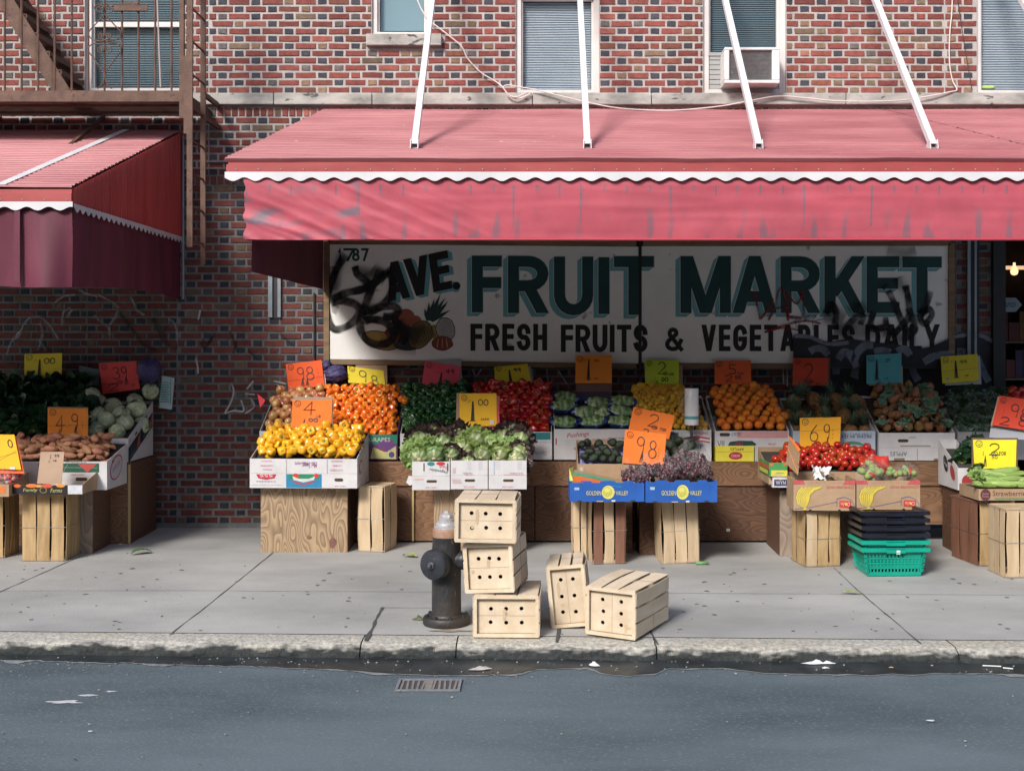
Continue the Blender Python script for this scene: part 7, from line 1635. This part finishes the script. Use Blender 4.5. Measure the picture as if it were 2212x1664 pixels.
for (u, v, Y) in ((1446,960,-1.15),(1466,952,-1.1),(1480,966,-1.15),(1455,975,-1.2),(1492,962,-1.12),(1475,982,-1.2)):
    put(av[0], P(u, v, Y), (RP.uniform(.4,2.4), RP.uniform(-1,1), RP.uniform(0,6)), RP.uniform(.09,.11), 'dark avocado in the shade behind the bagged grapes', 'avocado', 'avocados behind the bagged grapes')
wood_box('low_stand', 'dark wooden box holding up the avocados behind the bagged grapes', XU(1380,-1.25), XU(1510,-1.25), -1.3, -.95, .80-.09, m_plyd)
wood_box('low_stand', 'dark wooden box holding up the brown avocado carton', XU(1262,-1.2), XU(1365,-1.2), -1.22, -.9, .522, m_plyd)
# pineapples
m_pi = mat('pineapple_skin', (.30,.15,.05), .65, (.16,.09,.03), 9, rnd=.15, bump=.3); m_pc = mat('pineapple_crown', (.06,.12,.07), .5, (.12,.19,.12), 8, rnd=.15)
mb = MB()
rings = 22; seg = 26
prof = [(.44*math.sin(PI*(.06+.88*i/rings))**.45, -.62+1.24*i/rings) for i in range(rings+1)]
def pfn(a, z): u_ = a*8+z*10.5; v_ = a*8-z*10.5; return 1+.055*abs(math.sin(u_/2))*abs(math.sin(v_/2))*2-.03
mb.lathe(prof, 64, fn=pfn)
st = MB()
for k in range(34):
    az = k*2.4; f = k/33; el = rad(6+50*(1-f)); L_ = .55+.5*f; w_ = .075; pr_ = None
    for i in range(5):
        t = i/4; th = el*(.5+.9*t); r_ = .06+L_*t*math.sin(th); z = .58+L_*t*math.cos(th)*.95; ww = w_*(1-t)**.7*(1 if i else .8)+.002
        c = Vector((r_*math.cos(az), r_*math.sin(az), z)); sd = Vector((-math.sin(az), math.cos(az), 0)); q = (c-sd*ww, c+sd*ww)
        if pr_: st.poly([pr_[0], pr_[1], q[1], q[0]])
        pr_ = q
pin = [protofruit('pineapple', mb, m_pi, st, m_pc, 'crown')]
for (u, v, Y, ry, rx, lab) in ((1712,868,-.3,-.2,-.5,0),(1760,862,-.28,.1,-.7,0),(1808,866,-.3,.1,-.5,0),(1852,868,-.32,.2,-.6,0),(1732,905,-.5,.4,-.2,0),(1775,895,-.45,-.2,-.5,0),(1822,900,-.46,-.1,-.4,0),(1862,902,-.5,.3,-.3,0),(1835,935,-.62,-.15,.1,0),(1868,936,-.60,.1,.05,0),(1716,935,-.6,.15,.1,0),(1738,938,-.62,-.2,.0,0),(1700,900,-.44,-.1,-.2,0),(1798,922,-.60,.25,-.3,0)):
    put(pin[0], P(u, v, Y)+Vector((0,0,-.02)), (rx, ry, RP.uniform(0,6)), .155, 'spiky pineapple in the shaded heap between the oranges and pears', 'pineapple', 'pineapples in the shaded heap')
# romaine bags
m_bag = mat('romaine_bag', (1,1,1), .22, (1.1,1.1,1.1), 8, attr=True, coat=.6, bump=.5, bscale=12, rnd=.1)
def rbag(seed):
    mb = MB()
    def f(a, b):
        x = (a-.5)*1.5; env = (math.sin(PI*min(1,max(0,a*.96+.02)))**.4); y = math.cos(b*2*PI)*.36*env; z = math.sin(b*2*PI)*.27*env
        q = Vector((x*3, y*4, z*4+seed)); k = 1+.34*noise.noise(q)+.16*noise.noise(q*2.3); return Vector((x+.04*noise.noise(q*2), y*k, z*k))
    def cf(a, b):
        x = abs(a-.5)*2; n_ = noise.noise(Vector((a*5, b*5, seed))); mid = math.sin(b*2*PI)
        if x > .72+.1*n_ or (mid < -.15) or abs(b-.5) < .06: return (.012,.035,.16)
        st_ = .5+.5*math.sin((a-.5)*34+n_*4); g = Vector((.10,.22,.06)).lerp(Vector((.42,.55,.28)), max(0,min(1,st_*.8+n_))); return tuple(g)
    mb.grid(f, 34, 28, cf=cf); return mb
rb = [protofruit('romaine_bag', rbag(i*3), m_bag) for i in range(3)]
for (u, v, Y, a) in ((1218,912,-.66,.1),(1280,910,-.66,-.05),(1338,910,-.64,.1),(1216,877,-.45,0),(1345,868,-.42,.05),(1306,888,-.5,-.3),(1222,860,-.3,.1),(1340,888,-.52,.2),(1262,890,-.5,.0),(1290,870,-.35,.1)):
    put(rb[RP.randrange(3)], P(u, v, Y), (rad(50+RP.uniform(-10,12)), a, RP.uniform(-.15,.15)), .17, 'blue-edged plastic bag of pale green romaine hearts', 'bagged romaine', 'bags of romaine hearts')
mb = MB()
for (u, v) in ((1255,860),(1275,868),(1300,860)): pass
# clear plastic
def plastic(nm, c, a, rough=.12):
    m = bpy.data.materials.new(nm); m.use_nodes = True; n = m.node_tree; N = n.nodes; L = n.links; b = N['Principled BSDF']
    b.inputs['Base Color'].default_value = (*c, 1); b.inputs['Roughness'].default_value = rough; b.inputs['Specular IOR Level'].default_value = .9
    tc = N.new('ShaderNodeTexCoord'); nz = N.new('ShaderNodeTexNoise'); nz.inputs['Scale'].default_value = 9; nz.inputs['Detail'].default_value = 5; L.new(tc.outputs['Object'], nz.inputs['Vector'])
    cr = N.new('ShaderNodeMapRange'); cr.inputs['From Min'].default_value = .40; cr.inputs['From Max'].default_value = .72; cr.inputs['To Min'].default_value = a*.25; cr.inputs['To Max'].default_value = min(1, a*2.2); L.new(nz.outputs['Fac'], cr.inputs['Value']); L.new(cr.outputs[0], b.inputs['Alpha'])
    bp = N.new('ShaderNodeBump'); bp.inputs['Strength'].default_value = .8; bp.inputs['Distance'].default_value = .02; n2 = N.new('ShaderNodeTexNoise'); n2.inputs['Scale'].default_value = 22; L.new(tc.outputs['Object'], n2.inputs['Vector']); L.new(n2.outputs['Fac'], bp.inputs['Height']); L.new(bp.outputs[0], b.inputs['Normal'])
    return m
m_clear = plastic('clear_plastic', (.62,.62,.64), .09); m_clearg = plastic('greenish_plastic', (.40,.55,.50), .22)
def bagmesh(seed, sx=.5, sy=.4, sz=.42, neck=True):
    mb = MB()
    def f(a, b):
        th = a*2*PI; ph = -PI/2+b*PI; q = Vector((math.cos(ph)*math.cos(th), math.cos(ph)*math.sin(th), math.sin(ph)))
        k = 1+.24*noise.noise(q*1.6+Vector((seed,0,0)))+.16*abs(noise.noise(q*4+Vector((0,seed,0))))-.05
        z = q.z*sz*k
        if neck and b > .78: s_ = (b-.78)/.22; z += .28*s_; k *= (1-.55*s_)
        return Vector((q.x*sx*k, q.y*sy*k, z))
    mb.grid(f, 26, 20); return mb
m_grape = mat('grape', (.035,.007,.016), .3, (.11,.018,.032), 4, rnd=.2)
def grapes(seed):
    rr = random.Random(seed); mb = MB()
    for i in range(34):
        v = Vector((rr.gauss(0,1), rr.gauss(0,1), rr.gauss(0,1))).normalized()*(rr.random()**.4); r_ = .085; M4 = Matrix.Translation((v.x*.46, v.y*.38, v.z*.34-.04))
        mb.lathe([(r_*math.cos(a), r_*math.sin(a)*1.2) for a in (-1.5,-.9,-.3,.3,.9,1.5)], 8, M4)
    return mb
gb = [protofruit('grape_bag', bagmesh(i*5+1), m_clear, grapes(i), m_grape, 'grape_bunch') for i in range(3)]
for (u, v, Y, k) in ((1362,1022,-1.72,.20),(1398,1018,-1.74,.24),(1432,1008,-1.62,.22),(1465,1010,-1.66,.25),(1500,1008,-1.66,.24),(1480,985,-1.5,.22),(1512,995,-1.55,.2),(1440,1026,-1.76,.18),(1385,1030,-1.80,.17),(1524,1018,-1.74,.16)):
    put(gb[RP.randrange(3)], P(u, v, Y), (RP.uniform(-.3,.3), RP.uniform(-.3,.3), RP.uniform(0,6)), k*.92, 'clear crumpled plastic bag of dark red grapes over the blue trays', 'bag of grapes', 'bags of grapes on the blue trays')
# bagged greens
GG = ((.10,.17,.06),(.03,.085,.03),(.02,.05,.02))
bgm = [protofruit('greens_bag', bagmesh(i*5+40, .55, .42, .36, False), m_clearg, leafhead(60+i, 16, .5, .5, GG, spread=(5,90), ruf=.2, segs=(3,4)), m_leaf, 'leaves') for i in range(2)]
for j in range(4):
    for i in range(5):
        u = 2068+i*28-j*6+(j%2)*10; v = 925-j*24
        put(RP.choice(bgm), P(u, v, -.66+j*.15), (RP.uniform(-.5,.5), RP.uniform(-.4,.4), RP.uniform(0,6)), RP.uniform(.15,.19), 'crumpled clear bag of dark greens right of the pears', 'bagged greens', 'bags of greens right of the pears')
# herbs in their carton
for i in range(5): put(RP.choice(dg), P(2078+i*7, 1000-i*9, -1.25+i*.08), (rad(-30), RP.uniform(-.5,.5), i), .11, 'bunch of dark herbs left of the yellow corn card', 'herbs', 'bunches of herbs by the corn card')
# corn
m_hu = mat('corn_husk', (.16,.30,.05), .5, (.40,.52,.17), 3, stretch=(6,6,.6), rnd=.12, bump=.2)
def corn(seed):
    mb = MB(); n = 12; path = [(.03*math.sin(i*.4+seed), 0, -.5+i/n) for i in range(n+1)]; rs = [max(.015, .115*math.sin(PI*(.12+.84*i/n))**.8) for i in range(n+1)]; mb.tube(path, rs, 12)
    for k in range(4):
        az = k*1.6+seed
        mb.grid(lambda a, b: Vector(((.118*math.sin(PI*(.12+.8*b))**.8+.03*b*b)*math.cos(az+(a-.5)*1.5), (.118*math.sin(PI*(.12+.8*b))**.8+.03*b*b)*math.sin(az+(a-.5)*1.5), -.48+.95*b+.10*b*(1-abs(a-.5)*2))), 4, 8)
    return mb
sk = MB()
for k in range(10): sk.tube([(0,0,.46),(.02*math.cos(k),.02*math.sin(k),.54),(.05*math.cos(k),.05*math.sin(k),.58)], .006, 4)
co = [protofruit('corn_ear', corn(i), m_hu, sk if i == 0 else None, mat('corn_silk',(.35,.25,.10),.7), 'silk') for i in range(2)]
for (u, v, Y, rz, tl) in ((2130,1046,-1.80,.15,1.45),(2165,1045,-1.80,-.1,1.5),(2200,1046,-1.78,.1,1.5),(2140,1036,-1.74,-.25,1.4),(2178,1034,-1.74,.05,1.55),(2215,1036,-1.74,-.1,1.5),(2150,1024,-1.66,-.35,1.35),(2185,1024,-1.66,.1,1.5),(2125,1030,-1.68,.5,1.4),(2165,1016,-1.6,-.12,1.45)):
    put(co[RP.randrange(2)], P(u, v, Y), (0, tl*(1 if RP.random() < .5 else -1), rz), .22, 'ear of corn in its green husk in the strawberry carton', 'corn', 'ears of corn in the strawberry carton')
for (u, v, Y) in ((2108,1030,-1.72),(2112,1016,-1.6),(2110,1044,-1.78)): put(lh[1], P(u, v, Y), (-.6,.3,u), .09, 'pale leafy sprig at the left end of the corn', 'greens', 'pale sprigs beside the corn')
# mixed bags in banana cartons
m_net = mat('red_netting', (.62,.02,.015), .4, (.8,.06,.03), 30, alpha=.85, bump=.6, bscale=30)
sq = MB(); rr0 = random.Random(4)
for i in range(9): v = Vector((rr0.gauss(0,1), rr0.gauss(0,1), rr0.gauss(0,.6)))*.18; sq.lathe([(.15*math.cos(a), .15*math.sin(a)) for a in (-1.5,-.9,-.3,.3,.9,1.5)], 9, Matrix.Translation(v), col=rr0.choice([(.45,.42,.14),(.5,.04,.03),(.25,.35,.10),(.6,.5,.3)]))
mx = [protofruit('mixed_bag', bagmesh(77), m_clear, sq, m_print, 'contents')]
for (u, v, Y, k) in ((1872,1024,-1.74,.19),(1903,1020,-1.72,.20),(1940,1022,-1.74,.17),(1962,1020,-1.70,.16),(1885,1006,-1.6,.17)): put(mx[0], P(u, v, Y), (.2, RP.uniform(-.4,.4), RP.uniform(0,6)), k, 'clear bag of mixed vegetables in the right banana carton', 'bag of vegetables', 'bags of vegetables in the banana carton')
mb = bagmesh(91, .5, .3, .22); o = mb.build('red_net_bag', m_net, smooth=True, loc=P(1905,1000,-1.62), rot=(.2,.6,.2)); o.scale = (.17,)*3; tag(o, 'crumpled bright red net bag on top of the right banana carton', 'net bag')
mb = crumple(9, 10, .5); o = mb.build('paper_bag', mat('white_paper'), smooth=True, loc=P(1775,1026,-1.68), rot=(.7,.2,.3)); o.scale = (.16,)*3; tag(o, 'crumpled white paper bag inside the left banana carton', 'paper bag')
mb = crumple(12, 10, .5); o = mb.build('brown_paper', m_cbr, smooth=True, loc=P(1800,1034,-1.66), rot=(.4,.1,1)); o.scale = (.26,.2,.16); tag(o, 'crumpled brown paper lining the left banana carton', 'paper')
# peach bags at the left edge
pb = MB(); 
for i in range(14): v = Vector((rr0.gauss(0,1), rr0.gauss(0,1), rr0.gauss(0,.7)))*.17; pb.lathe([(.11*math.cos(a), .11*math.sin(a)) for a in (-1.5,-.9,-.3,.3,.9,1.5)], 9, Matrix.Translation(v), col=rr0.choice([(.6,.03,.03),(.65,.25,.22),(.6,.5,.5)]))
pk = [protofruit('radish_bag', bagmesh(55), m_clear, pb, m_print, 'contents')]
for (u, v, Y) in ((12,1035,-1.62),(-12,1030,-1.6),(25,1028,-1.55)): put(pk[0], P(u, v, Y), (.2,.2,u), .17, 'clear bag of red and white produce at the left edge of the photo', 'bag of produce', 'bags of red and white produce at the left edge')
carton('carton under the red and white bags at the left edge', XU(-60,-1.75), XU(19,-1.75), -1.75, -1.4, .50, ZV(1045,-1.75), m_cbr, [('rect',.5,.3,.4,.5,(.75,.2,.04))])
# netted sacks and plastic behind the heaps
m_sack = mat('purple_net', (.035,.03,.10), .6, (.07,.055,.17), 14, bump=.5, bscale=14)
def sack(seed):
    mb = MB(); rr = Vector((seed, 0, 0))
    def f(a, b):
        th = a*2*PI; ph = -PI/2+b*PI; q = Vector((math.cos(ph)*math.cos(th), math.cos(ph)*math.sin(th), math.sin(ph)))
        k = .85+.5*abs(noise.noise(q*4.6+rr)); return Vector((q.x*.5*k, q.y*.3*k, q.z*.45*k))
    mb.grid(f, 30, 22); return mb
o = sack(3).build('net_sack', m_sack, smooth=True, loc=P(322,800,-.25)); o.scale = (.22,.3,.24); tag(o, 'dark purple net sack behind the cabbages', 'sack')
o = sack(8).build('net_sack', m_sack, smooth=True, loc=P(725,808,-.12)); o.scale = (.22,.26,.18); tag(o, 'dark purple net sack between the onions and the torn yellow card', 'sack')
o = sack(11).build('net_sack', m_sack, smooth=True, loc=P(706,790,-.1)); o.scale = (.09,.2,.12); tag(o, 'small lump of purple netting above the onions', 'sack')
# roll of produce bags
rl = thing('bag_roll', 'white roll of plastic produce bags standing between the lemons and oranges', 'roll', P(1493,917,-.86))
mb = MB(); h = ZV(838,-.86)-ZV(917,-.86); r_ = .060; mb.lathe([(.02,0),(r_,0),(r_+.001,.003),(r_,h-.003),(r_-.002,h),(.022,h),(.02,h-.01)], 28); mb.build('plastic_roll', mat('white_film',(.74,.74,.76),.3,(.84,.84,.86),30,stretch=(1,1,8),coat=.3), rl, autos=40)
mb = MB(); mb.lathe([(r_+.0016,h*.16),(r_+.0022,h*.165),(r_+.0022,h*.24),(r_+.0016,h*.245)], 28); mb.build('teal_band', mat('teal_band',(.10,.35,.36),.5), rl, autos=40)
mb = MB(); mb.lathe([(.002,-.12),(.07,-.12),(.07,-.11),(.012,-.10),(.012,h+.015),(.002,h+.016)], 16); mb.build('spindle', mat('dark_steel'), rl, autos=40)
mb = MB(); mb.grid(lambda a, b: Vector((-.065-.03*math.sin(PI*b)*a-.01, -.03+.05*a, h*b*.95)), 4, 8); mb.build('loose_sheet', m_clear, rl, smooth=True)
o = crumple(31, 10, .6).build('plastic_scrap', m_clear, smooth=True, loc=P(1530,915,-.8), rot=(1.1,0,0)); o.scale = (.14,)*3; tag(o, 'crumpled clear plastic by the left edge of the oranges', 'plastic')
mb = MB(); mb.slab([P(556,850,-.7), P(573,864,-.72), P(562,880,-.72)], .003); tag(mb.build('red_flag', mat('red_card',(.75,.04,.06),.6)), 'small red pointed card sticking out left of the onions', 'card')

# ================================================================== LITTER
m_lf = mat('fallen_leaf', (.03,.10,.03), .6, (.12,.22,.05), 14); m_lfy = mat('yellow_leaf', (.30,.36,.10), .6, (.45,.48,.18), 14); m_pl = mat('white_paper'); 
def leaf(u, v, L_, W, m, label, rz=0, name='fallen_leaf', cat='leaf', arch=.3, seed=0):
    mb = MB(); Y = GY(v)
    mb.grid(lambda a, b: Vector(((b-.5)*L_, (a-.5)*W*math.sin(PI*min(1,b*.93+.04))**.8, .006+arch*L_*.3*math.sin(PI*b)+.10*W*noise.noise(Vector((a*4+seed, b*5, 1)))+.02*W+.3*W*abs(a-.5)*abs(math.sin(b*9+seed))*.5)), 6, 12)
    o = mb.build(name, m, smooth=True, loc=(XU(u,Y), Y, ZG(Y)+.004), rot=(0,0,rz)); tag(o, label, cat); return o
leaf(305,1196,.17,.09,m_lf,'dark green leaf lying on the pavement in front of the left bench', .6, arch=.6)
leaf(884,1203,.13,.08,m_lfy,'yellow-green leaf scrap on the pavement left of the hydrant', -.5, arch=.5, seed=3)
leaf(1838,1283,.13,.05,m_lfy,'pale yellow-green leaf lying by the pavement joint at right', -.2, seed=5)
leaf(2140,1214,.12,.035,m_cbr,'dry brown stalk on the pavement at the lower right', .5, seed=6)
leaf(1720,1205,.12,.05,m_cbr,'brown cardboard scrap on the pavement by the stained box', .2, seed=8)
mb = MB(); mb.tube([(-.05,0,.014),(.05,0.004,.014)], [.013,.012], 8); Y = GY(1219); tag(mb.build('green_stalk', mat('stalk_green',(.12,.34,.10),.5), smooth=True, loc=(XU(1516,Y),Y,ZG(Y))), 'short green stalk lying right of the leaning crate', 'stalk')
def scrap(u, v, L_, W, label, seed, m=None, name='plastic_scrap', cat='litter', rz=0, h=.35):
    mb = MB(); d = (CAMZ-STZ)*FD/(v-CY) if v > 1415 else GY(v)-CAMY; Y = d+CAMY; z = STZ+.012 if v > 1415 else ZG(Y)+.004
    def f(a, b):
        th = a*2*PI; rr = (.55+.45*noise.noise(Vector((math.cos(th)*1.3+seed, math.sin(th)*1.3, seed))))*b; return Vector((math.cos(th)*L_*rr, math.sin(th)*W*rr, h*W*(1-b)*(1+1.3*noise.noise(Vector((math.cos(th)*3*b, math.sin(th)*3*b, seed))))+.001))
    mb.grid(f, 18, 5); o = mb.build(name, m or m_pl, smooth=True, loc=(XU(u,Y),Y,z), rot=(0,0,rz)); tag(o, label, cat); return o
scrap(1040,1448,.12,.045,'crumpled pale plastic wrapper lying in the wet gutter below the crates', 1, mat('dirty_plastic',(.38,.36,.34),.4,(.52,.5,.47),20), rz=.25)
scrap(1282,1440,.062,.028,'bright white paper scrap at the edge of the wet gutter', 5, rz=-.5, h=.7)
scrap(1770,1436,.17,.03,'long white foam scrap against the kerb at right', 9, rz=0, h=.6)
scrap(1782,1446,.05,.02,'small pale foam scrap in the gutter water at right', 12)
scrap(2010,1560,.035,.02,'small white torn paper on the asphalt at lower right', 15, h=.1)
scrap(195,1583,.02,.013,'round pale spot of gum on the asphalt at lower left', 18, h=.1)
scrap(1925,1445,.03,.015,'orange-brown scrap in the dark gutter at right', 21, m_cbr)
scrap(260,1176,.035,.02,'small white paper scrap beside the left bench', 24)
scrap(905,1338,.07,.03,'clump of weeds and dirt at the foot of the hydrant', 27, mat('weed',(.05,.09,.03),.8,(.16,.14,.09),40), 'weed_clump', 'weeds', h=.9)
scrap(975,1362,.20,.05,'spread of dry grit around the base of the hydrant', 30, mat('grit',(.20,.17,.13),.95,(.30,.26,.2),60), 'grit_patch', 'grit', h=.12)
for (u, v, l) in ((2140,1442,.10),(2175,1447,.05)):
    mb = MB(); d = (CAMZ-STZ)*FD/(v-CY); mb.tube([(-l/2,0,.004),(l/2,-.02,.004)], .004, 6); tag(mb.build('drinking_straw', m_pl, loc=(XU(u,d+CAMY), d+CAMY, STZ+.012)), 'long white straw in the gutter at the lower right' if l > .07 else 'short white straw in the gutter at the lower right', 'straw')
# small pebbles and crumbs: uncountable
mb = MB(); rg = random.Random(5)
for i in range(420):
    if i < 260: u = rg.uniform(-60,2280); v = rg.choice([rg.gauss(1428,6), rg.uniform(1430,1465)]) 
    elif i < 300: u = rg.uniform(0,2211); v = rg.uniform(1470,1664)
    else: u = rg.uniform(0,2211); v = rg.uniform(1190,1370)
    if v > 1416: d = (CAMZ-STZ)*FD/(v-CY); Y = d+CAMY; z = STZ+.009; 
    else: Y = GY(v); z = ZG(Y)+.001
    X = XU(u, Y)
    if v > 1416 and Y > YK(X)-.01: continue
    r_ = rg.uniform(.0015,.0048); c = rg.choice([(.4,.38,.35),(.28,.25,.2),(.45,.45,.45),(.12,.1,.08),(.25,.27,.18)]) if v > 1416 else rg.choice([(.06,.06,.06),(.5,.48,.45),(.15,.13,.1)])
    mb.box((X, Y, z+r_*.3), (r_*2, r_*2*rg.uniform(.6,1.4), r_*.8), Matrix.Rotation(rg.uniform(0,3),3,'Z'), col=c)
o = mb.build('grit', mat('grit_bits',(.9,.9,.9),.8,(1,1,1),20,attr=True)); o['kind'] = 'stuff'
# gum spots trodden into the pavement
m_gum = mat('gum_spot', (.15,.15,.15), .85)
for i in range(110):
    blob(rg.uniform(30,2190), rg.uniform(1225,1365), rg.uniform(4,15), rg.uniform(1.5,3.6), 'gum_stain', m_gum, None, None, i+50, .003)
for (u, v, a, b, s_) in ((140,1516,110,9,70),(188,1502,46,6,71),(240,1493,34,4,72)): blob(u, v, a, b, 'chalk_stain', mat('chalk_dust',(.42,.42,.46),.9,(.6,.6,.64),30), None, None, s_, .004)
# drain cover
dr = thing('drain_cover', 'small rectangular metal grating set in the asphalt by the gutter', 'drain cover', (XU(926,-4.66), -4.655, STZ))
mb = MB(); mb.bx(-.175,.175,-.115,-.10,.003,.012); mb.bx(-.175,.175,.10,.115,.003,.012); mb.bx(-.175,-.16,-.10,.10,.003,.012); mb.bx(.16,.175,-.10,.10,.003,.012); mb.build('frame', mat('worn_frame',(.16,.17,.19),.7,(.22,.23,.25),20), dr)
mb = MB(); mb.bx(-.16,.16,-.10,.10,.002,.005); mb.build('plate', mat('drain_plate',(.06,.065,.075),.8), dr)
for k in range(11):
    mb = MB()
    if k in (5,): mb.bx(-.02,.02,-.09,.09,.005,.009)
    else: x = -.145+.029*k; mb.box((x, 0, .007), (.012,.17,.004), Matrix.Rotation(.05*math.sin(k),3,'Z'))
    mb.build('rib', mat('drain_rib',(.17,.16,.15),.8,(.24,.22,.2),20), dr)
# anything never used is dropped
for pr in yp+op+gp+rp+on+le+orr+pe+ti+lh+dg+cb_+spt+to+av+pin+rb+gb+bgm+co+mx+pk:
    if not pr[1]:
        for c in list(pr[0].children): bpy.data.objects.remove(c)
        bpy.data.objects.remove(pr[0])
